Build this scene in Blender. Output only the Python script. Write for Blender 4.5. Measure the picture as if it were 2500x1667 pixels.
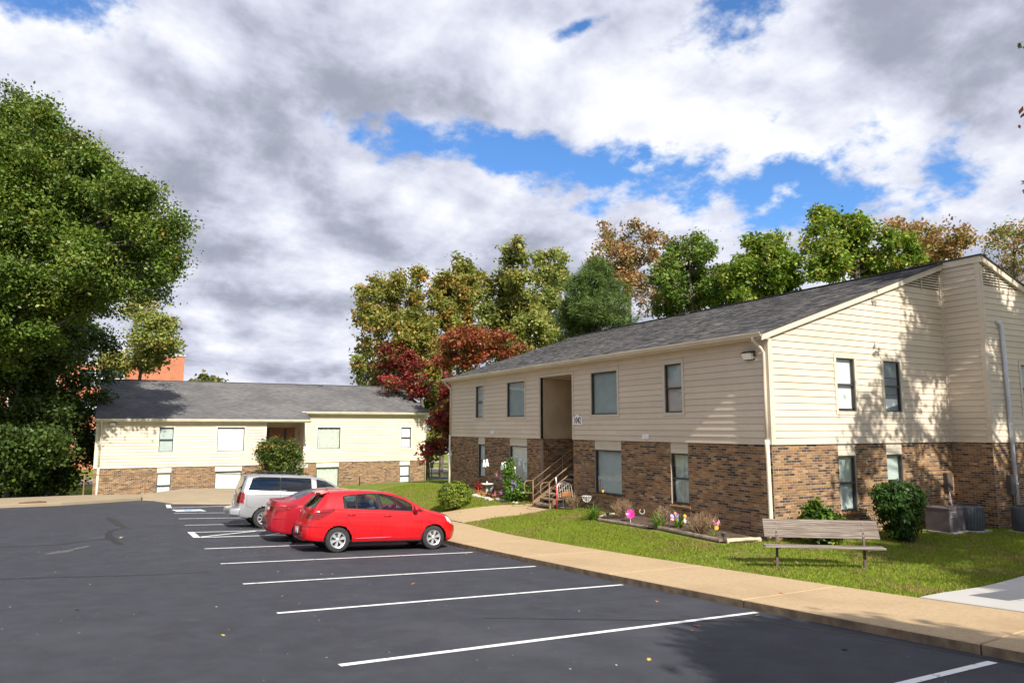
import bpy, bmesh, math, random
import numpy as np
from mathutils import Vector, Matrix
R = math.radians
rnd = random.Random(7)
scn = bpy.context.scene
for o in list(bpy.data.objects): bpy.data.objects.remove(o)
COL = scn.collection

# ------------------------------------------------------------------ camera, sky, sun, exposure
cam = bpy.data.cameras.new("camera"); camo = bpy.data.objects.new("camera", cam); COL.objects.link(camo)
camo.location = (0, 0, 0); camo.rotation_euler = (R(90 + 6.853), 0, R(-28.493))
cam.sensor_width = 36; cam.lens = 25.114; cam.clip_start = .05; cam.clip_end = 3000
scn.camera = camo
scn.render.resolution_x = 1024; scn.render.resolution_y = 682
SUN_EL, SUN_EPS = 38.7, 4.0          # sun behind the camera, a hair in front of the long facade
sd = Vector((-math.sin(R(SUN_EPS))*math.cos(R(SUN_EL)), -math.cos(R(SUN_EPS))*math.cos(R(SUN_EL)), math.sin(R(SUN_EL))))
sl = bpy.data.lights.new("sun", 'SUN'); sl.energy = 4.3; sl.angle = R(.6); sl.color = (1, .93, .82)
so = bpy.data.objects.new("sun", sl); COL.objects.link(so); so.location = (-5, -30, 40)
so.rotation_euler = (-sd).to_track_quat('-Z', 'Y').to_euler()
vs = scn.view_settings; vs.view_transform = 'Standard'; vs.look = 'None'; vs.exposure = 0.85; vs.gamma = 1; vs.use_curve_mapping = False

w = bpy.data.worlds.new("World"); scn.world = w; w.use_nodes = True
nt = w.node_tree; nt.nodes.clear()
def N(t, **k):
    n = nt.nodes.new(t)
    for a, b in k.items():
        setattr(n, a, b)
    return n
def Lk(a, b): nt.links.new(a, b)
def MA(op, a, b=None, c=None, cl=False):
    n = N('ShaderNodeMath', operation=op); n.use_clamp = cl
    for i, v in enumerate((a, b, c)):
        if v is None: continue
        if isinstance(v, (int, float)): n.inputs[i].default_value = v
        else: Lk(v, n.inputs[i])
    return n.outputs[0]
def SS(v, a, b):                       # smoothstep
    n = N('ShaderNodeMapRange', interpolation_type='SMOOTHSTEP'); Lk(v, n.inputs[0])
    n.inputs[1].default_value = a; n.inputs[2].default_value = b
    return n.outputs[0]
def MIXC(f, a, b):
    n = N('ShaderNodeMix', data_type='RGBA')
    if isinstance(f, (int, float)): n.inputs[0].default_value = f
    else: Lk(f, n.inputs[0])
    for i, v in ((6, a), (7, b)):
        if isinstance(v, tuple): n.inputs[i].default_value = (*v, 1)
        else: Lk(v, n.inputs[i])
    return n.outputs[2]
sky = N('ShaderNodeTexSky', sky_type='NISHITA'); sky.sun_disc = False
sky.sun_elevation = R(SUN_EL); sky.sun_rotation = math.atan2(sd.x, sd.y); sky.altitude = 100; sky.air_density = 1.0; sky.dust_density = .4; sky.ozone_density = 2.0
tc = N('ShaderNodeTexCoord'); sep = N('ShaderNodeSeparateXYZ'); Lk(tc.outputs['Generated'], sep.inputs[0])
# cloud deck: direction projected on a slightly curved layer overhead
zz = MA('ADD', MA('MAXIMUM', sep.outputs[2], 0.0), .40)
cmb = N('ShaderNodeCombineXYZ'); Lk(MA('DIVIDE', sep.outputs[0], zz), cmb.inputs[0]); Lk(MA('DIVIDE', sep.outputs[1], zz), cmb.inputs[1])
def NOI(vec, sc, det, ro, dist=0, off=(0, 0, 0)):
    mp = N('ShaderNodeMapping'); mp.inputs[1].default_value = off; Lk(vec, mp.inputs[0])
    n = N('ShaderNodeTexNoise', noise_dimensions='2D'); n.inputs['Scale'].default_value = sc; n.inputs['Detail'].default_value = det
    n.inputs['Roughness'].default_value = ro; n.inputs['Distortion'].default_value = dist; Lk(mp.outputs[0], n.inputs['Vector']); return n.outputs[0]
P = cmb.outputs[0]
OFF = (3.1, 1.7, 0)
n_fin = NOI(P, 3.1, 7, .57, .1, (7.3, 2.2, 0))
n_shd = NOI(P, 1.55, 3, .45, .1, (1.2, 3.4, 0))
n_lit = NOI(P, 3.1, 6, .57, .1, (7.3 + .05, 2.2 - .08, 0))      # the same puffs a step towards the sun: their difference models the light on them
azn = MA('MULTIPLY', MA('ARCTAN2', sep.outputs[0], sep.outputs[1]), 57.29578)
eln = MA('MULTIPLY', MA('ARCSINE', sep.outputs[2]), 57.29578)
def BLOB(az, el, waz, wel, tilt=0.):
    da = MA('SUBTRACT', azn, az); de = MA('SUBTRACT', MA('SUBTRACT', eln, el), MA('MULTIPLY', da, tilt))
    return MA('ADD', MA('POWER', MA('ABSOLUTE', MA('DIVIDE', da, waz)), 2.), MA('POWER', MA('ABSOLUTE', MA('DIVIDE', de, wel)), 2.))
gaps = [(49, 17.5, 12, 2.5, -.13), (38, 19.9, 6, 2.0, -.1), (28, 21.5, 9, 1.5, -.1), (46.5, 30.0, 4.2, 2.0, .25), (34.5, 30.6, 2.2, .6, .3), (-8.5, 28.3, 5, 2.0, 0), (-60, 35, 14, 8, .2), (120, 30, 20, 7, .1), (180, 50, 30, 10, 0), (75, 55, 16, 9, .3)]
gd = None
for g in gaps:
    b = BLOB(*g); gd = b if gd is None else MA('MINIMUM', gd, b)
gd = MA('POWER', gd, .5)
n_rag = NOI(P, 9.5, 5, .6, 0, (2.3, 5.2, 0))
rag = MA('ADD', MA('MULTIPLY', MA('SUBTRACT', n_rag, .5), 3.4), MA('MULTIPLY', MA('SUBTRACT', n_fin, .5), 2.4))
cov = SS(MA('ADD', gd, rag), .55, 1.55)
edge = SS(MA('ADD', gd, rag), 2.6, 1.0)            # thin bright rims round the breaks
# thickness: where the deck is thick its underside is grey
thick = MA('MULTIPLY', MA('SUBTRACT', n_shd, .46), 2.0)
for az, el, wa, we, tl, k in [(63, 28.5, 12, 5.5, -.15, .95), (14, 26, 15, 7.5, 0, .55), (6, 20, 8, 4, .3, .35), (11, 9.3, 6.5, 1.3, 0, .75), (30, 14.8, 13, 1.6, -.05, .3), (13, 4.4, 9, 1.0, 0, .6), (41, 24.3, 16, 3.2, -.15, -.55), (16, 17.4, 9, 2.6, -.1, -.35), (12.5, 6.8, 6, 1.5, .1, -.5), (16, 2.3, 8, .9, 0, -.7), (-2, 24, 6, 4, 0, -.35), (55, 20.5, 10, 2.4, -.1, -.4)]:
    thick = MA('ADD', thick, MA('MULTIPLY', MA('EXPONENT', MA('MULTIPLY', BLOB(az, el, wa, we, tl), -1.0)), k))
lit = MA('SUBTRACT', n_lit, n_fin)
shade = MA('ADD', MA('ADD', thick, MA('MULTIPLY', lit, 4.6)), MA('MULTIPLY', MA('SUBTRACT', n_fin, .5), -1.1))
shade = MA('SUBTRACT', shade, MA('MULTIPLY', edge, .4))
cr = N('ShaderNodeValToRGB'); Lk(SS(shade, -1.75, 1.55), cr.inputs[0])
e = cr.color_ramp.elements; e[0].position = 0; e[0].color = (.575, .58, .60, 1); e[1].position = 1; e[1].color = (.20, .215, .265, 1)
for pos, c in ((.22, (.50, .51, .55)), (.45, (.415, .43, .495)), (.72, (.325, .34, .41))):
    q = e.new(pos); q.color = (*c, 1)
cloud = cr.outputs[0]
bg1 = N('ShaderNodeBackground'); bg1.inputs[1].default_value = .085
tint = N('ShaderNodeMix', data_type='RGBA', blend_type='MULTIPLY'); tint.inputs[0].default_value = 1; Lk(sky.outputs[0], tint.inputs[6]); tint.inputs[7].default_value = (.62, .95, 1.3, 1)
Lk(tint.outputs[2], bg1.inputs[0])
bg2 = N('ShaderNodeBackground'); Lk(cloud, bg2.inputs[0]); bg2.inputs[1].default_value = 1.04
ms = N('ShaderNodeMixShader'); Lk(cov, ms.inputs[0]); Lk(bg1.outputs[0], ms.inputs[1]); Lk(bg2.outputs[0], ms.inputs[2])
wo = N('ShaderNodeOutputWorld'); Lk(ms.outputs[0], wo.inputs[0])
try:
    w.cycles.sampling_method = 'MANUAL'; w.cycles.sample_map_resolution = 128
except Exception as ex: print(ex)

# ------------------------------------------------------------------ helpers
def lnk(o, parent=None):
    COL.objects.link(o)
    if parent is not None: o.parent = parent
    return o
def tag(o, label=None, cat=None, group=None, kind=None):
    for k, v in (('label', label), ('category', cat), ('group', group), ('kind', kind)):
        if v: o[k] = v
    return o
def empty(name, loc=(0, 0, 0), rz=0, label=None, cat=None, group=None):
    o = bpy.data.objects.new(name, None); o.location = loc; o.rotation_euler = (0, 0, rz); o.empty_display_size = .2
    COL.objects.link(o); return tag(o, label, cat, group)
def copy_tree(o, parent=None):
    c = o.copy(); COL.objects.link(c); c.parent = parent
    for ch in list(o.children): copy_tree(ch, c)
    return c
class MB:
    def __init__(s): s.v = []; s.f = []; s.m = []; s.c = []
    def poly(s, pts, mi=0, col=None):
        b = len(s.v); s.v += [tuple(p) for p in pts]; s.f.append(tuple(range(b, b + len(pts)))); s.m.append(mi); s.c.append(col)
    def face(s, idx, mi=0, col=None): s.f.append(tuple(idx)); s.m.append(mi); s.c.append(col)
    def hexa(s, p, mi=0, col=None):     # p: 4 bottom ccw, 4 top ccw (seen from above)
        b = len(s.v); s.v += [tuple(q) for q in p]
        for f in ((3, 2, 1, 0), (4, 5, 6, 7), (0, 1, 5, 4), (1, 2, 6, 5), (2, 3, 7, 6), (3, 0, 4, 7)):
            s.face([b + i for i in f], mi, col)
    def box(s, x0, x1, y0, y1, z0, z1, mi=0, col=None):
        s.hexa([(x0, y0, z0), (x1, y0, z0), (x1, y1, z0), (x0, y1, z0), (x0, y0, z1), (x1, y0, z1), (x1, y1, z1), (x0, y1, z1)], mi, col)
    def bar(s, a, b, w, h, up=(0, 0, 1), mi=0):      # rectangular bar from a to b
        a = Vector(a); b = Vector(b); d = (b - a).normalized(); u = Vector(up)
        r = d.cross(u).normalized() if d.cross(u).length > 1e-4 else Vector((1, 0, 0)); u = r.cross(d).normalized()
        r = r * w / 2; u = u * h / 2
        s.hexa([a - r - u, a + r - u, b + r - u, b - r - u, a - r + u, a + r + u, b + r + u, b - r + u], mi)
    def tube(s, pts, rad, n=8, mi=0, caps=True, col=None):
        pts = [Vector(p) for p in pts]; k = len(pts); rad = rad if isinstance(rad, (list, tuple)) else [rad] * k
        rings = []; pr = None
        for i, p in enumerate(pts):
            d = (pts[min(i + 1, k - 1)] - pts[max(i - 1, 0)])
            d = d.normalized() if d.length > 1e-6 else Vector((0, 0, 1))
            if pr is None:
                r = d.cross(Vector((0, 0, 1)))
                if r.length < 1e-3: r = d.cross(Vector((1, 0, 0)))
                r.normalize()
            else:
                r = pr - d * pr.dot(d)
                r = r.normalized() if r.length > 1e-5 else pr
            pr = r; u = r.cross(d)
            b = len(s.v)
            for j in range(n):
                a = 2 * math.pi * j / n; s.v.append(tuple(p + (r * math.cos(a) + u * math.sin(a)) * rad[i]))
            rings.append(b)
        for i in range(k - 1):
            for j in range(n):
                a, b = rings[i], rings[i + 1]; s.face((a + j, a + (j + 1) % n, b + (j + 1) % n, b + j), mi, col)
        if caps:
            s.face([rings[0] + j for j in range(n)][::-1], mi, col); s.face([rings[-1] + j for j in range(n)], mi, col)
    def lathe(s, prof, n=16, c=(0, 0, 0), axis='z', mi=0):
        b = len(s.v); cx, cy, cz = c
        for r, h in prof:
            for j in range(n):
                a = 2 * math.pi * j / n; x, y = r * math.cos(a), r * math.sin(a)
                s.v.append((cx + x, cy + y, cz + h) if axis == 'z' else ((cx + x, cy + h, cz + y) if axis == 'y' else (cx + h, cy + x, cz + y)))
        for i in range(len(prof) - 1):
            for j in range(n):
                f = (b + i * n + j, b + i * n + (j + 1) % n, b + (i + 1) * n + (j + 1) % n, b + (i + 1) * n + j)
                s.face(f if axis != 'y' else f[::-1], mi)
    def prism(s, poly, a, b, fn, mi=0):   # polygon (u,v) extruded from a to b; fn(u,v,t)->xyz
        n = len(poly); k = len(s.v)
        for t in (a, b):
            for u, v in poly: s.v.append(tuple(fn(u, v, t)))
        s.face(range(k, k + n), mi); s.face(range(k + 2 * n - 1, k + n - 1, -1), mi)
        for i in range(n): s.face((k + i, k + n + i, k + n + (i + 1) % n, k + (i + 1) % n), mi)
    def mesh(s, name, mats, smooth=False):
        me = bpy.data.meshes.new(name); me.from_pydata(s.v, [], s.f)
        mats = mats if isinstance(mats, (list, tuple)) else [mats]
        for m in mats: me.materials.append(m)
        if len(mats) > 1: me.polygons.foreach_set('material_index', s.m)
        if any(c is not None for c in s.c):
            at = me.attributes.new('Col', 'FLOAT_COLOR', 'FACE'); buf = []
            for c in s.c: buf += list(c if c is not None else (1, 1, 1)) + [1.0]
            at.data.foreach_set('color', buf)
        if smooth: me.polygons.foreach_set('use_smooth', [True] * len(s.f))
        me.update(); return me
    def build(s, name, mats, parent=None, smooth=False, fix=True, **t):
        me = s.mesh(name, mats, smooth)
        if fix:
            bm = bmesh.new(); bm.from_mesh(me); bmesh.ops.recalc_face_normals(bm, faces=bm.faces); bm.to_mesh(me); bm.free()
        o = bpy.data.objects.new(name, me); lnk(o, parent); return tag(o, **t)
def npmesh(name, V, F, mats, col=None, mi=None, smooth=False):
    # V (n,3), F (m,k) with constant k
    me = bpy.data.meshes.new(name); n = len(V); m, k = F.shape
    me.vertices.add(n); me.vertices.foreach_set('co', np.asarray(V, np.float32).ravel())
    me.loops.add(m * k); me.loops.foreach_set('vertex_index', F.astype(np.int32).ravel())
    me.polygons.add(m); me.polygons.foreach_set('loop_start', np.arange(0, m * k, k, dtype=np.int32))
    try: me.polygons.foreach_set('loop_total', np.full(m, k, np.int32))
    except Exception: pass
    for q in (mats if isinstance(mats, (list, tuple)) else [mats]): me.materials.append(q)
    if mi is not None: me.polygons.foreach_set('material_index', np.asarray(mi, np.int32))
    if col is not None:
        at = me.attributes.new('Col', 'FLOAT_COLOR', 'FACE'); c4 = np.ones((m, 4), np.float32); c4[:, :3] = col; at.data.foreach_set('color', c4.ravel())
    if smooth: me.polygons.foreach_set('use_smooth', np.ones(m, bool))
    me.update(calc_edges=True); return me

# ------------------------------------------------------------------ materials
class NT:
    def __init__(s, name):
        s.m = bpy.data.materials.new(name); s.m.use_nodes = True; s.t = s.m.node_tree; s.t.nodes.clear()
        s.out = s.n('ShaderNodeOutputMaterial'); s.tc = s.n('ShaderNodeTexCoord')
    def n(s, t, **k):
        q = s.t.nodes.new(t)
        for a, b in k.items(): setattr(q, a, b)
        return q
    def l(s, a, b): s.t.links.new(a, b)
    def val(s, sock, v):
        if isinstance(v, (int, float)): sock.default_value = v
        elif isinstance(v, tuple): sock.default_value = (*v, 1) if len(v) == 3 and sock.type == 'RGBA' else v
        else: s.l(v, sock)
    def noise(s, sc, det=4, ro=.55, dist=0, co='Object', stretch=None, off=None):
        q = s.n('ShaderNodeTexNoise'); q.inputs['Scale'].default_value = sc; q.inputs['Detail'].default_value = det; q.inputs['Roughness'].default_value = ro; q.inputs['Distortion'].default_value = dist
        v = s.tc.outputs[co] if isinstance(co, str) else co
        if stretch or off:
            mp = s.n('ShaderNodeMapping'); s.l(v, mp.inputs[0]); mp.inputs[3].default_value = stretch or (1, 1, 1); mp.inputs[1].default_value = off or (0, 0, 0); v = mp.outputs[0]
        s.l(v, q.inputs['Vector']); return q.outputs[0]
    def ss(s, v, a, b):
        q = s.n('ShaderNodeMapRange', interpolation_type='SMOOTHSTEP'); s.l(v, q.inputs[0]); q.inputs[1].default_value = a; q.inputs[2].default_value = b; return q.outputs[0]
    def math(s, op, a, b=0.0):
        q = s.n('ShaderNodeMath', operation=op); s.val(q.inputs[0], a); s.val(q.inputs[1], b); return q.outputs[0]
    def mix(s, f, a, b, bt='MIX'):
        q = s.n('ShaderNodeMix', data_type='RGBA', blend_type=bt); s.val(q.inputs[0], f); s.val(q.inputs[6], a); s.val(q.inputs[7], b); return q.outputs[2]
    def attr(s): return s.n('ShaderNodeAttribute', attribute_name='Col').outputs['Color']
    def bump(s, h, st=.3, d=.01):
        q = s.n('ShaderNodeBump'); q.inputs['Strength'].default_value = st; q.inputs['Distance'].default_value = d; s.l(h, q.inputs['Height']); return q.outputs[0]
    def bsdf(s, col, rough=.6, metal=0, spec=.5, normal=None, coat=0, **k):
        q = s.n('ShaderNodeBsdfPrincipled'); s.val(q.inputs['Base Color'], col); s.val(q.inputs['Roughness'], rough); s.val(q.inputs['Metallic'], metal); q.inputs['Specular IOR Level'].default_value = spec
        if normal is not None: s.l(normal, q.inputs['Normal'])
        if coat: q.inputs['Coat Weight'].default_value = coat; q.inputs['Coat Roughness'].default_value = .03
        for a, b in k.items(): s.val(q.inputs[a], b)
        return q.outputs[0]
    def done(s, sh): s.l(sh, s.out.inputs[0]); return s.m
def simple(name, col, rough=.6, var=.12, sc=6, metal=0, bump=0, bsc=80, spec=.5, attr=False, coat=0):
    t = NT(name); base = t.mix(1.0, col, t.attr(), 'MULTIPLY') if attr else col
    if var:
        nz = t.noise(sc, 4); lo = tuple(1 - var for _ in range(3)); hi = tuple(1 + var for _ in range(3))
        base = t.mix(1.0, base, t.mix(t.ss(nz, .3, .7), lo, hi), 'MULTIPLY')
    nm = t.bump(t.noise(bsc, 3), .4, bump) if bump else None
    return t.done(t.bsdf(base, rough, metal, spec, nm, coat))
MAT = {}
def mk():
    # asphalt: sealed, fine aggregate, faint lanes of wear, dusty spots, hairline cracks
    t = NT('asphalt'); ag = t.noise(140, 2, .7); ag2 = t.noise(420, 1); big = t.noise(.35, 4, .6); mid = t.noise(2.2, 5, .65)
    c = t.mix(t.ss(mid, .3, .75), (.033, .035, .045), (.049, .052, .065)); c = t.mix(t.ss(big, .52, .75), c, (.060, .063, .075))
    sp = t.ss(ag, .60, .74); c = t.mix(t.math('MULTIPLY', sp, .6), c, (.12, .12, .13)); c = t.mix(t.math('MULTIPLY', t.ss(t.noise(55, 4, .8), .56, .70), .4), c, (.085, .087, .095)); c = t.mix(t.math('MULTIPLY', t.ss(t.noise(1.1, 6, .7, .4, 'Object', None, (5, 8, 0)), .55, .72), .5), c, (.022, .023, .028)); c = t.mix(t.ss(ag2, .72, .80), c, (.22, .21, .2))
    dust = t.math('MULTIPLY', t.ss(t.noise(.7, 5, .6, 0, 'Object', None, (11, 3, 0)), .66, .76), .5); c = t.mix(dust, c, (.10, .095, .09))
    MAT['asphalt'] = t.done(t.bsdf(c, .82, 0, .35, t.bump(t.math('ADD', ag, t.math('MULTIPLY', ag2, .5)), .55, .012)))
    # road paint
    t = NT('road_paint'); wr = t.noise(7, 6, .7); f = t.ss(wr, .55, .68); c = t.mix(t.math('MULTIPLY', f, .7), (.74, .74, .72), (.10, .10, .105)); MAT['paint'] = t.done(t.bsdf(c, .7, 0, .3, t.bump(t.noise(150, 2), .4, .006)))
    t = NT('blue_paint'); c = t.mix(t.math('MULTIPLY', t.ss(t.noise(7, 6, .7), .55, .7), .4), (.03, .22, .60), (.06, .07, .08)); MAT['bluepaint'] = t.done(t.bsdf(c, .7, 0, .3))
    t = NT('seal_crack'); MAT['seal'] = t.done(t.bsdf(t.mix(t.noise(3), (.012, .012, .014), (.022, .022, .025)), .55, 0, .4))
    # exposed aggregate pavement
    t = NT('aggregate_concrete'); a = t.noise(60, 5, .85); big = t.noise(.55, 5, .6); c = t.mix(t.ss(a, .3, .7), (.36, .255, .145), (.55, .41, .25)); c = t.mix(t.ss(a, .68, .78), c, (.70, .60, .46))
    c = t.mix(t.math('MULTIPLY', t.ss(big, .45, .78), .42), c, (.24, .165, .09)); c = t.mix(t.math('MULTIPLY', t.ss(t.noise(1.7, 5, .7), .6, .75), .4), c, (.42, .36, .29)); c = t.mix(t.math('MULTIPLY', t.ss(t.noise(11, 5, .8), .45, .7), .4), c, (.24, .165, .085)); c = t.mix(t.math('MULTIPLY', t.ss(t.noise(26, 4, .8), .60, .72), .5), c, (.66, .56, .42)); MAT['agg'] = t.done(t.bsdf(c, .85, 0, .25, t.bump(a, .6, .01)))
    t = NT('pale_concrete'); c = t.mix(t.noise(.8, 6, .65), (.36, .345, .325), (.52, .505, .48)); c = t.mix(t.math('MULTIPLY', t.ss(t.noise(60, 3), .62, .75), .25), c, (.25, .24, .22)); MAT['conc'] = t.done(t.bsdf(c, .85, 0, .25, t.bump(t.noise(120, 3), .3, .005)))
    t = NT('tan_concrete'); c = t.mix(t.noise(.9, 6, .65), (.24, .19, .125), (.40, .325, .22)); MAT['tanc'] = t.done(t.bsdf(c, .85, 0, .25, t.bump(t.noise(90, 3), .4, .008)))
    # turf sheet
    t = NT('turf'); f = t.noise(38, 5, .75); m = t.noise(1.3, 6, .65); b = t.noise(.16, 3)
    c = t.mix(t.ss(f, .3, .7), (.095, .145, .018), (.20, .25, .04)); c = t.mix(t.math('MULTIPLY', t.ss(m, .46, .70), .8), c, (.27, .215, .08)); c = t.mix(t.math('MULTIPLY', t.ss(b, .5, .7), .35), c, (.13, .14, .03)); MAT['turf'] = t.done(t.bsdf(c, .95, 0, .1, t.bump(f, .9, .04)))
    t = NT('grass_blade'); c = t.attr(); d = t.n('ShaderNodeBsdfDiffuse'); t.l(c, d.inputs[0]); tr = t.n('ShaderNodeBsdfTranslucent'); t.l(c, tr.inputs[0]); mx = t.n('ShaderNodeMixShader'); mx.inputs[0].default_value = .35; t.l(d.outputs[0], mx.inputs[1]); t.l(tr.outputs[0], mx.inputs[2]); MAT['blade'] = t.done(mx.outputs[0])
    t = NT('leaf'); c = t.attr(); p = t.bsdf(c, .45, 0, .35); tr = t.n('ShaderNodeBsdfTranslucent'); t.l(t.mix(1., c, (1.25, 1.25, .8), 'MULTIPLY'), tr.inputs[0]); mx = t.n('ShaderNodeMixShader'); mx.inputs[0].default_value = .33; t.l(p, mx.inputs[1]); t.l(tr.outputs[0], mx.inputs[2]); MAT['leaf'] = t.done(mx.outputs[0])
    t = NT('bark'); n1 = t.noise(9, 5, .7, .5, 'Object', (1, 1, .25)); MAT['bark'] = t.done(t.bsdf(t.mix(t.ss(n1, .3, .7), (.055, .045, .036), (.19, .165, .135)), .9, 0, .2, t.bump(n1, .9, .05)))
    # fired brick, colour per brick
    t = NT('brick'); c = t.attr(); n1 = t.noise(26, 5, .7); c = t.mix(1., c, t.mix(t.ss(n1, .25, .75), (.72, .70, .68), (1.25, 1.25, 1.22)), 'MULTIPLY'); c = t.mix(t.math('MULTIPLY', t.ss(t.noise(70, 2), .62, .74), .5), c, (.03, .022, .018))
    MAT['brick'] = t.done(t.bsdf(c, .9, 0, .25, t.bump(n1, .5, .006)))
    t = NT('mortar'); n1 = t.noise(30, 4); MAT['mortar'] = t.done(t.bsdf(t.mix(n1, (.32, .265, .205), (.45, .385, .31)), .95, 0, .15, t.bump(t.noise(200, 2), .5, .004)))
    # painted hardboard siding: faint embossed grain, slight board to board shifts
    def siding(nm, base):
        t = NT(nm); oi = t.n('ShaderNodeObjectInfo'); g = t.noise(5, 6, .7, .6, 'Object', (.6, .6, 14)); st = t.noise(.5, 5, .7, 0, 'Object', None, (3, 1, 2))
        c = t.mix(t.ss(oi.outputs['Random'], 0, 1), tuple(b * .955 for b in base), tuple(b * 1.03 for b in base)); c = t.mix(1., c, t.mix(t.ss(st, .35, .75), (.93, .92, .90), (1.03, 1.03, 1.03)), 'MULTIPLY')
        return t.done(t.bsdf(c, .62, 0, .35, t.bump(g, .22, .006)))
    MAT['siding'] = siding('siding_beige', (.60, .52, .415)); MAT['siding2'] = siding('siding_cream', (.63, .555, .43))
    MAT['trim'] = simple('trim_beige', (.57, .495, .395), .6, .06, 2, bump=.003); MAT['trim2'] = simple('trim_cream', (.68, .62, .49), .6, .06, 2, bump=.003)
    MAT['wintrim'] = simple('window_trim_beige', (.52, .47, .37), .55, .06, 2, bump=.003)
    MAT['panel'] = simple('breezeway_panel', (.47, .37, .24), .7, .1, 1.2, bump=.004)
    MAT['gutter'] = simple('gutter_paint', (.56, .50, .40), .45, .1, 1.5, bump=.002); MAT['gutter2'] = simple('gutter_cream', (.74, .68, .53), .45, .1, 1.5)
    t = NT('shingle'); c = t.attr(); g = t.noise(170, 3, .7); c = t.mix(1., c, t.mix(t.ss(g, .25, .75), (.55, .55, .55), (1.5, 1.48, 1.45)), 'MULTIPLY'); c = t.mix(1., c, t.mix(t.ss(t.noise(.45, 5, .6), .3, .7), (.82, .82, .83), (1.15, 1.14, 1.12)), 'MULTIPLY'); MAT['shingle'] = t.done(t.bsdf(c, .95, 0, .12, t.bump(g, .6, .006)))
    MAT['felt'] = simple('roof_underlay', (.05, .05, .052), .95, .2, 4)
    MAT['winframe'] = simple('bronze_frame', (.035, .033, .034), .4, .1, 3, spec=.5)
    MAT['dark'] = simple('dark_interior', (.02, .02, .02), .9, 0)
    def glass(nm, tint, refl=1.0):
        t = NT(nm); lw = t.n('ShaderNodeLayerWeight'); lw.inputs[0].default_value = .5; tr = t.n('ShaderNodeBsdfTransparent'); tr.inputs[0].default_value = (*tint, 1); gl = t.n('ShaderNodeBsdfGlossy'); gl.inputs['Roughness'].default_value = .015
        fr_ = t.math('ADD', .045 * refl, t.math('MULTIPLY', t.math('POWER', lw.outputs['Facing'], 4.), .9))
        wv = t.noise(1.3, 2); t.l(t.bump(wv, .12, .05), gl.inputs['Normal'])
        mx = t.n('ShaderNodeMixShader'); t.l(t.math('MINIMUM', fr_, .95), mx.inputs[0]); t.l(tr.outputs[0], mx.inputs[1]); t.l(gl.outputs[0], mx.inputs[2]); return t.done(mx.outputs[0])
    MAT['glass'] = glass('window_glass', (.92, .97, .95), 1.6); MAT['carglass'] = glass('car_glass', (.62, .70, .66), 1.6); MAT['privacy'] = glass('privacy_glass', (.10, .11, .12), 2.2)
    MAT['blindd'] = simple('blind_dark_green', (.10, .14, .13), .6, .15, 6); MAT['curb'] = simple('stained_shaded_curb_face', (.20, .145, .09), .9, .35, 5, bump=.01); MAT['blindw'] = simple('blind_white', (.80, .80, .79), .6, .04, 3); MAT['blindg'] = simple('blind_grey', (.52, .56, .55), .6, .06, 3); MAT['curtain'] = simple('curtain_sheer', (.58, .60, .54), .8, .12, 5)  # curb face: staining plus the face's shade, both put into its colour
    def paint(nm, c, flake=.0):
        t = NT(nm); n1 = t.noise(1200, 1); d = t.noise(2.5, 4); cc = t.mix(t.math('MULTIPLY', t.ss(d, .45, .8), .03), c, (.18, .16, .14)); cc = t.mix(1., cc, t.mix(n1, (.9, .9, .9), (1.1, 1.1, 1.1)), 'MULTIPLY')
        return t.done(t.bsdf(cc, .38, flake, .3, None, .65))
    MAT['red'] = paint('red_car_paint', (.44, .0015, .006)); MAT['maroon'] = paint('crimson_car_paint', (.33, .007, .018), .2); MAT['silver'] = paint('silver_car_paint', (.36, .37, .39), .55)
    MAT['tyre'] = simple('tyre_rubber', (.022, .022, .023), .85, .25, 20, bump=.003); MAT['rim'] = simple('wheel_cover_silver', (.60, .61, .63), .32, .08, 8, metal=.7); MAT['plastic'] = simple('black_plastic', (.018, .018, .02), .6, .15, 10, spec=.25); MAT['chrome'] = simple('chrome', (.75, .75, .76), .12, .05, 4, metal=1)
    MAT['tail'] = simple('tail_lens_red', (.20, .003, .005), .12, .25, 30, coat=.8); MAT['clear'] = simple('clear_lens', (.62, .63, .64), .12, .25, 40, metal=.3, coat=1); MAT['amber'] = simple('amber_lens', (.75, .22, .02), .15, .2, 30, coat=1); MAT['plate'] = simple('plate', (.45, .47, .50), .4, .3, 40)
    MAT['seat'] = simple('car_seat_cloth', (.10, .10, .11), .9, .1, 8)
    MAT['bronzerail'] = simple('tan_rail_paint', (.22, .145, .08), .45, .12, 3); MAT['stairwood'] = simple('weathered_tread', (.30, .235, .17), .8, .3, 5, bump=.01)
    t = NT('weathered_bench_wood'); g = t.noise(2.2, 6, .7, 1.2, 'Object', (.55, 4, 9)); wv = t.n('ShaderNodeTexWave', wave_type='BANDS', bands_direction='Z'); wv.inputs['Scale'].default_value = 5.; wv.inputs['Distortion'].default_value = 7; wv.inputs['Detail'].default_value = 2; wv.inputs['Detail Scale'].default_value = .7
    mp = t.n('ShaderNodeMapping'); mp.inputs[3].default_value = (.45, 1, 1.6); t.l(t.tc.outputs['Object'], mp.inputs[0]); t.l(mp.outputs[0], wv.inputs['Vector'])
    c = t.mix(t.ss(g, .3, .72), (.15, .12, .10), (.32, .28, .245)); c = t.mix(t.math('MULTIPLY', t.ss(wv.outputs[0], .45, .95), .55), c, (.075, .048, .04)); MAT['benchwood'] = t.done(t.bsdf(c, .85, 0, .2, t.bump(t.math('ADD', g, wv.outputs[0]), .35, .006)))
    MAT['rusty'] = simple('bench_iron', (.085, .055, .045), .7, .3, 12, bump=.003); MAT['bolt'] = simple('bolt_steel', (.55, .54, .52), .35, .1, 5, metal=.8)
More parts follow.
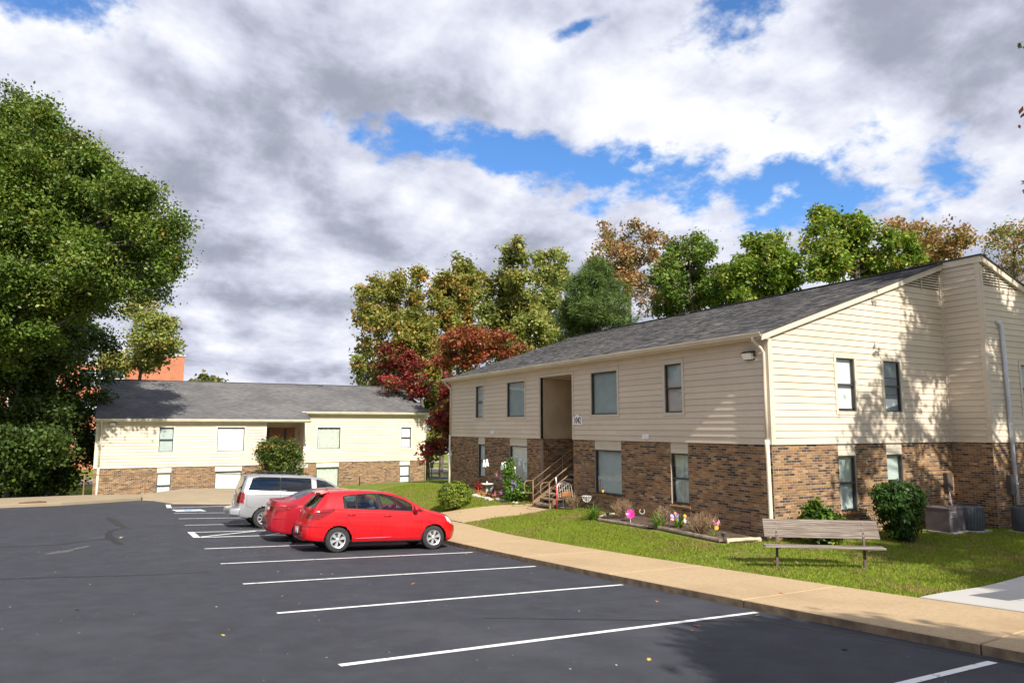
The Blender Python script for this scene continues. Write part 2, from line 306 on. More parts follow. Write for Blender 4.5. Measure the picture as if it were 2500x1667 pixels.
    MAT['timber'] = simple('landscape_timber', (.21, .165, .125), .9, .35, 5, bump=.012); MAT['timberl'] = simple('landscape_timber_pale', (.42, .335, .22), .9, .3, 5, bump=.012)
    MAT['mulch'] = simple('garden_soil', (.085, .055, .038), .95, .45, 14, bump=.03, bsc=40); MAT['terracotta'] = simple('terracotta', (.42, .17, .075), .85, .2, 8, bump=.003); MAT['stone'] = simple('pale_edging_stone', (.50, .46, .39), .9, .3, 6, bump=.02, bsc=14)
    MAT['white'] = simple('white_paint', (.80, .80, .79), .5, .06, 5); MAT['whitecloth'] = simple('white_cloth', (.82, .82, .84), .9, .06, 9); MAT['black'] = simple('black_paint', (.02, .02, .02), .5, 0); MAT['iron'] = simple('wrought_iron', (.025, .023, .022), .6, .2, 9)
    MAT['pvc'] = simple('pvc_pipe', (.58, .61, .68), .4, .08, 3); MAT['acbox'] = simple('ac_cabinet_mauve', (.10, .082, .09), .55, .15, 4); MAT['acgrey'] = simple('ac_cabinet_slate', (.065, .075, .085), .55, .15, 4); MAT['meter'] = simple('meter_box', (.085, .07, .06), .6, .15, 4)
    MAT['lightlens'] = simple('wall_light_lens', (.82, .83, .84), .15, .08, 20, coat=.6); MAT['doorwood'] = simple('stained_door', (.23, .10, .055), .55, .25, 3, bump=.003)
    MAT['orange_brick'] = simple('orange_brick_far', (.42, .155, .085), .9, .12, 1.5, attr=False); MAT['farwin'] = simple('far_window', (.05, .06, .075), .15, .1, 1)
    MAT['pink'] = simple('pink_vinyl', (.80, .05, .36), .4, .1, 6); MAT['lilac'] = simple('lilac_vinyl', (.42, .30, .68), .4, .1, 6); MAT['rose'] = simple('rose_vinyl', (.80, .28, .42), .4, .1, 6); MAT['yellow'] = simple('yellow_paint', (.75, .45, .06), .5, .1, 6)
    MAT['redpaint'] = simple('red_paint', (.45, .05, .045), .5, .1, 6); MAT['bluegrey'] = simple('blue_grey_sign', (.42, .52, .62), .5, .1, 4); MAT['rust_grate'] = simple('rusty_grate', (.14, .075, .045), .9, .3, 8, bump=.006); MAT['twig'] = simple('dry_twig', (.26, .17, .105), .9, .25, 9); MAT['deadleaf'] = simple('dead_leaf', (.30, .13, .05), .8, .3, 30)
    MAT['roadtan'] = simple('old_road', (.29, .235, .19), .9, .15, .6)
mk()

# ------------------------------------------------------------------ ground
def sst(a,b,v):
    t=max(0.,min(1.,(v-a)/(b-a))); return t*t*(3-2*t)
def lut(tab,v):
    if v<=tab[0][0]: return tab[0][1]
    for (a,b),(c,d) in zip(tab,tab[1:]):
        if v<=c: return b+(d-b)*(v-a)/(c-a)
    return tab[-1][1]
def za(x,y):
    yy=min(y,48.)
    return -1.7368-.04668*x-.07696*yy+.000745*yy*yy+.11*sst(20,25,y)
ZB=[(-30,-1.0),(-10,-1.9),(4,-2.6),(8,-2.84),(11,-2.92),(13,-2.85),(18,-2.83),(21.3,-2.86),(23,-2.98),(25,-2.98),(28,-2.88),(33,-2.86),(36,-2.92),(41,-3.2),(45,-3.6),(50,-3.95),(58,-4.4),(70,-4.6),(2000,-4.6)]
def lawn(x,y):
    e=za(11.15,y)+.10
    e=e+(lut(ZB,y)-.25-e)*sst(30,38,y)
    t=sst(11.0,14.0,x)
    return e+(lut(ZB,y)-e)*t
FC = [(-30, 22), (-12, 30.6), (-4.13, 35.8), (-2.1, 37.05), (1.06, 40.3), (1.5, 40.0), (2.3, 37.85), (4.1, 37.5), (11.2, 37.4)]
def fc(x): return lut(FC, x)
def zt(x, y):
    xa = max(-32., min(x, 40.)); ya = max(y, -22.)
    L = za(min(xa, 11.15), ya) - .12
    t = sst(fc(xa) + 4.6, fc(xa) + 9.5, y)
    L = L + (-4.6 - L) * t
    k = sst(8.6, 11.15, x)
    return L + (lawn(x, ya) - L) * k
def gridsheet(name, xs, ys, zf, mat, kind='structure'):
    nx, ny = len(xs), len(ys)
    V = np.array([(x, y, zf(x, y)) for y in ys for x in xs]); i = np.arange(nx * ny).reshape(ny, nx)
    F = np.stack([i[:-1, :-1], i[:-1, 1:], i[1:, 1:], i[1:, :-1]], -1).reshape(-1, 4)
    o = bpy.data.objects.new(name, npmesh(name, V, F, mat, smooth=True)); lnk(o); tag(o, kind=kind); return o
def ar(a, b, s): return [a + (b - a) * i / max(1, round((b - a) / s)) for i in range(max(1, round((b - a) / s)))]
xs = [-900, -500, -300, -180, -110, -70, -50] + ar(-38, 8, .75) + ar(8, 24, .3) + ar(24, 44, 1) + [44, 55, 75, 110, 180, 300, 500, 900]
ys = [-300, -150, -80, -50] + ar(-35, 2, 1) + ar(2, 32, .35) + ar(32, 72, .7) + [72, 85, 110, 150, 220, 350, 600, 1200]
gridsheet('ground', xs, ys, zt, MAT['turf'])
# parking lot
mb = MB(); nx, ny = 90, 110
xx = [-30 + 38.5 * i / nx for i in range(nx + 1)]
V = []
for x in xx:
    f = fc(x) + .02
    for j in range(ny + 1):
        y = -18 + (f + 18) * j / ny; V.append((x, y, za(x, y)))
i = np.arange((nx + 1) * (ny + 1)).reshape(nx + 1, ny + 1)
F = np.stack([i[:-1, :-1], i[1:, :-1], i[1:, 1:], i[:-1, 1:]], -1).reshape(-1, 4)
lot = bpy.data.objects.new('parking_lot', npmesh('parking_lot', np.array(V), F, MAT['asphalt'], smooth=True)); lnk(lot); tag(lot, kind='structure')
def strip(mb, pts, wid, zf, dz, jit=0., mi=0, step=.5):
    # ribbon along a polyline, draped
    P = [Vector((p[0], p[1], 0)) for p in pts]; out = [P[0]]
    for a, b in zip(P, P[1:]):
        n = max(1, int((b - a).length / step))
        for k in range(1, n + 1): out.append(a.lerp(b, k / n))
    L = len(out); rows = []
    for k, p in enumerate(out):
        d = (out[min(k + 1, L - 1)] - out[max(k - 1, 0)]).normalized(); nrm = Vector((-d.y, d.x, 0)); wv = wid * (1 + rnd.uniform(-jit, jit)) / 2
        a, b = p - nrm * wv, p + nrm * wv; bi = len(mb.v)
        mb.v += [(a.x, a.y, zf(a.x, a.y) + dz), (b.x, b.y, zf(b.x, b.y) + dz)]; rows.append(bi)
    for a, b in zip(rows, rows[1:]): mb.face((a, b, b + 1, a + 1), mi)
def line(name, pts, wid, mat, dz=.005, jit=.06, group=None):
    m = MB(); strip(m, pts, wid, za, dz, jit); return m.build(name, mat, None, kind='structure', fix=False)
for yl, yr, xr in ((4.12, 4.5, 8.2), (7.39, 7.81, 8.3), (10.63, 10.99, 8.28), (13.75, 14.11, 8.25), (16.98, 17.3, 8.22), (20.28, 20.66, 8.2), (26.72, 27.05, 8.1), (29.56, 29.9, 8.1), (32.28, 32.6, 8.1)):
    line('stall_line', [(2.05, yl), (xr, yr)], .105, MAT['paint'])
m = MB()
for a, b, wd in (((2.06, 22.8), (8.1, 23.1), .1), ((2.0, 24.1), (8.1, 24.45), .1), ((2.08, 22.76), (2.02, 24.14), .18), ((2.2, 22.9), (3.9, 24.1), .1), ((4.0, 22.95), (5.7, 24.2), .1), ((5.8, 23.05), (7.5, 24.3), .1)): strip(m, [a, b], wd, za, .005 + .003 * (wd > .15) + .0015 * (abs(a[1] - b[1]) > 1), .05)
m.build('aisle_marking', MAT['paint'], None, kind='structure', fix=False)
m = MB()
for a, b, wd in (((2.05, 35.3), (2.1, 37.3), .2), ((2.1, 35.4), (5.2, 36.6), .12), ((5.1, 36.6), (8.0, 36.9), .12)): strip(m, [a, b], wd, za, .005 + .003 * (wd > .15), .05)
m.build('ramp_marking', MAT['paint'], None, kind='structure', fix=False)
# wheelchair bay emblem: white field with the figure in blue
m = MB(); strip(m, [(2.15, 33.75), (3.3, 33.9)], 1.05, za, .005, 0)
m.build('bay_emblem_field', MAT['paint'], None, kind='structure', fix=False)
m = MB(); cx, cy = 2.75, 33.75
ring = [(cx + .05 + .26 * math.cos(t), cy - .05 + .26 * math.sin(t)) for t in [i * .3 - .2 for i in range(0, 17)]]
strip(m, ring, .08, za, .010, 0, 0, .1)
strip(m, [(cx - .36, cy + .12), (cx + .02, cy + .06), (cx + .05, cy - .16), (cx + .33, cy - .22), (cx + .4, cy - .36)], .09, za, .012, 0, 0, .05)
strip(m, [(cx - .49, cy + .14), (cx - .39, cy + .13)], .11, za, .011, 0, 0, .05); strip(m, [(cx - .15, cy + .05), (cx - .12, cy - .16)], .07, za, .013, 0, 0, .05)
m.build('bay_emblem', MAT['bluepaint'], None, kind='structure', fix=False)
for pts, wd in (([(-.23, 30.7), (.0, 28.6), (.12, 27.3), (.31, 26.16), (.05, 25.6), (-.09, 24.98), (-.16, 24.0), (-.1, 23.13), (.14, 21.75)], .22), ([(-6, 21.6), (-2.45, 21.81), (-1.3, 21.94), (-.07, 23.12)], .07), ([(-5, 16.1), (-1.76, 15.97), (-.68, 15.83), (.46, 15.68), (1.68, 15.63)], .08), ([(4.5, 9.1), (7.9, 7.2), (8.3, 4.9), (8.35, 3)], .04), ([(.3, 26.1), (1.2, 26.6), (2.0, 26.4)], .05)):
    line('crack_seal', pts, wd, MAT['seal'], .003, .5)
m = MB(); strip(m, [(-1.35, 20.1), (-1.0, 20.7), (-.55, 21.6)], .22, za, .004, .6, 0, .2); m.build('dust_patch', simple('dusty_patch', (.085, .083, .082), .95, .3, 12), None, kind='structure', fix=False)
# sidewalk slabs with curb face
def slab(parent, x0, x1, y0a, y0b, y1a, y1b, zf, dz, th, mat, nx=5, ny=6, name='paving_slab'):
    # quad: (x0,y0a)-(x1,y0b) to (x0,y1a)-(x1,y1b), arris eased
    m = MB(); e = .012
    def P(i, j, d):
        u, v = i / nx, j / ny; x = x0 + (x1 - x0) * u; y = (y0a + (y0b - y0a) * u) * (1 - v) + (y1a + (y1b - y1a) * u) * v
        return (x, y, zf(x, y) + d)
    idx = {}
    for i in range(nx + 1):
        for j in range(ny + 1): idx[i, j] = len(m.v); m.v.append(P(i, j, dz))
    for i in range(nx):
        for j in range(ny): m.face((idx[i, j], idx[i + 1, j], idx[i + 1, j + 1], idx[i, j + 1]))
    rim = [(i, 0) for i in range(nx)] + [(nx, j) for j in range(ny)] + [(i, ny) for i in range(nx, 0, -1)] + [(0, j) for j in range(ny, 0, -1)]
    b = len(m.v)
    cxm, cym = (x0 + x1) / 2, (y0a + y0b + y1a + y1b) / 4
    for (i, j) in rim:
        x, y, z = m.v[idx[i, j]]; m.v.append((x + (e if x > cxm else -e) * (i in (0, nx)), y + (e if y > cym else -e) * (j in (0, ny)), z - e))
    c = len(m.v)
    for k in range(len(rim)): x, y, z = m.v[b + k]; m.v.append((x, y, z - th))
    n = len(rim)
    for k in range(n):
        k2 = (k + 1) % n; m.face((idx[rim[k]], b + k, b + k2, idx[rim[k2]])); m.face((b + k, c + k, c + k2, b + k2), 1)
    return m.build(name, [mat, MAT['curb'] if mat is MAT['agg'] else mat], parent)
sw = empty('sidewalk'); tag(sw, kind='structure')
js = [-9, -5.6, -2.1, 1.35, 4.75, 8.2, 11.6, 15.0, 18.4, 21.8, 25.2, 28.6, 32.0, 35.4, 37.3]
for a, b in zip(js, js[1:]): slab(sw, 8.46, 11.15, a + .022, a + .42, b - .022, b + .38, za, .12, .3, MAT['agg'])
pth = empty('stair_path'); tag(pth, kind='structure')
m = MB()
up = [(11.17, 28.6), (11.72, 27.77), (12.42, 26.62), (13.2, 25.4), (13.67, 24.65), (14.6, 24.45)]; lo = [(11.17, 24.4), (11.6, 24.3), (12.2, 23.9), (12.6, 23.3), (13.2, 22.7), (14.6, 22.2)]
def pz(x, y): return lawn(x, y) + .035
rows = []
for t in range(17):
    f = t / 16 * 5; k = min(4, int(f)); g = f - k
    a = Vector(up[k]).lerp(Vector(up[k + 1]), g); b = Vector(lo[k]).lerp(Vector(lo[k + 1]), g); r = []
    for q in range(7):
        p = a.lerp(b, q / 6); r.append(len(m.v)); m.v.append((p.x, p.y, pz(p.x, p.y)))
    rows.append(r)
for r, s in zip(rows, rows[1:]):
    for q in range(6): m.face((r[q], r[q + 1], s[q + 1], s[q]))
for r, s in zip(rows, rows[1:]):
    for q in (0, 6):
        b = len(m.v); m.v += [tuple(Vector(m.v[r[q]]) - Vector((0, 0, .12))), tuple(Vector(m.v[s[q]]) - Vector((0, 0, .12)))]; m.face((r[q], s[q], b + 1, b))
m.build('path_slab', MAT['agg'], pth)
cw = empty('concrete_walk'); tag(cw, kind='structure')
def cz(x, y): return lawn(x, y)
for k in range(5): slab(cw, 11.2 + k * 3.4, 11.2 + (k + 1) * 3.4 - .03, -7, -7, 7.15 + k * .42, 7.15 + (k + 1) * .42, cz, .035, .2, MAT['conc'], 5, 14)
# walkway at the far end of the lot, with the flared ramp
fw = empty('far_walkway'); tag(fw, kind='structure')
def fz(x, y): return za(x, min(y, fc(x) + .6))
seg = [(-30, 22), (-16, 28.7), (-8, 33.25), (-4.13, 35.8), (-2.1, 37.05), (1.06, 40.3)]
back = [(-30, 25.5), (-16, 31.8), (-8, 36.8), (-4.5, 39.3), (-1.5, 40.9), (1.2, 42.6)]
for (a, b, c, d) in zip(seg, seg[1:], back, back[1:]):
    m = MB(); n = 6
    for i in range(n + 1):
        p = Vector(a).lerp(Vector(b), i / n); q = Vector(c).lerp(Vector(d), i / n)
        zf_ = za(p.x, p.y); zb_ = zf_ - .02
        m.v += [(p.x, p.y, zf_ - .2), (p.x, p.y, zf_ + .11), (p.x + .01, p.y + .02, zf_ + .13), (q.x, q.y, zb_ + .13), (q.x, q.y, zb_ - .8)]
    for i in range(n):
        for k in range(4): m.face((i * 5 + k, i * 5 + 5 + k, i * 5 + 6 + k, i * 5 + 1 + k))
    m.face((0, 1, 2, 3, 4)); m.face(tuple(n * 5 + k for k in (4, 3, 2, 1, 0)))
    m.build('walkway_slab', MAT['tanc'], fw)
m = MB(); fr = [(1.1, 40.25), (1.5, 39.95), (2.3, 37.8), (4.1, 37.45), (7.0, 37.4), (11.2, 37.35)]; bk = [(1.1, 42.6), (1.8, 42.9), (3.0, 43.4), (4.8, 44.0), (7, 44.2), (11.2, 43.5)]
for p, q in zip(fr, bk):
    zf_ = za(*p); zz_ = zf_ + .14 + (.10 if p[0] > 1.8 else 0)
    m.v += [(p[0], p[1], zf_ - .2), (p[0], p[1], zf_ + .02), (p[0] + .02, p[1] + .1, zf_ + .06), (p[0] * .5 + q[0] * .5, p[1] * .5 + q[1] * .5, zz_), (q[0], q[1], zz_ + .02), (q[0], q[1], zz_ - .9)]
for i in range(5):
    for k in range(5): m.face((i * 6 + k, i * 6 + 6 + k, i * 6 + 7 + k, i * 6 + 1 + k))
m.build('ramp_slab', MAT['tanc'], fw, smooth=False)
# road, drive and verge seen through the gap between the buildings
for nm, pts, wd, dz, mt in (('far_drive', [(16, 57.5), (24, 58.2), (60, 62)], 6.5, .03, 'asphalt'), ('far_road', [(-60, 70), (24, 72.5), (34, 73), (90, 68)], 8, .03, 'roadtan'), ('far_side_road', [(30, 84), (36, 90), (120, 95)], 4, .03, 'roadtan'), ('far_car_park', [(-60, 62), (-4, 61)], 17, .02, 'asphalt')):
    m = MB(); strip(m, pts, wd, zt, dz, 0, 0, 1.); m.build(nm, MAT[mt], None, kind='structure', fix=False)

# ------------------------------------------------------------------ buildings
CAMP = Vector((0, 0, 0))
class Wall:
    def __init__(s, O, a, n): s.O = Vector((*O, 0)); s.a = Vector((*a, 0)); s.n = Vector((*n, 0))
    def p(s, u, z, d=0.): q = s.O + s.a * u + s.n * d; return Vector((q.x, q.y, z))
    def hex(s, mb, u0, u1, z0, z1, d0, d1, mi=0, col=None, ut0=None, ut1=None, dt=None):
        # block between offsets d0 (inside) and d1 (outside); top may be narrower (ut0,ut1) or less proud (dt)
        a0, a1 = (u0 if ut0 is None else ut0), (u1 if ut1 is None else ut1); dt = d1 if dt is None else dt
        q = [s.p(u0, z0, d1), s.p(u1, z0, d1), s.p(u1, z0, d0), s.p(u0, z0, d0), s.p(a0, z1, dt), s.p(a1, z1, dt), s.p(a1, z1, d0), s.p(a0, z1, d0)]
        mb.hexa(q, mi, col)
def split(u0, u1, cuts):
    out = [(u0, u1)]
    for a, b in cuts:
        nx_ = []
        for x, y in out:
            if b <= x or a >= y: nx_.append((x, y)); continue
            if a > x: nx_.append((x, a))
            if b < y: nx_.append((b, y))
        out = nx_
    return [(a, b) for a, b in out if b - a > .03]
def siding(parent, W, u0, u1, z0, z1, ops, mat, ex=.18, top=None, d0=.016, lap=.026):
    # lapped boards; top(z)->(umin,umax) limits rows under a sloping rake
    k = 0; z = z0
    while z < z1 - .02:
        zt_ = min(z + ex, z1)
        def emit(a, b, za_, zb_, full):
            ta, tb = a, b
            if top:
                la, lb = top(za_); ha, hb = top(zb_); a2, b2 = max(a, la), min(b, lb); ta, tb = max(a, ha), min(b, hb)
                if b2 - a2 < .05: return
                if tb - ta < .02: ta = tb = (max(a2, min(b2, (ta + tb) / 2))); tb += .02
                a, b = a2, b2
            # butt joints in long boards
            L = b - a; cuts = []
            if L > 4.2 and full:
                c = a + rnd.uniform(1.6, 3.6)
                while c < b - .8: cuts.append(c); c += 3.66
            pts = [a] + cuts + [b]
            for i_, (p, q) in enumerate(zip(pts, pts[1:])):
                m = MB(); g = .0015
                p2, q2 = p + (g if i_ else 0), q - (g if i_ < len(pts) - 2 else 0)
                W.hex(m, p2, q2, za_ + .001, zb_ - .001, -.006, d0 + lap + rnd.uniform(-.001, .0015), 0, None, ta if i_ == 0 else p2, tb if i_ == len(pts) - 2 else q2, d0 + .004)
                m.build('siding_board', mat, parent)
        hit = [o for o in ops if o[3] > z + .003 and o[2] < zt_ - .003]
        for a, b in split(u0, u1, [(o[0], o[1]) for o in hit]): emit(a, b, z, zt_, True)
        for o in hit:
            if o[2] > z + .012: emit(o[0], o[1], z, o[2], False)
            if o[3] < zt_ - .012: emit(o[0], o[1], o[3], zt_, False)
        z += ex; k += 1
def core(parent, W, u0, u1, z0, z1, ops, mat, name='wall', d=-.006, rev=.14, topf=None):
    m = MB(); us = sorted({u0, u1, *[x for o in ops for x in o[:2]]}); zs = sorted({z0, z1, *[x for o in ops for x in o[2:]]})
    us = [u for u in us if u0 <= u <= u1]; zs = [z for z in zs if z0 <= z <= z1]
    for a, b in zip(us, us[1:]):
        for c, e in zip(zs, zs[1:]):
            um, zm = (a + b) / 2, (c + e) / 2
            if any(o[0] < um < o[1] and o[2] < zm < o[3] for o in ops): continue
            if topf and e == zs[-1]: m.poly([W.p(a, c, d), W.p(b, c, d), W.p(b, topf(b), d), W.p(a, topf(a), d)])
            else: m.poly([W.p(a, c, d), W.p(b, c, d), W.p(b, e, d), W.p(a, e, d)])
    for o in ops:
        a, b, c, e = max(o[0], u0), min(o[1], u1), max(o[2], z0), min(o[3], z1)
        for q in ([(a, c), (a, e)], [(b, e), (b, c)], [(a, e), (b, e)], [(b, c), (a, c)]):
            (s0, t0), (s1, t1) = q; m.poly([W.p(s0, t0, d), W.p(s1, t1, d), W.p(s1, t1, d - rev), W.p(s0, t0, d - rev)])
    return m.build(name, mat, parent, fix=False)
PAL = [((.285, .172, .082), 30), ((.25, .132, .058), 28), ((.18, .10, .054), 22), ((.068, .046, .037), 15), ((.32, .215, .115), 5)]
PALW = [c for c, k in PAL for _ in range(k)]
def bricks(acc, W, u0, u1, z0, z1, ops, L=.197, H=.0667, off=0., pal=PALW):
    r = 0; z = z1
    while z - H > z0 - .02:
        zc = z - H / 2; cuts = [(o[0], o[1]) for o in ops if o[2] < zc < o[3]]
        for a, b in split(u0, u1, cuts):
            st = ((r % 2) * .5 + off) * L
            u = math.floor((a - st) / L) * L + st; drk = 0
            while u < b - .01:
                s0, s1 = max(u, a) + .005, min(u + L, b) - .005
                if s1 - s0 > .02:
                    if drk > 0: c = PAL[3][0] if rnd.random() < .75 else PAL[2][0]; drk -= 1
                    else:
                        c = rnd.choice(pal)
                        if c == PAL[3][0] and rnd.random() < .3: drk = 1
                    acc.append((W, (s0 + s1) / 2, zc, s1 - s0 - .008, H - .015, c))
                u += L
        z -= H; r += 1
def put_bricks(parent, acc, M, n_obj=300, prefer=None):
    # the largest-showing whole bricks become objects, the rest one mesh
    full = max(a[3] for a in acc); key = []
    for i, (W, u, z, l, h, c) in enumerate(acc):
        if l > full - .006:
            p = M @ W.p(u, z); nw = (M.to_3x3() @ W.n)
            if nw.dot(CAMP - p) > 0 and (prefer is None or prefer(p)): key.append(((p - CAMP).length / max(.15, nw.dot((CAMP - p).normalized())) ** .5, i))
    key.sort(); chosen = {i for _, i in key[:n_obj]}; cache = {}
    m = MB()
    for i, (W, u, z, l, h, c) in enumerate(acc):
        if i in chosen:
            v = rnd.randint(0, 2); kk = (c, v, round(h, 4))
            if kk not in cache:
                b = MB(); f = (.72, 1.0, 1.22)[v]; w_ = Wall((0, 0), (1, 0), (0, -1)); x = l / 2; y = h / 2
                b.hexa([(-x, -.0, -y), (x, -.0, -y), (x, .03, -y), (-x, .03, -y), (-x, -.0, y), (x, -.0, y), (x, .03, y), (-x, .03, y)], 0, tuple(q * f for q in c))
                cache[kk] = b.mesh('brick', MAT['brick'])
            o = bpy.data.objects.new('brick', cache[kk]); p = W.p(u, z, rnd.uniform(-.002, .0025)); o.location = p; o.rotation_euler = (0, 0, math.atan2(W.a.y, W.a.x)); lnk(o, parent)
        else:
            f = rnd.uniform(.68, 1.26); dd = rnd.uniform(-.002, .0025); cc = tuple(q * f for q in c)
            a, b, y0, y1 = u - l / 2, u + l / 2, z - h / 2, z + h / 2; k = len(m.v)
            m.v += [tuple(W.p(*q)) for q in ((a, y0, dd), (b, y0, dd), (b, y1, dd), (a, y1, dd), (a, y0, dd - .012), (b, y0, dd - .012), (b, y1, dd - .012), (a, y1, dd - .012))]
            for q in ((0, 1, 2, 3), (4, 5, 1, 0), (3, 2, 6, 7), (1, 5, 6, 2), (4, 0, 3, 7)): m.face([k + j for j in q], 0, cc)
    o = m.build('brickwork', MAT['brick'], parent, fix=False); tag(o, kind='stuff')
def window(parent, W, u0, u1, z0, z1, double=False, blind='blindw', trim=None, d=.0, tilt=False, gap=0., tw=.095, mull=False):
    f = MB(); fw_ = .042; o_, i_ = d + .014, d - .05
    for a, b, c, e in ((u0, u0 + fw_, z0, z1), (u1 - fw_, u1, z0, z1), (u0 + fw_, u1 - fw_, z0, z0 + fw_), (u0 + fw_, u1 - fw_, z1 - fw_, z1)): W.hex(f, a, b, c, e, i_, o_)
    zm = (z0 + z1) / 2
    if double: W.hex(f, u0 + fw_, u1 - fw_, zm - .028, zm + .028, i_ + .005, o_ - .004)
    fr = f.build('window', MAT['winframe'], parent)
    spans = [(z0 + fw_, zm - .028, -.004), (zm + .028, z1 - fw_, .006)] if double else [(z0 + fw_, z1 - fw_, 0)]
    for c, e, dd in spans:
        m = MB(); m.poly([W.p(u0 + fw_, c, d - .018 + dd), W.p(u1 - fw_, c, d - .018 + dd), W.p(u1 - fw_, e, d - .018 + dd), W.p(u0 + fw_, e, d - .018 + dd)]); m.build('pane', MAT['glass'], fr, fix=False)
    if blind:
        m = MB(); p = .026; zz_ = z1 - .03; k = 0; bot = z0 + .03 + gap; prev = None
        if blind == 'curtain':
            n = 40; rows = []
            for i in range(n + 1):
                u = u0 + .03 + (u1 - u0 - .06) * i / n; dd = d - .12 + .022 * math.sin(i * 1.9) + .01 * math.sin(i * .7); m.v += [tuple(W.p(u, z0 + .02, dd)), tuple(W.p(u, z1 - .02, dd))]
                if i: m.face((2 * i - 2, 2 * i, 2 * i + 1, 2 * i - 1))
        else:
            while zz_ > bot + .001:
                z2 = max(bot, zz_ - p); tl_ = (zz_ - z0) / (z1 - z0); sk = .0
                if tilt and tl_ < .18: sk = (.18 - tl_) * 1.1
                u_a, u_b = u0 + .035, u1 - .035
                m.poly([W.p(u_a, z2, d - .074), W.p(u_b, z2 + sk, d - .074), W.p(u_b, zz_ + sk, d - .090), W.p(u_a, zz_, d - .090)])
                zz_ = z2
        m.build('blind', MAT[blind], fr, fix=False)
        m = MB(); m.poly([W.p(u0, z0, d - .16), W.p(u1, z0, d - .16), W.p(u1, z1, d - .16), W.p(u0, z1, d - .16)]); m.build('window_backing', MAT['dark'], fr, fix=False)
    if mull:
        m = MB(); 
        for k in (1 / 3, 2 / 3): W.hex(m, u0 + fw_, u1 - fw_, z0 + (z1 - z0) * k - .008, z0 + (z1 - z0) * k + .008, d - .03, d - .012)
        m.build('muntin', MAT['winframe'], fr)
    if trim:
        t = tw; m = MB(); a, b = u0 + .004, u1 - .004; pr = .052
        W.hex(m, a - t, a, z0 - t + .0, z1 + .0, .0, pr); W.hex(m, b, b + t, z0 - t + .0, z1 + .0, .0, pr)
        W.hex(m, a - t - .0, b + t + .0, z1 - .002, z1 + t + .02, .0, pr + .004); W.hex(m, a, b, z0 - t, z0 + .002, .0, pr - .002)
        m.build('window_trim', MAT[trim], fr)
    return fr
def shingles(parent, fpt, s0, s1, t0, t1, cols, M, n_obj=300, tabw=.305, ex=.142, slot=.008, th=.010, cut=None, jag=.0):
    # fpt(s,t,h)->local point on the roof plane
    tabs = []; r = 0; t = t0
    while t < t1 - .01:
        u = s0 - (.5 * tabw if r % 2 else 0) + rnd.uniform(-.03, .03) * (jag > 0)
        while u < s1:
            w_ = tabw * (rnd.uniform(.55, 1.25) if jag else 1); a, b = max(u, s0), min(u + w_ - slot, s1)
            if b - a > .03 and not (cut and cut((a + b) / 2, t)):
                tabs.append((a, b, t - rnd.uniform(0, jag), min(t + ex + .02, t1 + .01), rnd.choice(cols), th * rnd.uniform(.7, 1.5)))
            u += w_
        t += ex; r += 1
    key = []
    for i, q in enumerate(tabs): key.append(((M @ fpt((q[0] + q[1]) / 2, q[2], 0) - CAMP).length, i))
    key.sort(); ch = {i for _, i in key[:n_obj]}; m = MB()
    def geo(mb, a, b, c, e, h, col, f):
        k = len(mb.v); mb.v += [tuple(f(*q)) for q in ((a, c, h), (b, c, h), (b, e, .003), (a, e, .003), (a, c, 0), (b, c, 0))]
        mb.face((k, k + 1, k + 2, k + 3), 0, col); mb.face((k + 4, k + 5, k + 1, k), 0, col); mb.face((k + 5, k + 2, k + 1), 0, col); mb.face((k + 4, k, k + 3), 0, col)
    for i, (a, b, c, e, col, h) in enumerate(tabs):
        f = rnd.uniform(.85, 1.15); cc = tuple(x * f for x in col)
        if i in ch:
            b_ = MB(); o3 = fpt((a + b) / 2, c, 0); geo(b_, a, b, c, e, h, cc, lambda s, t, hh: fpt(s, t, hh) - o3)
            o = b_.build('shingle', MAT['shingle'], parent, fix=False); o.location = o3
        else: geo(m, a, b, c, e, h, cc, fpt)
    o = m.build('shingle_courses', MAT['shingle'], parent, fix=False); tag(o, kind='stuff')
def gutter(parent, a, b, out, mat, size=.115):
    # K-style trough from a to b, out = outward unit vector (xy)
    a, b, out = Vector(a), Vector(b), Vector(out); m = MB(); s = size
    prof = [(0, 0), (.55 * s, 0), (.72 * s, .35 * s), (1.0 * s, .72 * s), (1.0 * s, 1.0 * s), (.93 * s, 1.0 * s), (.90 * s, .75 * s), (.62 * s, .4 * s), (.5 * s, .07 * s), (.05 * s, .07 * s), (.05 * s, 1.0 * s), (0, 1.0 * s)]
    d = b - a
    m.prism(prof, 0, 1, lambda u, v, t: a + d * t + out * u + Vector((0, 0, v)))
    return m.build('gutter', mat, parent)
def spout(parent, pts, r, mat, name='downspout', low=None, n=10):
    m = MB(); m.tube(pts, r, n); o = m.build(name, mat, parent, smooth=True)
    if low:
        q = MB(); q.tube(low[0], low[1], 12); q.build('downspout_boot', low[2], o, smooth=True)
        # straps
    return o
def lamp(parent, W, u, z, name='wall_light'):
    m = MB(); W.hex(m, u - .17, u + .17, z - .11, z + .13, .03, .10); W.hex(m, u - .16, u + .16, z + .06, z + .13, .10, .26, 0, None, None, None, .12)
    o = m.build(name, MAT['meter'], parent); q = MB(); W.hex(q, u - .145, u + .145, z - .10, z + .058, .10, .15, 0, None, None, None, .235); q.build('lens', MAT['lightlens'], o); return o
def vent_hood(parent, W, u, z):
    m = MB()
    for k in (-.085, .085):
        W.hex(m, u + k - .07, u + k + .07, z - .075, z + .075, .03, .055); W.hex(m, u + k - .055, u + k + .055, z - .06, z - .02, .055, .075); W.hex(m, u + k - .055, u + k + .055, z + .005, z + .04, .055, .075)
    m.build('dryer_vent', MAT['white'], parent)
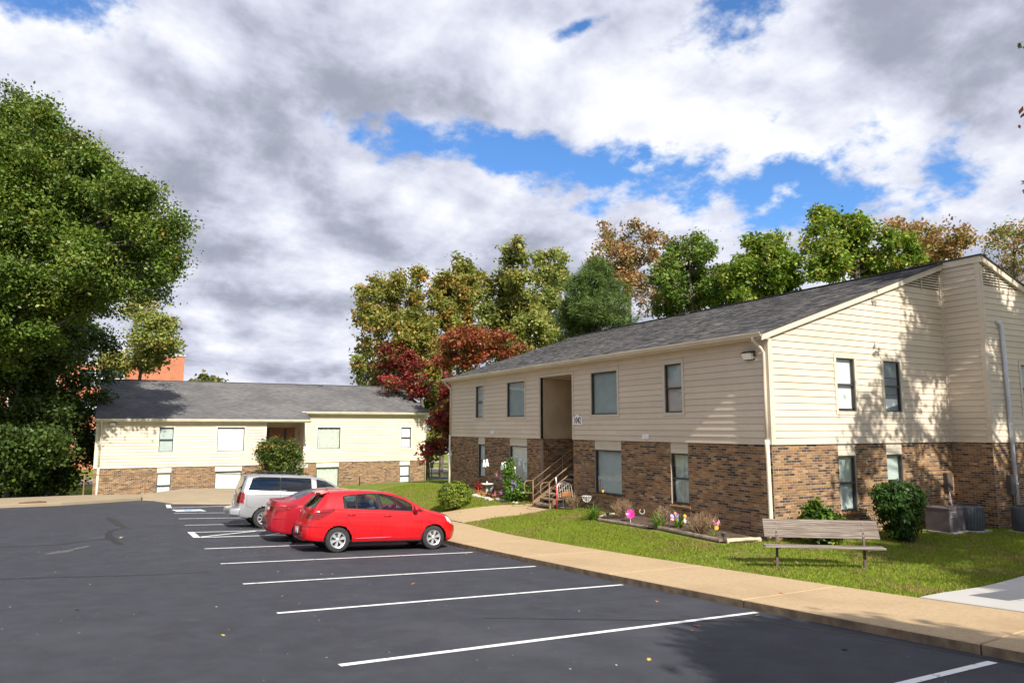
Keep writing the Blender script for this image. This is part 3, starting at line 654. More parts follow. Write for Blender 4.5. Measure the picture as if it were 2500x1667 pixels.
def text_mesh(name, s, size, mat, parent, Mx, ex=.006, off=.0):
    cu = bpy.data.curves.new(name, 'FONT'); cu.body = s; cu.size = size; cu.extrude = ex; cu.align_x = 'CENTER'; cu.align_y = 'CENTER'; cu.offset = off
    o = bpy.data.objects.new(name + '_tmp', cu); COL.objects.link(o); dg = bpy.context.evaluated_depsgraph_get(); me = bpy.data.meshes.new_from_object(o.evaluated_get(dg)); me.name = name
    bpy.data.objects.remove(o); me.materials.clear(); me.materials.append(mat); p = bpy.data.objects.new(name, me); p.matrix_local = Mx; lnk(p, parent); return p
# ======================================================= near building
B1 = empty('apartment_building', (14.6, 33.3, -.44), -math.pi / 2, 'two storey beige clapboard and brick apartment block with the number 1042', 'building')
M1 = Matrix.Translation((14.6, 33.3, -.44)) @ Matrix.Rotation(-math.pi / 2, 4, 'Z')
LF, DG, JG, DB = 20.3, 7.77, 1.19, 7.8; SL = .333; ZE = 2.97     # roof surface height at the wall line
front = Wall((0, 0), (1, 0), (0, -1)); gab = Wall((LF, 0), (0, 1), (1, 0)); jog = Wall((LF, DG), (1, 0), (0, -1)); gab2 = Wall((LF + JG, DG), (0, 1), (1, 0)); left = Wall((0, DG + DB), (0, -1), (-1, 0)); rear = Wall((LF + JG, DG + DB), (-1, 0), (0, 1))
Y = lambda y: 33.3 - y
UP = [(Y(30.4), Y(29.63), True), (Y(27.28), Y(25.74), False), (Y(20.95), Y(19.43), False), (Y(17.02), Y(16.25), True)]
LO = [(Y(30.2), Y(29.5), True), (Y(27.12), Y(25.62), False), (Y(20.84), Y(19.32), False), (Y(16.88), Y(16.12), True)]
EN = (Y(24.5), Y(22.18), -3.2, 2.40)
ops_s = [(a, b, .88, 2.35) for a, b, _ in UP] + [EN]; ops_b = [(a, b, -1.82, 0.) for a, b, _ in LO] + [EN]
siding(B1, front, .1, LF - .1, 0, 2.52, [(EN[0] - .1, EN[1] + .1, -9, 2.50)] + [(a - .02, b + .02, .86, 2.37) for a, b, _ in UP], MAT['siding'])
m = MB(); front.hex(m, .1, LF - .1, 2.521, 2.70, 0, .034); front.hex(m, .1, LF - .1, 2.702, 2.90, 0, .026); m.build('frieze_board', MAT['trim'], B1)
m = MB(); e0, e1 = EN[0], EN[1]; front.hex(m, e0 - .1, e0, 0, 2.5, -.1, .05); front.hex(m, e1, e1 + .1, 0, 2.5, -.1, .05); front.hex(m, e0, e1, 2.40, 2.5, -.1, .048); m.build('entry_trim', MAT['wintrim'], B1)
core(B1, front, 0, LF, 0, 2.9, ops_s, MAT['trim']); core(B1, front, 0, LF, -2.75, 0, ops_b, MAT['mortar'], 'brick_backing', -.008, .09)
G_UP = [(17.17 - 14.6, 17.94 - 14.6), (19.22 - 14.6, 19.99 - 14.6)]; G_LO = [(17.13 - 14.6, 17.83 - 14.6), (19.2 - 14.6, 19.92 - 14.6)]
gtop = lambda s: ZE - .16 + SL * s
def gtopu(z): return (max(0, (z - (ZE - .16)) / SL), 99)
gops = [(a, b, .88, 2.35) for a, b in G_UP]
siding(B1, gab, .1, DG - .1, 0, 4.69, [(a - .02, b + .02, .86, 2.37) for a, b in G_UP], MAT['siding'], top=gtopu)
core(B1, gab, 0, DG, 0, 2.8, gops, MAT['trim'], topf=gtop); core(B1, gab, 0, DG, -2.75, 0, [(a, b, -1.82, 0.) for a, b in G_LO], MAT['mortar'], 'brick_backing', -.008, .09)
siding(B1, jog, .1, JG - .1, 0, 5.35, [], MAT['siding']); core(B1, jog, 0, JG, 0, 5.4, [], MAT['trim']); core(B1, jog, 0, JG, -2.75, 0, [], MAT['mortar'], 'brick_backing', -.008)
g2top = lambda s: ZE - .16 + SL * (DG - s)
W2 = (24.14 - 22.37, 24.91 - 22.37)
siding(B1, gab2, .1, DB - .1, 0, 4.69, [(W2[0] - .02, W2[1] + .02, .86, 2.37)], MAT['siding'], top=lambda z: (0, min(99, DG - max(0, (z - (ZE - .16)) / SL))))
core(B1, gab2, 0, DB, 0, 2.8, [(*W2, .88, 2.35)], MAT['trim'], topf=g2top); core(B1, gab2, 0, DB, -2.75, 0, [], MAT['mortar'], 'brick_backing', -.008)
core(B1, left, 0, DG + DB, 0, 2.8, [], MAT['trim'], topf=lambda s: ZE - .16 + SL * (min(s, DG + DB - s))); core(B1, left, 0, DG + DB, -2.75, 0, [], MAT['mortar'], 'brick_backing', -.008)
m = MB(); m.poly([left.p(DB - .01, 2.7, -.007), left.p(DB + .02, 2.7, -.007), left.p(DB, 5.4, -.007)]); 
core(B1, rear, 0, LF + JG, 0, 2.9, [], MAT['trim']); core(B1, rear, 0, LF + JG, -2.75, 0, [], MAT['mortar'], 'brick_backing', -.008)
acc = []
bricks(acc, front, 0, LF, -2.75, 0, ops_b); bricks(acc, gab, 0, DG, -2.75, 0, [(a, b, -1.82, 0.) for a, b in G_LO], off=.5); bricks(acc, jog, 0, JG, -2.75, 0, []); bricks(acc, gab2, 0, 3.2, -2.75, 0, [], off=.5)
eR = Wall((e0 + .006, .103), (0, 1), (1, 0)); bricks(acc, eR, 0, 5.5, -2.75, 0, [], off=.5)
put_bricks(B1, acc, M1, 300, lambda p: p.x < 19 and p.z > -2.9)
# windows
for i, (a, b, dbl) in enumerate(UP): window(B1, front, a, b, .88, 2.35, dbl, 'blindg', 'wintrim')
for i, (a, b, dbl) in enumerate(LO): window(B1, front, a, b, -1.80, -.33, dbl, ('blindw', 'blindg', 'blindg', 'curtain')[i], None, -.055)
window(B1, gab, *G_UP[0], .88, 2.35, True, 'blindw', 'wintrim', gap=.05); wq = window(B1, gab, *G_UP[1], .88, 2.35, True, 'blindd', 'wintrim', gap=.02, mull=True)
m = MB(); m.poly([gab.p(G_UP[1][0] + .05, .95, -.06), gab.p(G_UP[1][1] - .05, 1.10, -.06), gab.p(G_UP[1][1] - .05, 1.26, -.07), gab.p(G_UP[1][0] + .05, 1.26, -.07)]); m.build('raised_blind', MAT['blindw'], wq, fix=False)
for a, b in G_LO: window(B1, gab, a, b, -1.80, -.33, True, 'blindg', None, -.055)
window(B1, gab2, *W2, .88, 2.35, True, 'blindg', 'wintrim')
for W_, lst in ((front, [(a, b) for a, b, _ in LO]), (gab, G_LO)):
    for a, b in lst:
        m = MB(); W_.hex(m, a, b, -.325, -.165, -.05, -.012, 0, None, None, None, -.022); W_.hex(m, a, b, -.163, -.004, -.05, -.012, 0, None, None, None, -.022); m.build('window_header', MAT['wintrim'], B1)
        m = MB(); n = 8; L = (b - a + .14) / n
        for k in range(n):
            u = a - .07 + k * L; c = tuple(q * rnd.uniform(.85, 1.15) for q in PAL[1][0] if True); W_.hex(m, u + .004, u + L - .004, -1.905, -1.862, -.06, .035, 0, c, None, None, .035)
            k0 = len(m.v) - 4
            for kk in (k0 + 2, k0 + 3): m.v[kk] = (m.v[kk][0], m.v[kk][1], m.v[kk][2] + .045)
        m.build('brick_sill', MAT['brick'], B1)
# corner boards
for nm, W_, a, b, zt_ in (('corner_board', front, LF - .1, LF + .034, 2.86), ('corner_board', gab, 0.0, .1, 2.84), ('corner_board', front, -.02, .1, 2.86), ('corner_board', gab, DG - .1, DG - .036, 5.2), ('corner_board', jog, JG - .1, JG + .034, 5.4), ('corner_board', jog, .034, .1, 5.35), ('corner_board', gab2, 0, .1, 5.28)):
    m = MB(); W_.hex(m, a, b, .002, zt_, 0, .040 if W_ in (gab, gab2) else .044); m.build(nm, MAT['trim'], B1)
# breezeway
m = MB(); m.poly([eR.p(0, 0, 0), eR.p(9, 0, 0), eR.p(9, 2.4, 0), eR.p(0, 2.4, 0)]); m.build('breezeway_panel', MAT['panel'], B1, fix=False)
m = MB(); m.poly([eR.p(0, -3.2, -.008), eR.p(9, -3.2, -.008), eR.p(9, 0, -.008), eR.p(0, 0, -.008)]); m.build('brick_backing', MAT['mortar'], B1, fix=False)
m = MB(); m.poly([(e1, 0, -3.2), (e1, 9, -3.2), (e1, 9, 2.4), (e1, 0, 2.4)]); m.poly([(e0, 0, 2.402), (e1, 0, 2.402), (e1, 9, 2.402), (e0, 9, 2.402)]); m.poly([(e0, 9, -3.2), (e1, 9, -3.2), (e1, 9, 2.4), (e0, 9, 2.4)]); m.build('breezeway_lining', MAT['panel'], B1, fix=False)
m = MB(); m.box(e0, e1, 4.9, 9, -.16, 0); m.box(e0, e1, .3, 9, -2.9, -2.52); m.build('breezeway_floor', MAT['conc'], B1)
# roof: front slope in shingles, rear slope, decks
OH = .36
def rf(s, t, h): return Vector((s, -OH + t * .9487, ZE - .333 * OH + t * .3162 + h * .95))
deck = MB(); TL = (DG + OH) / .9487; sx0, sx1 = -.28, LF + .17
def rfx(s, t, h=0): return rf(s, t, h)
deck.hexa([rf(sx0, 0, -.03), rf(sx1, 0, -.03), rf(sx1, TL, -.03), rf(sx0, TL, -.03), rf(sx0, 0, -.002), rf(sx1, 0, -.002), rf(sx1, TL, -.002), rf(sx0, TL, -.002)])
def rb(s, t, h=0): return Vector((s, DG + DB + OH - t * .9487, ZE - .333 * OH + t * .3162 + h))
deck.hexa([rb(sx0, 0, -.03), rb(sx1 + JG, 0, -.03), rb(sx1 + JG, TL, -.03), rb(sx0, TL, -.03), rb(sx0, 0, .006), rb(sx1 + JG, 0, .006), rb(sx1 + JG, TL, .006), rb(sx0, TL, .006)])
roof = deck.build('roof', MAT['felt'], B1)
cols1 = [(.062, .062, .066), (.088, .085, .086), (.115, .110, .108), (.050, .050, .054), (.14, .132, .126)]
shingles(roof, rf, sx0, sx1, 0, TL, cols1, M1, 300, .30, .142, .003, .011, None, .035)
m = MB(); m.bar(rf(sx0, TL + .02, .02), rf(sx1 + JG - .02, TL + .02, .02), .24, .03, (0, 0, 1)); m.build('ridge_cap', MAT['felt'], roof)
m = MB(); m.bar(rf(8.7, TL - .25, .05), rf(9.1, TL - .25, .05), .25, .12); m.build('roof_vent', MAT['iron'], roof)
def rake(parent, W, sa, sb, za_, zb_, mat, w_=.185, out=.13, name='rake_board'):
    m = MB(); a0, a1 = W.p(sa, za_, out), W.p(sb, zb_, out); dn = Vector((0, 0, -w_)); q = W.n * .03
    m.hexa([a0 + dn, a1 + dn, a1 + dn - q, a0 + dn - q, a0, a1, a1 - q, a0 - q])
    a0, a1 = W.p(sa, za_ - w_ + .02, 0), W.p(sb, zb_ - w_ + .02, 0); b0, b1 = W.p(sa, za_ - w_ + .02, out - .03), W.p(sb, zb_ - w_ + .02, out - .03); m.poly([a0, a1, b1, b0])
    return m.build(name, mat, parent)
zr = lambda ly: ZE + SL * ly - .012
rake(B1, gab, -OH, DG - .0, zr(-OH), zr(DG), MAT['trim']); rake(B1, gab2, -.02, DB + OH, zr(DG) + .005, zr(-OH), MAT['trim']); rake(B1, left, -OH, DB, zr(-OH), zr(DG), MAT['trim']); rake(B1, left, DB, DB + DG + OH, zr(DG), zr(-OH), MAT['trim'])
m = MB(); jog.hex(m, .0, JG + .1, 5.36, 5.56, 0, .07); m.build('ridge_fascia', MAT['trim'], B1)
m = MB(); m.hexa([(LF + .1, DG - .1, 5.55), (LF + JG + .17, DG - .1, 5.55), (LF + JG + .17, DG + .2, 5.55), (LF + .1, DG + .2, 5.55), (LF + .1, DG - .1, 5.575), (LF + JG + .17, DG - .1, 5.575), (LF + JG + .17, DG + .2, 5.58), (LF + .1, DG + .2, 5.58)]); m.build('ridge_flashing', MAT['felt'], B1)
m = MB(); m.box(sx0, LF + .13, -OH + .01, -OH + .04, 2.70, 2.86); m.box(sx0, LF + .12, -OH + .04, -.03, 2.70, 2.72); m.build('eave_fascia', MAT['trim'], B1)
gutter(B1, (sx0 - .02, -OH + .005, 2.745), (LF + .16, -OH + .005, 2.745), (0, -1, 0), MAT['gutter'], .118)
# louvred gable vents
for W_, sA, sB, fn in ((gab, 5.6, DG - .04, lambda z: ((z - (ZE - .17)) / SL, DG - .1)), (gab2, .1, 2.4, lambda z: (.1, DG - (z - (ZE - .17)) / SL))):
    m = MB(); z = 4.715
    a, b = fn(4.70); t_ = 5.36
    m.poly([W_.p(a, 4.70, .004), W_.p(b, 4.70, .004), W_.p(fn(t_)[1], t_, .004), W_.p(fn(t_)[0], t_, .004)]); m.build('vent_screen', MAT['dark'], B1, fix=False)
    while z < 5.33:
        a, b = fn(z); a2, b2 = fn(z + .055)
        if b - a > .1:
            m = MB(); W_.hex(m, a, b, z, z + .055, .006, .045, 0, None, a2, b2, .012); m.build('vent_slat', MAT['trim'], B1)
        z += .082
    u = DG - 1.05 if W_ is gab else .95
    m = MB(); W_.hex(m, u - .012, u + .012, 4.62, 5.02 if W_ is gab else 5.1, .03, .06); m.build('vent_mullion', MAT['trim'], B1)
# downspouts
def P1(x, y, z): return (x, y, z)
d1 = spout(B1, [(LF - .12, -OH - .05, 2.78), (LF - .12, -OH - .04, 2.66), (LF - .10, -.16, 2.48), (LF - .09, -.075, 2.36), (LF - .09, -.075, 1.2), (LF - .09, -.075, .05)], .042, MAT['gutter'], low=([(LF - .09, -.085, .12), (LF - .09, -.085, .0), (LF - .085, -.075, -.3), (LF - .07, -.07, -2.1), (LF - .07, -.09, -2.22), (LF - .07, -.19, -2.28)], [.058, .058, .053, .053, .056, .062], MAT['gutter2']))
spout(B1, [(.06, -OH - .05, 2.78), (.06, -OH - .04, 2.66), (.05, -.16, 2.45), (.04, -.07, 2.32), (.03, -.07, 0)], .045, MAT['gutter'], low=([(.03, -.08, .05), (.03, -.08, -1.7), (.02, -.1, -2.42)], [.05, .05, .06], MAT['gutter2']))
pp = spout(B1, [gab2.p(.62, 3.58, .03), gab2.p(.7, 3.57, .10), gab2.p(.76, 3.45, .11), gab2.p(.80, 2.6, .105), gab2.p(.88, -1.92, .10)], .056, MAT['pvc'], 'conduit_pipe')
for z in (2.75, .55, -1.2):
    m = MB(); m.tube([gab2.p(.80 - (z - 2.6) * .018, z - .02, .105), gab2.p(.80 - (z - 2.6) * .018, z + .02, .105)], .066, 12); m.build('pipe_collar', MAT['pvc'], pp)
lamp(B1, front, Y(13.56), 2.32); vent_hood(B1, front, Y(28.63), .22); vent_hood(B1, front, Y(17.97), .15)
for W_, u, z0_, z1_ in ((gab, 7.35, -1.45, -.92), (gab2, .68, -1.5, -.95)):
    m = MB(); W_.hex(m, u - .13, u + .13, z0_, z1_, .0, .12); W_.hex(m, u - .12, u + .12, z0_ + .03, z1_ - .03, .12, .13); o = m.build('disconnect_box', MAT['meter'], B1); q = MB(); q.tube([W_.p(u + .03, z0_ + .01, .06), W_.p(u + .05, z0_ - .3, .07), W_.p(u + .12, z0_ - .75, .16)], .018, 8); q.build('conduit', MAT['pvc'] if W_ is gab else MAT['iron'], o)
# number plaque
sg = MB(); u0, z0_ = Y(21.82), .72
out = [(-.29, -.18), (.29, -.18), (.29, .05), (.26, .06), (.26, .1), (.12, .12), (.06, .17), (0, .19), (-.06, .17), (-.12, .12), (-.26, .1), (-.26, .06), (-.29, .05)]
sg.prism(out, .036, .056, lambda a, b, t: front.p(u0 + a, z0_ + b, t)); so_ = sg.build('number_plaque', MAT['white'], B1)
text_mesh('numerals', '1042', .27, MAT['black'], so_, Matrix.Translation(front.p(u0, z0_ - .035, .057)) @ Matrix.Rotation(math.pi / 2, 4, 'X') @ Matrix.Diagonal((.86, 1.12, 1, 1)), .004, .006)
# ======================================================= far building (same kind of block, seen square on)
Y0, DY, RC, ZS = 47.25, -0.01187, 1.65, -2.32
axv = Vector((math.cos(DY), math.sin(DY), 0)); nv = Vector((-math.sin(DY), math.cos(DY), 0)); o2 = nv * (Y0 * math.cos(DY)) + axv * (-1.8)
B2 = empty('apartment_building', (o2.x, o2.y, ZS), DY, 'two storey cream clapboard and brick apartment block beyond the parked cars', 'building')
M2 = Matrix.Translation((o2.x, o2.y, ZS)) @ Matrix.Rotation(DY, 4, 'Z')
LA, LE, LR, DP = 9.24, 11.95, 20.5, 15.6; ZE2 = 2.93; D2 = 7.81
fl = Wall((0, 0), (1, 0), (0, -1)); fr_ = Wall((LE, RC), (1, 0), (0, -1)); ret = Wall((LE, RC + 1.9), (0, -1), (-1, 0)); ent = Wall((LA, RC + 1.9), (1, 0), (0, -1)); gr = Wall((LR, RC), (0, 1), (1, 0)); gl_ = Wall((0, DP), (0, -1), (-1, 0)); retl = Wall((LA, 0), (0, 1), (1, 0)); rr = Wall((LR, DP), (-1, 0), (0, 1))
ul = [(3.22, 3.99, True, 'blindg'), (6.40, 7.97, False, 'blindw')]; ll = [(3.22, 3.97, True, 'blindw'), (6.38, 7.90, False, 'blindw')]
ur = [(12.81 - LE, 14.36 - LE, False, 'curtain'), (18.68 - LE, 19.42 - LE, True, 'blindw')]; lr = [(12.82 - LE, 14.32 - LE, False, 'curtain'), (18.64 - LE, 19.38 - LE, True, 'blindw')]
ZW0, ZW1, ZL0, ZL1 = .88, 2.33, -1.80, -.33
ZTR = 2.62 + SL * RC
for W_, L_, u_, l_, zt_ in ((fl, LA, ul, ll, 2.52), (fr_, LR - LE, ur, lr, 3.06)):
    siding(B2, W_, .1, L_ - .1, 0, zt_, [(a - .02, b + .02, ZW0 - .02, ZW1 + .02) for a, b, *_ in u_], MAT['siding2'], lap=.038)
    core(B2, W_, 0, L_, 0, zt_ + .3, [(a, b, ZW0, ZW1) for a, b, *_ in u_], MAT['trim2']); core(B2, W_, 0, L_, -2.7, 0, [(a, b, ZL0 - .02, 0.) for a, b, *_ in l_], MAT['mortar'], 'brick_backing', -.008, .09)
    m = MB(); W_.hex(m, .1, L_ - .1, zt_ + .001, zt_ + .30, 0, .034); m.build('frieze_board', MAT['trim2'], B2)
    for a, b, dbl, bl in u_: window(B2, W_, a, b, ZW0, ZW1, dbl, bl, 'trim2')
    for a, b, dbl, bl in l_:
        window(B2, W_, a, b, ZL0, ZL1, dbl, bl, None, -.05)
        m = MB(); W_.hex(m, a, b, -.325, -.165, -.05, -.012); W_.hex(m, a, b, -.163, -.004, -.05, -.012); m.build('window_header', MAT['trim2'], B2)
    for a, b in ((-.03, .1), (L_ - .1, L_ + .03)):
        m = MB(); W_.hex(m, a, b, .002, zt_ + .3, 0, .045); m.build('corner_board', MAT['trim2'], B2)
siding(B2, ret, 0, 1.86, 0, 3.2, [], MAT['siding2']); core(B2, ret, 0, 1.9, -2.7, 3.3, [], MAT['trim2'])
core(B2, gr, 0, DP - RC, -2.7, 3.2, [], MAT['trim2'], topf=lambda s: ZE2 - .16 + SL * min(s + RC, DP - RC - s + 0)); core(B2, gl_, 0, DP, -2.7, 2.8, [], MAT['trim2'], topf=lambda s: ZE2 - .16 + SL * min(s, DP - s)); core(B2, rr, 0, LR, -2.7, 2.9, [], MAT['trim2']); core(B2, retl, 0, RC + 1.9, -2.7, 2.6, [], MAT['trim2'])
# entry: recessed wall with a stained double door and dark sidelights
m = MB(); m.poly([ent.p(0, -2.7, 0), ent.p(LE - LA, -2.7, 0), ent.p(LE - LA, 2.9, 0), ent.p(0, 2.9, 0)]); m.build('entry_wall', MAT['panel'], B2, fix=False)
dr = MB(); ent.hex(dr, .55, 2.45, .02, 2.3, 0, .04); dro = dr.build('entry_door', MAT['doorwood'], B2)
for a, b in ((.60, .78), (1.72, 1.9)):
    q = MB(); ent.hex(q, a, b, .4, 2.24, .04, .052); q.build('sidelight', MAT['winframe'], dro)
for a, b in ((.84, 1.25), (1.29, 1.68), (1.95, 2.4)):
    q = MB(); ent.hex(q, a, b, .08, 2.26, .04, .055); q.build('door_panel', MAT['doorwood'], dro)
for z0_, z1_, dd in ((-.25, -.02, 3.4), (-2.7, -2.3, 3.6)):
    m = MB(); ent.hex(m, 0, LE - LA, z0_, z1_, 0, dd); m.build('entry_floor', MAT['conc'], B2)
m = MB(); m.hexa([(LA, .02, 2.62), (LE, .02, 2.62), (LE, RC + 1.9, 2.62), (LA, RC + 1.9, 2.62), (LA, .02, 2.66), (LE, .02, 2.66), (LE, RC + 1.9, 2.66), (LA, RC + 1.9, 2.66)]); m.build('entry_soffit', MAT['panel'], B2)
acc = []
bricks(acc, fl, 0, LA, -2.7, 0, [(a, b, ZL0 - .02, 0.) for a, b, *_ in ll]); bricks(acc, fr_, 0, LR - LE, -2.7, 0, [(a, b, ZL0 - .02, 0.) for a, b, *_ in lr])
put_bricks(B2, acc, M2, 300)
OH2 = .36; TL2 = (D2 + OH2) / .9487
def rf2(s, t, h): return Vector((s, -OH2 + t * .9487, ZE2 - .333 * OH2 + t * .3162 + h * .95))
def rb2(s, t, h=0): return Vector((s, 2 * D2 + OH2 - t * .9487, ZE2 - .333 * OH2 + t * .3162 + h))
xa, xb, xc = -.12, 11.92, LR + .2; tR = RC / .9487
dk = MB()
for (s0_, s1_, t0_) in ((xa, xb, 0), (xb, xc, tR)):
    dk.hexa([rf2(s0_, t0_, -.04), rf2(s1_, t0_, -.04), rf2(s1_, TL2, -.04), rf2(s0_, TL2, -.04), rf2(s0_, t0_, -.002), rf2(s1_, t0_, -.002), rf2(s1_, TL2, -.002), rf2(s0_, TL2, -.002)])
dk.hexa([rb2(xa, 0, -.04), rb2(xc, 0, -.04), rb2(xc, TL2, -.04), rb2(xa, TL2, -.04), rb2(xa, 0, .004), rb2(xc, 0, .004), rb2(xc, TL2, .004), rb2(xa, TL2, .004)])
roof2 = dk.build('roof', MAT['felt'], B2)
cols2 = [(.125, .125, .132), (.135, .134, .138), (.118, .118, .124), (.142, .139, .139)]
shingles(roof2, rf2, xa, xc, 0, TL2, cols2, M2, 300, .305, .135, .010, .009, lambda s, t: s > xb and t < tR - .02)
m = MB(); m.bar(rf2(xa, TL2, .012), rf2(xc, TL2, .012), .26, .022); m.build('ridge_cap', simple('ridge_grey', (.12, .12, .125), .95, .15, 6, bump=.004), roof2)
for s in (14.2, 15.2, 17.2, 17.9, 18.4):
    m = MB(); m.hexa([rf2(s - .2, TL2 - .62 - (s == 14.2) * -.3, .0), rf2(s + .2, TL2 - .62 - (s == 14.2) * -.3, .0), rf2(s + .2, TL2 - .4, .0), rf2(s - .2, TL2 - .4, .0), rf2(s - .18, TL2 - .6, .09), rf2(s + .18, TL2 - .6, .09), rf2(s + .18, TL2 - .42, .04), rf2(s - .18, TL2 - .42, .04)]); m.build('roof_vent', MAT['shingle'] if s != 14.2 else MAT['white'], roof2) if s == 14.2 else m.build('roof_vent', MAT['acgrey'], roof2)
gutter(B2, (xa, -OH2 + .01, ZE2 - .25), (xb + .05, -OH2 + .01, ZE2 - .25), (0, -1, 0), MAT['gutter2'], .13); gutter(B2, (xb - .25, RC - OH2 + .01, ZE2 - .25 + SL * RC), (xc, RC - OH2 + .01, ZE2 - .25 + SL * RC), (0, -1, 0), MAT['gutter2'], .13)
m = MB(); m.box(xa, xb, -OH2 + .012, -.02, ZE2 - .30, ZE2 - .255); m.build('eave_soffit', MAT['trim2'], B2); m = MB(); m.box(xb - .2, xc, RC - OH2 + .012, RC - .02, ZE2 - .30 + SL * RC, ZE2 - .255 + SL * RC); m.build('eave_soffit', MAT['trim2'], B2)
zr2 = lambda ly: ZE2 + SL * ly - .01
rake(B2, gr, -OH2, D2 - RC, zr2(RC - OH2), zr2(D2), MAT['trim2'], out=.18); rake(B2, gr, D2 - RC, 2 * D2 - RC + OH2, zr2(D2), zr2(-OH2), MAT['trim2'], out=.18); rake(B2, gl_, DP - D2, DP + OH2, zr2(D2), zr2(-OH2), MAT['trim2'], out=.1); rake(B2, gl_, -OH2, DP - D2, zr2(-OH2), zr2(D2), MAT['trim2'], out=.1)
spout(B2, [(.22, -OH2 - .06, 2.7), (.22, -OH2 - .04, 2.58), (.24, -.12, 2.42), (.24, -.075, 2.3), (.22, -.075, 0)], .05, MAT['gutter2'], low=([(.22, -.08, .05), (.2, -.08, -2.4)], .062, MAT['gutter2']))
spout(B2, [(LR - .02, RC - OH2 - .06, 3.2), (LR, RC - OH2 - .04, 3.1), (LR + .02, RC - .12, 2.95), (LR + .02, RC - .075, 2.8), (LR + .02, RC - .075, -1.5)], .05, MAT['gutter2'])
lamp(B2, fl, .79, 2.52); vent_hood(B2, fl, 4.95, .12)
m = MB(); ret.hex(m, .02, .05, 0, .01, 0, .01)
for k, (px, b_) in enumerate(((12.55 - .95, 0),)): pass
m = MB(); front_ = fr_; fr_.hex(m, -.0, .34, 1.0 - .12, 1.0 + .14, .046, .06) ; m.build('number_plaque', MAT['white'], B2)

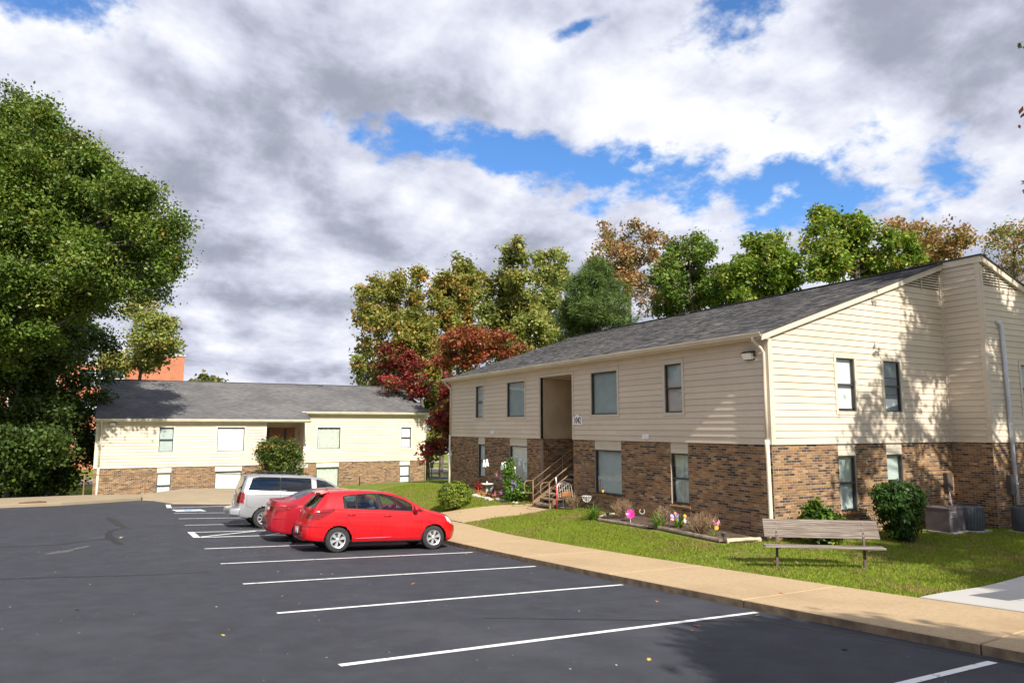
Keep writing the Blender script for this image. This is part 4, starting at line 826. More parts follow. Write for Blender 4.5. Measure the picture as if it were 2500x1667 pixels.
# ------------------------------------------------------------------ cars
def inpoly(x, z, P):
    c = False; j = len(P) - 1
    for i in range(len(P)):
        if (P[i][1] > z) != (P[j][1] > z) and x < (P[j][0] - P[i][0]) * (z - P[i][1]) / (P[j][1] - P[i][1]) + P[i][0]: c = not c
        j = i
    return c
class Car:
    def __init__(s, spec):
        s.__dict__.update(spec); L = s.L
        xs = np.unique(np.concatenate([np.linspace(0, .3, 26), np.arange(.3, L - .35, .026), np.linspace(L - .35, L, 28)])); s.xs = xs
        fine = np.arange(-.2, L + .2, .005)
        def cur(tab, sg=.03):
            y = np.interp(fine, [a for a, b in tab], [b for a, b in tab]); k = np.exp(-.5 * (np.arange(-20, 21) * .005 / sg) ** 2); k /= k.sum()
            yp = np.pad(y, 20, mode='edge'); return np.interp(xs, fine, np.convolve(yp, k, 'valid'))
        s.zt = cur(s.top, s.sm); s.zb = cur(s.bot, .05); s.zl = np.minimum(cur(s.belt, .06), s.zt - .02); s.w = cur(s.wid, .035); s.wr = cur(s.roofw, .08)
        rows = []
        for i in range(len(xs)):
            zt_, zb_, zl_, w_, wr_ = s.zt[i], s.zb[i], s.zl[i], s.w[i], s.wr[i]; h = max(0., zt_ - zl_); g = min(1., h / .34); g = g * g * (3 - 2 * g)
            we = (1 - g) * w_ * .80 + g * wr_; ze = zl_ + h * (.55 + .27 * g); H = zl_ - zb_; wb = w_ * (.935 - .0 * g)
            P = [(0, zb_), (.6 * w_, zb_), (.90 * w_, zb_ + .012), (.965 * w_, zb_ + .06 * H + .02), (.990 * w_, zb_ + .25 * H), (w_, zb_ + .52 * H), (.992 * w_, zb_ + .78 * H), (.975 * w_, zb_ + .93 * H), (wb, zl_), ((wb + we) / 2 + .012 * g + .02 * (1 - g), (zl_ + ze) / 2), (we, ze), (we * .86, zt_ - (zt_ - ze) * .30), (we * .5, zt_ - (zt_ - ze) * .07), (0, zt_)]
            P = np.array(P); out = []
            for k in range(len(P) - 1):
                p0, p1, p2, p3 = P[max(k - 1, 0)], P[k], P[k + 1], P[min(k + 2, len(P) - 1)]; n = 5
                for t in range(n):
                    t /= n; out.append(.5 * ((2 * p1) + (-p0 + p2) * t + (2 * p0 - 5 * p1 + 4 * p2 - p3) * t * t + (-p0 + 3 * p1 - 3 * p2 + p3) * t ** 3))
            out.append(P[-1]); rows.append(np.array(out))
        s.rows = np.array(rows); s.J = s.rows.shape[1]; s.jb = 8 * 5; s.je = 10 * 5
        # round the two ends in plan: pull each height in by the end profile
        s.X = np.repeat(xs[:, None], s.J, 1)
        for (tab, end) in ((s.rearp, 0), (s.frontp, 1)):
            zz_ = s.rows[:, :, 1]; d = np.interp(zz_, [a for a, b in tab], [b for a, b in tab])
            t = np.clip(1 - xs / .35, 0, 1) if not end else np.clip(1 - (s.L - xs) / .35, 0, 1)
            yy = (s.rows[:, :, 0] / np.maximum(s.w[:, None], .1)) ** 2 * .07
            s.X += (d + yy) * t[:, None] * (1 if not end else -1)
    def sy(s, x, z):
        i = int(np.clip(np.searchsorted(s.xs, x), 0, len(s.xs) - 1)); r = s.rows[i]; j0 = 10; j1 = s.je + 6
        return float(np.interp(z, r[j0:j1, 1], r[j0:j1, 0]))
    def build(s, root):
        n, J = len(s.xs), s.J; M = MAT[s.paint]
        V = np.zeros((n, 2 * J - 1, 3)); V[:, :J, 0] = s.X; V[:, :J, 1] = -s.rows[:, :, 0]; V[:, :J, 2] = s.rows[:, :, 1]
        V[:, J:, 0] = s.X[:, ::-1][:, 1:]; V[:, J:, 1] = s.rows[:, ::-1, 0][:, 1:]; V[:, J:, 2] = s.rows[:, ::-1, 1][:, 1:]
        K = 2 * J - 1; V = V.reshape(-1, 3); idx = np.arange(n * K).reshape(n, K); bins = {'body': []}
        xc = .5 * (s.xs[1:] + s.xs[:-1])
        for i in range(n - 1):
            x = xc[i]
            for j in range(K - 1):
                jj = min(j, K - 2 - j); f = (idx[i, j], idx[i + 1, j], idx[i + 1, j + 1], idx[i, j + 1]); c = V[list(f)].mean(0); tgt = 'body'
                xx_, z = c[0], c[2]
                if any((x - a) ** 2 + (z - s.wz) ** 2 < s.ar ** 2 for a in s.axles) and 12 <= jj < s.jb + 3: continue
                if s.jb - 6 <= jj < s.je + 4:
                    for nm, P in s.glass:
                        if inpoly(x, z, P): tgt = (nm, j >= J); break
                if tgt == 'body' and jj >= s.je + 1:
                    for nm, a, b, mg in s.tops:
                        if a < x < b and jj >= s.je + mg: tgt = (nm, 0)
                if tgt == 'body':
                    for nm, P, lo, hi in s.patch:
                        if lo <= jj < hi and inpoly(xx_, z, P): tgt = (nm, j >= J)
                if tgt == 'body' and z < s.skirt(x): tgt = ('lower_trim', 0)
                bins.setdefault(tgt, []).append(f)
        # ends
        for i, rev in ((0, False), (n - 1, True)):
            for j in range(J - 1):
                f = (idx[i, j], idx[i, j + 1], idx[i, K - 2 - j], idx[i, K - 1 - j]); zc = V[list(f)][:, 2].mean()
                bins['body' if zc >= s.skirt(s.xs[i]) else ('lower_trim', 0)].append(f if not rev else f[::-1]) if ('body' if zc >= s.skirt(s.xs[i]) else ('lower_trim', 0)) in bins else bins['body'].append(f)
        # snap arch edges to the circle
        for a in s.axles:
            d = np.hypot(V[:, 0] - a, V[:, 2] - s.wz); k = (np.abs(d - s.ar) < .019) & (np.abs(V[:, 1]) > .35); q = s.ar / np.maximum(d, .01)
            V[k, 0] = a + (V[k, 0] - a) * q[k]; V[k, 2] = s.wz + (V[k, 2] - s.wz) * q[k]
        mats = {'body': M, 'lower_trim': MAT['plastic'], 'tail_light': MAT['tail'], 'headlight': MAT['clear'], 'turn_signal': MAT['amber'], 'reverse_light': MAT['clear'], 'pillar_trim': MAT['plastic']}
        body = None
        for tgt in ['body'] + [k for k in bins if k != 'body']:
            F = np.array(bins[tgt]); used = np.unique(F); mp = np.full(len(V), -1); mp[used] = np.arange(len(used)); nm = tgt if isinstance(tgt, str) else tgt[0]
            m_ = mats.get(nm) or MAT[s.gm.get(nm, 'carglass')]
            me = npmesh(nm, V[used], mp[F], m_, smooth=True); o = bpy.data.objects.new(nm, me); lnk(o, root if nm in ('body',) else root)
        # inner wheel wells, floor pan
        for a in s.axles:
            for sg in (-1, 1):
                m = MB(); nn = 20; wy = s.sy(a, s.wz + s.ar * .9)
                for k in range(nn + 1):
                    t = -.25 + (math.pi + .5) * k / nn; p = (a + (s.ar + .004) * math.cos(t), s.wz + (s.ar + .004) * math.sin(t)); m.v += [(p[0], sg * .42, p[1]), (p[0], sg * (wy - .012), p[1])]
                    if k: b = 2 * k; m.face((b - 2, b, b + 1, b - 1))
                m.poly([(a + (s.ar + .004) * math.cos(-.25 + (math.pi + .5) * k / nn), sg * .42, s.wz + (s.ar + .004) * math.sin(-.25 + (math.pi + .5) * k / nn)) for k in range(nn + 1)])
                m.build('wheel_well', MAT['plastic'], root, fix=False)
        # wheels
        proto = None
        for a in s.axles:
            for sg in (-1, 1):
                wy = s.sy(a, s.wz + s.ar * .85) - .015
                if proto is None:
                    R_, wd = s.wr_, .20; m = MB(); rr_ = s.rim
                    m.lathe([(rr_, -.0), (rr_ + .012, .0), (R_ - .05, -.004), (R_ - .018, .008), (R_, .035), (R_, wd - .035), (R_ - .02, wd), (rr_, wd)], 40, (0, 0, 0), 'y')
                    m.lathe([(R_ - .012, .02), (R_ - .0035, .05), (R_ - .0035, wd - .05), (R_ - .012, wd - .02)], 40, (0, 0, 0), 'y')
                    ty = m.mesh('tyre', MAT['tyre'], True)
                    m = MB(); m.lathe([(0, .045), (rr_ - .03, .05), (rr_ + .002, .10)], 32, (0, 0, 0), 'y'); bk = m.mesh('wheel_back', MAT['plastic'], True)
                    m = MB(); m.lathe([(rr_ + .004, .02), (rr_ - .012, .006), (rr_ - .035, .016), (rr_ - .03, .045)], 40, (0, 0, 0), 'y'); m.lathe([(.001, .012), (.032, .013), (.05, .02), (.062, .045)], 24, (0, 0, 0), 'y')
                    ns = s.spokes
                    for k in range(ns):
                        t = 2 * math.pi * k / ns + .3
                        def q(r, dt, h): return (r * math.cos(t + dt), h, r * math.sin(t + dt))
                        w0, w1 = s.spw; d0 = w0 / .055; d1 = w1 / (rr_ - .03)
                        m.hexa([q(.045, -d0, .045), q(.045, d0, .045), q(rr_ - .025, d1, .045), q(rr_ - .025, -d1, .045), q(.045, -d0 * .8, .016), q(.045, d0 * .8, .016), q(rr_ - .025, d1 * .75, .014), q(rr_ - .025, -d1 * .75, .014)])
                    rm = m.mesh('rim', MAT['rim']); bm = bmesh.new(); bm.from_mesh(rm); bmesh.ops.recalc_face_normals(bm, faces=bm.faces); bm.to_mesh(rm); bm.free(); proto = (ty, bk, rm)
                wo_ = bpy.data.objects.new('wheel', None); wo_.location = (a, sg * wy, s.wz); wo_.rotation_euler = (0, rnd.uniform(0, 3) * 0, 0 if sg < 0 else math.pi); lnk(wo_, root)
                for nm, me in zip(('tyre', 'wheel_back', 'rim'), proto): lnk(bpy.data.objects.new(nm, me), wo_)
        # window rubbers, seams
        for nm, P in s.glass:
            for sg in (-1, 1):
                m = MB(); Q = []
                for a, b in zip(P, P[1:] + P[:1]):
                    k = max(1, int(math.dist(a, b) / .06))
                    for t in range(k): x, z = a[0] + (b[0] - a[0]) * t / k, a[1] + (b[1] - a[1]) * t / k; Q.append((x, sg * (s.sy(x, z) + .002), z))
                m.tube(Q + Q[:1], .013, 5, 0, False); m.build('window_seal', MAT['plastic'], root, smooth=True)
        for ln in s.seams:
            for sg in (-1, 1):
                m = MB(); Q = []
                for a, b in zip(ln, ln[1:]):
                    k = max(1, int(math.dist(a, b) / .05))
                    for t in range(k + 1): x, z = a[0] + (b[0] - a[0]) * t / k, a[1] + (b[1] - a[1]) * t / k; Q.append((x, sg * (s.sy(x, z) - .002), z))
                m.tube(Q, .0055, 4, 0, False); m.build('panel_seam', MAT['plastic'], root)
        for x, z in s.handles:
            for sg in (-1, 1):
                y = s.sy(x, z); m = MB(); m.tube([(x - .10, sg * (y - .005), z), (x - .085, sg * (y + .018), z), (x + .085, sg * (y + .02), z - .004), (x + .1, sg * (y - .005), z - .004)], [.012, .016, .015, .010], 8); m.build('door_handle', M, root, smooth=True)
        x, z = s.mirror
        for sg in (-1, 1):
            y = s.sy(x, z - .04); m = MB(); m.tube([(x + .02, sg * (y - .02), z - .05), (x + .01, sg * (y + .08), z - .03)], .022, 8); m.lathe([(.001, -.05), (.055, -.045), (.075, -.01), (.07, .04), (.03, .085), (.001, .09)], 14, (x, sg * (y + .14), z), 'x'); m.v = [(a, b if abs(b) < y + .08 else sg * (y + .14) + (b - sg * (y + .14)) * 1.25, c) for a, b, c in m.v]; o = m.build('door_mirror', M, root, smooth=True)
        # seats and floor
        fl_ = MB(); fl_.box(.5, s.L - 1.1, -.70, .70, s.zb.min() + .05, s.zb.min() + .10); fl_.build('floor_pan', MAT['dark'], root)
        for x, ys_ in s.seats:
            for y in ys_:
                m = MB(); m.tube([(x, y, .45), (x + .1, y, .55), (x + .45, y, .58)], [.16, .19, .17], 10); m.tube([(x + .02, y, .50), (x - .06, y, .85), (x - .13, y, 1.10)], [.17, .19, .15], 10); m.tube([(x - .13, y - .1, 1.22), (x - .13, y + .1, 1.22)], [.085, .085], 10); m.build('seat', MAT['seat'], root, smooth=True)
        sx_, sz_ = s.steer; m = MB(); m.tube([(sx_ + .06 * math.sin(t), .36 + .18 * math.cos(t), sz_ + .17 * math.sin(t)) for t in [i * .45 for i in range(15)]], .016, 6, 0, False); m.build('steering_wheel', MAT['plastic'], root)
        m = MB(); dx = s.dash; m.hexa([(dx, -.66, .72), (dx + .45, -.62, .72), (dx + .45, .62, .72), (dx, .66, .72), (dx + .05, -.66, .93), (dx + .45, -.6, .95), (dx + .45, .6, .95), (dx + .05, .66, .93)]); m.build('dashboard', MAT['plastic'], root)
def place_car(o, x, y):
    gx = (za(x + .5, y) - za(x - .5, y)); gy = (za(x, y + .5) - za(x, y - .5)); Mx = Matrix(((1, 0, -gx), (0, 1, -gy), (gx, gy, 1))).to_4x4()
    q = Mx.to_quaternion(); o.rotation_mode = 'QUATERNION'; o.rotation_quaternion = q
def plate(root, x, z, w_=.31, h=.155, y=0):
    m = MB(); m.box(x - .012, x, y - w_ / 2, y + w_ / 2, z - h / 2, z + h / 2); o = m.build('licence_plate', MAT['plate'], root)
    q = MB(); q.box(x - .016, x - .010, y - w_ * .36, y + w_ * .36, z - .03, z + .035); q.build('plate_band', MAT['white'], o)
def emblem(root, x, z, r=.05):
    m = MB(); m.tube([(x, r * math.cos(t), z + r * math.sin(t)) for t in [i * math.pi / 8 for i in range(17)]], .009, 6, 0, False); m.bar((x, -r * 1.3, z), (x, r * 1.3, z), .012, .022); m.build('emblem', MAT['chrome'], root)
def wiper(root, pts):
    m = MB(); m.tube(pts, .008, 5); m.build('wiper', MAT['plastic'], root)
# --- red hatchback
hatch = dict(L=4.22, paint='red', sm=.03, top=[(0, .60), (.02, .70), (.10, .78), (.16, .98), (.22, 1.07), (.50, 1.40), (.56, 1.475), (.75, 1.515), (1.1, 1.54), (1.5, 1.545), (2.0, 1.525), (2.4, 1.47), (2.7, 1.36), (3.0, 1.205), (3.22, 1.085), (3.35, 1.04), (3.7, .965), (3.95, .885), (4.08, .80), (4.16, .70), (4.22, .58)],
    bot=[(0, .30), (.5, .24), (1, .20), (3.2, .20), (3.9, .20), (4.22, .26)], belt=[(0, .9), (.2, 1.05), (.6, 1.085), (1, 1.065), (2, 1.035), (3, .985), (3.4, .955), (3.9, .84), (4.22, .56)],
    wid=[(0, .74), (.12, .80), (.35, .838), (.8, .848), (3.3, .848), (3.75, .825), (4.0, .765), (4.12, .68), (4.22, .55)], roofw=[(0, .60), (.5, .585), (1.2, .60), (2.2, .60), (2.7, .62), (3.2, .68), (4.2, .6)],
    rearp=[(.2, .05), (.45, 0), (.66, 0), (.72, .02), (1.0, 0), (1.6, 0)], frontp=[(.2, .05), (.45, 0), (.8, 0)], axles=(.855, 3.455), wz=.31, ar=.357, wr_=.312, rim=.205, spokes=6, spw=(.026, .052),
    glass=[('side_window', [(.985, 1.095), (1.30, 1.082), (1.30, 1.425), (1.10, 1.405), (.965, 1.375)]), ('side_window', [(1.325, 1.081), (1.90, 1.058), (1.83, 1.455), (1.325, 1.428)]), ('side_window', [(2.0, 1.054), (2.83, 1.012), (2.83, 1.175), (2.62, 1.29), (2.33, 1.385), (2.06, 1.435), (1.915, 1.452)]), ('side_window', [(2.89, 1.008), (3.13, .995), (2.89, 1.135)])],
    tops=[('windscreen', 2.46, 3.24, 3), ('rear_window', .235, .50, 4)], gm={'windscreen': 'carglass', 'rear_window': 'privacy'},
    patch=[('pillar_trim', [(1.90, 1.05), (2.0, 1.05), (1.915, 1.46), (1.83, 1.46)], 20, 60), ('reverse_light', [(.12, .845), (.30, .835), (.26, .90), (.13, .90)], 20, 60), ('tail_light', [(.06, .82), (.33, .80), (.76, 1.04), (.74, 1.075), (.42, 1.06), (.2, .97)], 20, 60), ('turn_signal', [(3.86, .755), (4.02, .70), (4.04, .745), (3.86, .80)], 20, 62), ('headlight', [(3.78, .87), (3.98, .83), (4.13, .68), (4.05, .635), (3.84, .73)], 20, 62)],
    skirt=lambda x: .265 if .55 < x < 3.9 else (.30 if x < .55 else .22), seams=[[(1.0, 1.06), (1.03, .85), (1.12, .70), (1.25, .55), (1.27, .30)], [(1.965, 1.03), (1.98, .7), (1.96, .30)], [(3.02, .97), (3.08, .8), (3.06, .31)], [(1.27, .31), (3.06, .31)], [(.52, .62), (.05, .66)], [(3.86, .62), (4.1, .60)]],
    handles=[(1.17, .93), (2.13, .895)], mirror=(2.88, 1.06), seats=[(1.95, (-.36, .36)), (1.12, (-.4, .0, .4))], steer=(2.45, .92), dash=2.55)
def car_root(name, label, x, y, spec):
    o = empty(name, (x, y, za(x + spec['axles'][0], y)), 0, label, 'car'); place_car(o, x + 2, y); o.location.z = za(x, y) ; Car(spec).build(o); return o
c1 = car_root('hatchback_car', 'bright red hatchback with silver wheel covers parked nose to the kerb', 4.095, 19.16, hatch)
plate(c1, -.006 + .0, .54); emblem(c1, .145, .955); wiper(c1, [(.17, .05, 1.05), (.21, .12, 1.08), (.30, .35, 1.165)])
m = MB(); m.tube([(.72, .0, 1.52), (.66, .0, 1.58), (.35, .0, 1.80)], [.012, .005, .003], 6); m.build('antenna', MAT['plastic'], c1)
m = MB(); m.hexa([(.43, -.52, 1.43), (.62, -.54, 1.47), (.62, .54, 1.47), (.43, .52, 1.43), (.40, -.50, 1.468), (.66, -.52, 1.512), (.66, .52, 1.512), (.40, .50, 1.468)]); m.build('roof_spoiler', MAT['red'], c1)
m = MB(); m.tube([(1.3, -.852, .345), (1.98, -.856, .35), (2.25, -.855, .36)], [.002, .006, .002], 5); m.build('scrape', MAT['rose'], c1)
# --- crimson sedan
sedan = dict(L=4.6, paint='maroon', sm=.028, top=[(0, .62), (.03, .76), (.10, .98), (.15, 1.12), (.20, 1.155), (.55, 1.165), (.75, 1.22), (1.10, 1.385), (1.40, 1.46), (1.9, 1.495), (2.3, 1.475), (2.65, 1.41), (3.0, 1.25), (3.3, 1.09), (3.5, 1.03), (4.0, .95), (4.3, .85), (4.5, .72), (4.6, .56)],
    bot=[(0, .30), (.6, .22), (3.9, .20), (4.6, .25)], belt=[(0, .9), (.2, 1.07), (.8, 1.06), (2, 1.02), (3.4, .95), (4.2, .82), (4.6, .54)], wid=[(0, .72), (.12, .80), (.4, .86), (1, .88), (3.6, .88), (4.2, .83), (4.45, .72), (4.6, .56)], roofw=[(0, .62), (1, .60), (2.2, .61), (3.2, .68), (4.6, .6)],
    rearp=[(.2, .06), (.45, 0), (.68, 0), (.75, .03), (1.1, 0), (1.6, 0)], frontp=[(.2, .05), (.45, 0), (.8, 0)], axles=(.98, 3.68), wz=.315, ar=.362, wr_=.317, rim=.21, spokes=5, spw=(.02, .03),
    glass=[('side_window', [(1.0, 1.085), (1.30, 1.075), (1.30, 1.33), (1.18, 1.27)]), ('side_window', [(1.33, 1.07), (2.03, 1.05), (1.97, 1.42), (1.6, 1.415), (1.33, 1.345)]), ('side_window', [(2.12, 1.045), (3.1, 1.0), (3.05, 1.09), (2.7, 1.30), (2.35, 1.40), (2.05, 1.42)])],
    tops=[('windscreen', 2.72, 3.40, 3), ('rear_window', .74, 1.36, 3)], gm={'windscreen': 'carglass', 'rear_window': 'privacy'},
    patch=[('reverse_light', [(.09, .885), (.42, .90), (.42, .955), (.09, .955)], 20, 60), ('tail_light', [(.0, .84), (.32, .84), (.78, 1.03), (.66, 1.06), (.1, 1.0)], 20, 60), ('headlight', [(4.1, .84), (4.4, .74), (4.45, .64), (4.1, .72)], 20, 62)],
    skirt=lambda x: .25, seams=[[(1.28, 1.05), (1.32, .8), (1.42, .35)], [(2.08, 1.03), (2.1, .35)], [(3.3, .97), (3.3, .35)], [(.55, .65), (.02, .68)]], handles=[(1.42, .94), (2.28, .92)], mirror=(3.05, 1.06), seats=[(2.2, (-.37, .37)), (1.35, (-.4, .4))], steer=(2.7, .92), dash=2.8)
c2 = car_root('sedan_car', 'dark crimson saloon car half hidden between the hatchback and the van', 3.72, 21.82, sedan)
plate(c2, .095, .90); emblem(c2, .135, 1.06); 
m = MB(); m.box(.085, .10, -.34, .34, .985, 1.01); m.build('trunk_garnish', MAT['chrome'], c2)
# --- silver minivan
van = dict(L=4.74, paint='silver', sm=.03, top=[(0, .58), (.03, .64), (.12, .70), (.17, 1.0), (.24, 1.25), (.38, 1.64), (.45, 1.70), (.8, 1.735), (1.7, 1.745), (2.5, 1.71), (2.9, 1.64), (3.3, 1.47), (3.7, 1.24), (3.95, 1.13), (4.3, 1.03), (4.55, .90), (4.68, .75), (4.74, .56)],
    bot=[(0, .38), (.5, .30), (4.2, .26), (4.74, .32)], belt=[(0, .95), (.3, 1.20), (1, 1.195), (2.6, 1.16), (3.4, 1.10), (4.0, 1.03), (4.74, .55)], wid=[(0, .80), (.12, .865), (.35, .905), (.8, .915), (3.8, .915), (4.3, .87), (4.6, .76), (4.74, .58)], roofw=[(0, .66), (.5, .665), (2.5, .66), (3.2, .70), (4.7, .6)],
    rearp=[(.2, .05), (.4, 0), (.62, 0), (.7, .06), (1.2, .02), (1.8, 0)], frontp=[(.2, .05), (.5, 0), (.9, 0)], axles=(1.0, 3.84), wz=.325, ar=.375, wr_=.327, rim=.205, spokes=7, spw=(.02, .028),
    glass=[('side_window', [(.46, 1.235), (1.47, 1.205), (1.47, 1.635), (.82, 1.64), (.60, 1.60)]), ('side_window', [(1.495, 1.204), (2.52, 1.17), (2.50, 1.615), (1.495, 1.635)]), ('side_window', [(2.70, 1.165), (3.62, 1.13), (3.30, 1.36), (3.0, 1.52), (2.70, 1.585)])],
    tops=[('windscreen', 2.98, 3.88, 3), ('rear_window', .235, .385, 3)], gm={'side_window': 'privacy', 'rear_window': 'privacy', 'windscreen': 'carglass'},
    patch=[('reverse_light', [(.19, .90), (.31, .90), (.31, .985), (.19, .985)], 20, 60), ('tail_light', [(.15, .80), (.33, .79), (.36, 1.10), (.33, 1.16), (.22, 1.15)], 20, 60), ('headlight', [(4.4, .9), (4.66, .75), (4.66, .66), (4.4, .74)], 20, 62)],
    skirt=lambda x: .36 if x > .5 else .0, seams=[[(.42, 1.2), (.42, .72), (.62, .66)], [(1.48, 1.18), (1.5, .42)], [(2.6, 1.66), (2.6, .42)], [(3.5, 1.1), (3.5, .42)], [(.66, 1.08), (1.5, 1.075), (2.58, 1.06)]], handles=[(2.45, 1.0), (2.75, 1.0)], mirror=(3.42, 1.20), seats=[(2.6, (-.4, .4)), (1.7, (-.4, .4))], steer=(3.1, 1.05), dash=3.25)
c3 = car_root('minivan_car', 'silver minivan with dark tinted windows and a black roof rack', 3.27, 25.92, van)
rk = MB()
for sg in (-1, 1):
    q = MB(); q.tube([(.5, sg * .58, 1.735), (.6, sg * .58, 1.80), (1.5, sg * .58, 1.815), (2.3, sg * .58, 1.785), (2.42, sg * .58, 1.73)], .018, 6); q.build('roof_rail', MAT['plastic'], c3, smooth=True)
for x, z in ((.85, 1.806), (1.6, 1.812), (2.2, 1.79)):
    q = MB(); q.tube([(x, -.58, z), (x, .58, z)], .016, 6); q.build('roof_crossbar', MAT['plastic'], c3)
plate(c3, .135, .80); wiper(c3, [(.245, -.1, 1.23), (.25, -.3, 1.27), (.27, -.55, 1.33)]); emblem(c3, .175, 1.02, .035)
m = MB(); m.hexa([(-.06, -.80, .42), (.25, -.9, .40), (.25, .9, .40), (-.06, .80, .42), (-.07, -.78, .62), (.25, -.905, .655), (.25, .905, .655), (-.07, .78, .62)]); bmq = m.build('rear_bumper', MAT['silver'], c3)
bv = bmq.modifiers.new('bevel', 'BEVEL'); bv.width = .05; bv.segments = 4; bmq.data.polygons.foreach_set('use_smooth', [True] * len(bmq.data.polygons))

# ------------------------------------------------------------------ plants
rng = np.random.default_rng(11)
CR = np.array([math.cos(R(28.493)), -math.sin(R(28.493)), 0]); CF = np.array([math.sin(R(28.493)) * math.cos(R(6.853)), math.cos(R(28.493)) * math.cos(R(6.853)), math.sin(R(6.853))]); CU = np.cross(CR, CF)
def at(xd, yd, d):            # photograph position (2352 wide) at distance d along the view axis
    k = 1.06293; x, y = (xd * k - 1250) / 1744.05, -(yd * k - 833.5) / 1744.05
    return (CF + CR * x + CU * y) * d
def pxm(r, d): return r * 1.06293 / 1744.05 * d
def leafmesh(name, C, Nrm, size, col, aspect=1.7, fold=0.):
    n = len(C); r = rng.normal(size=(n, 3)); t = np.cross(Nrm, r); t /= np.linalg.norm(t, axis=1)[:, None] + 1e-9; b = np.cross(Nrm, t)
    s = size[:, None]; L = t * s * .5 * aspect ** .5; W = b * s * .5 / aspect ** .5
    V = np.stack([C - L, C + W * 1.0 - L * .1 + Nrm * s * fold, C + L, C - W * 1.0 - L * .1 + Nrm * s * fold], 1).reshape(-1, 3); F = np.arange(4 * n).reshape(n, 4)
    return npmesh(name, V, F, MAT['leaf'], col)
def crown(lobes, ncl, per, spread, size, pal, outw=.7, up=.25, tip=None, tipk=.25, inner=.42, tufts=0, bright=1., spire=0):
    # lobes: (x,y,z,rx,ry,rz); each is broken into ragged tufts
    lobes = np.array(lobes, float)
    if tufts:
        sub = []
        for l in lobes:
            nt_ = int(tufts * (1 + min(2.5, (l[3] * l[4] * l[5]) ** (1 / 3) / 2.2)))
            for _ in range(nt_):
                q = rng.normal(size=3); q /= np.linalg.norm(q); rr = rng.random() ** .5 * 1.16; f = rng.uniform(.12, .31)
                sub.append((*(l[:3] + q * rr * l[3:]), *(l[3:] * f * rng.uniform(.75, 1.3, 3) * (np.array([.72, .72, 1.75]) if spire else 1.))))
            for _ in range(5 if spire else 3):
                q = rng.uniform(-.75, .75, 2); f = rng.uniform(.10, .19); sub.append((l[0] + q[0] * l[3], l[1] + q[1] * l[4], l[2] + l[5] * rng.uniform(.75, 1.3) * (1 - .5 * (q ** 2).sum()), l[3] * f, l[4] * f, l[5] * rng.uniform(.22, .42)))
        lobes = np.array(sub)
    vol = (lobes[:, 3] * lobes[:, 4] * lobes[:, 5]) ** (2 / 3); pr = vol / vol.sum()
    k = rng.choice(len(lobes), ncl, p=pr); d = rng.normal(size=(ncl, 3)); d /= np.linalg.norm(d, axis=1)[:, None]; r = rng.random(ncl) ** inner * rng.uniform(.88, 1.1, ncl)
    C = lobes[k, :3] + d * r[:, None] * lobes[k, 3:]
    wts = np.array([w_ for _, w_ in pal], float); wts /= wts.sum(); P = np.array([c for c, _ in pal]); ci = rng.choice(len(pal), ncl, p=wts)
    LC = np.repeat(C, per, 0) + rng.normal(size=(ncl * per, 3)) * spread * np.array([1, 1, .62]); dd = np.repeat(d, per, 0)
    N_ = dd * outw + rng.normal(size=(ncl * per, 3)) * .55 + np.array([0, 0, up]); N_ /= np.linalg.norm(N_, axis=1)[:, None]
    col = P[np.repeat(ci, per)] * bright * rng.uniform(.7, 1.3, (ncl * per, 1)) * rng.uniform(.92, 1.08, (ncl * per, 3))
    if tip is not None:
        q = np.repeat((r > .8) & (rng.random(ncl) < tipk), per) & (rng.random(ncl * per) < .75); col[q] = np.array(tip) * rng.uniform(.75, 1.25, (q.sum(), 1))
    sz = size * rng.uniform(.6, 1.35, ncl * per)
    return C, LC, N_, sz, col
def limb(m, a, b, r0, r1, sag=.12, n=7, k=7):
    a, b = Vector(a), Vector(b); L = (b - a).length; off = Vector((rnd.uniform(-1, 1), rnd.uniform(-1, 1), rnd.uniform(-.2, .8))) * L * sag; pts = []
    for i in range(n + 1):
        t = i / n; pts.append(a.lerp(b, t) + off * (4 * t * (1 - t)) + Vector((rnd.uniform(-1, 1), rnd.uniform(-1, 1), rnd.uniform(-1, 1))) * L * .012 * (0 < i < n))
    m.tube(pts, [r0 + (r1 - r0) * (i / n) ** .8 for i in range(n + 1)], k, 0, False); return pts
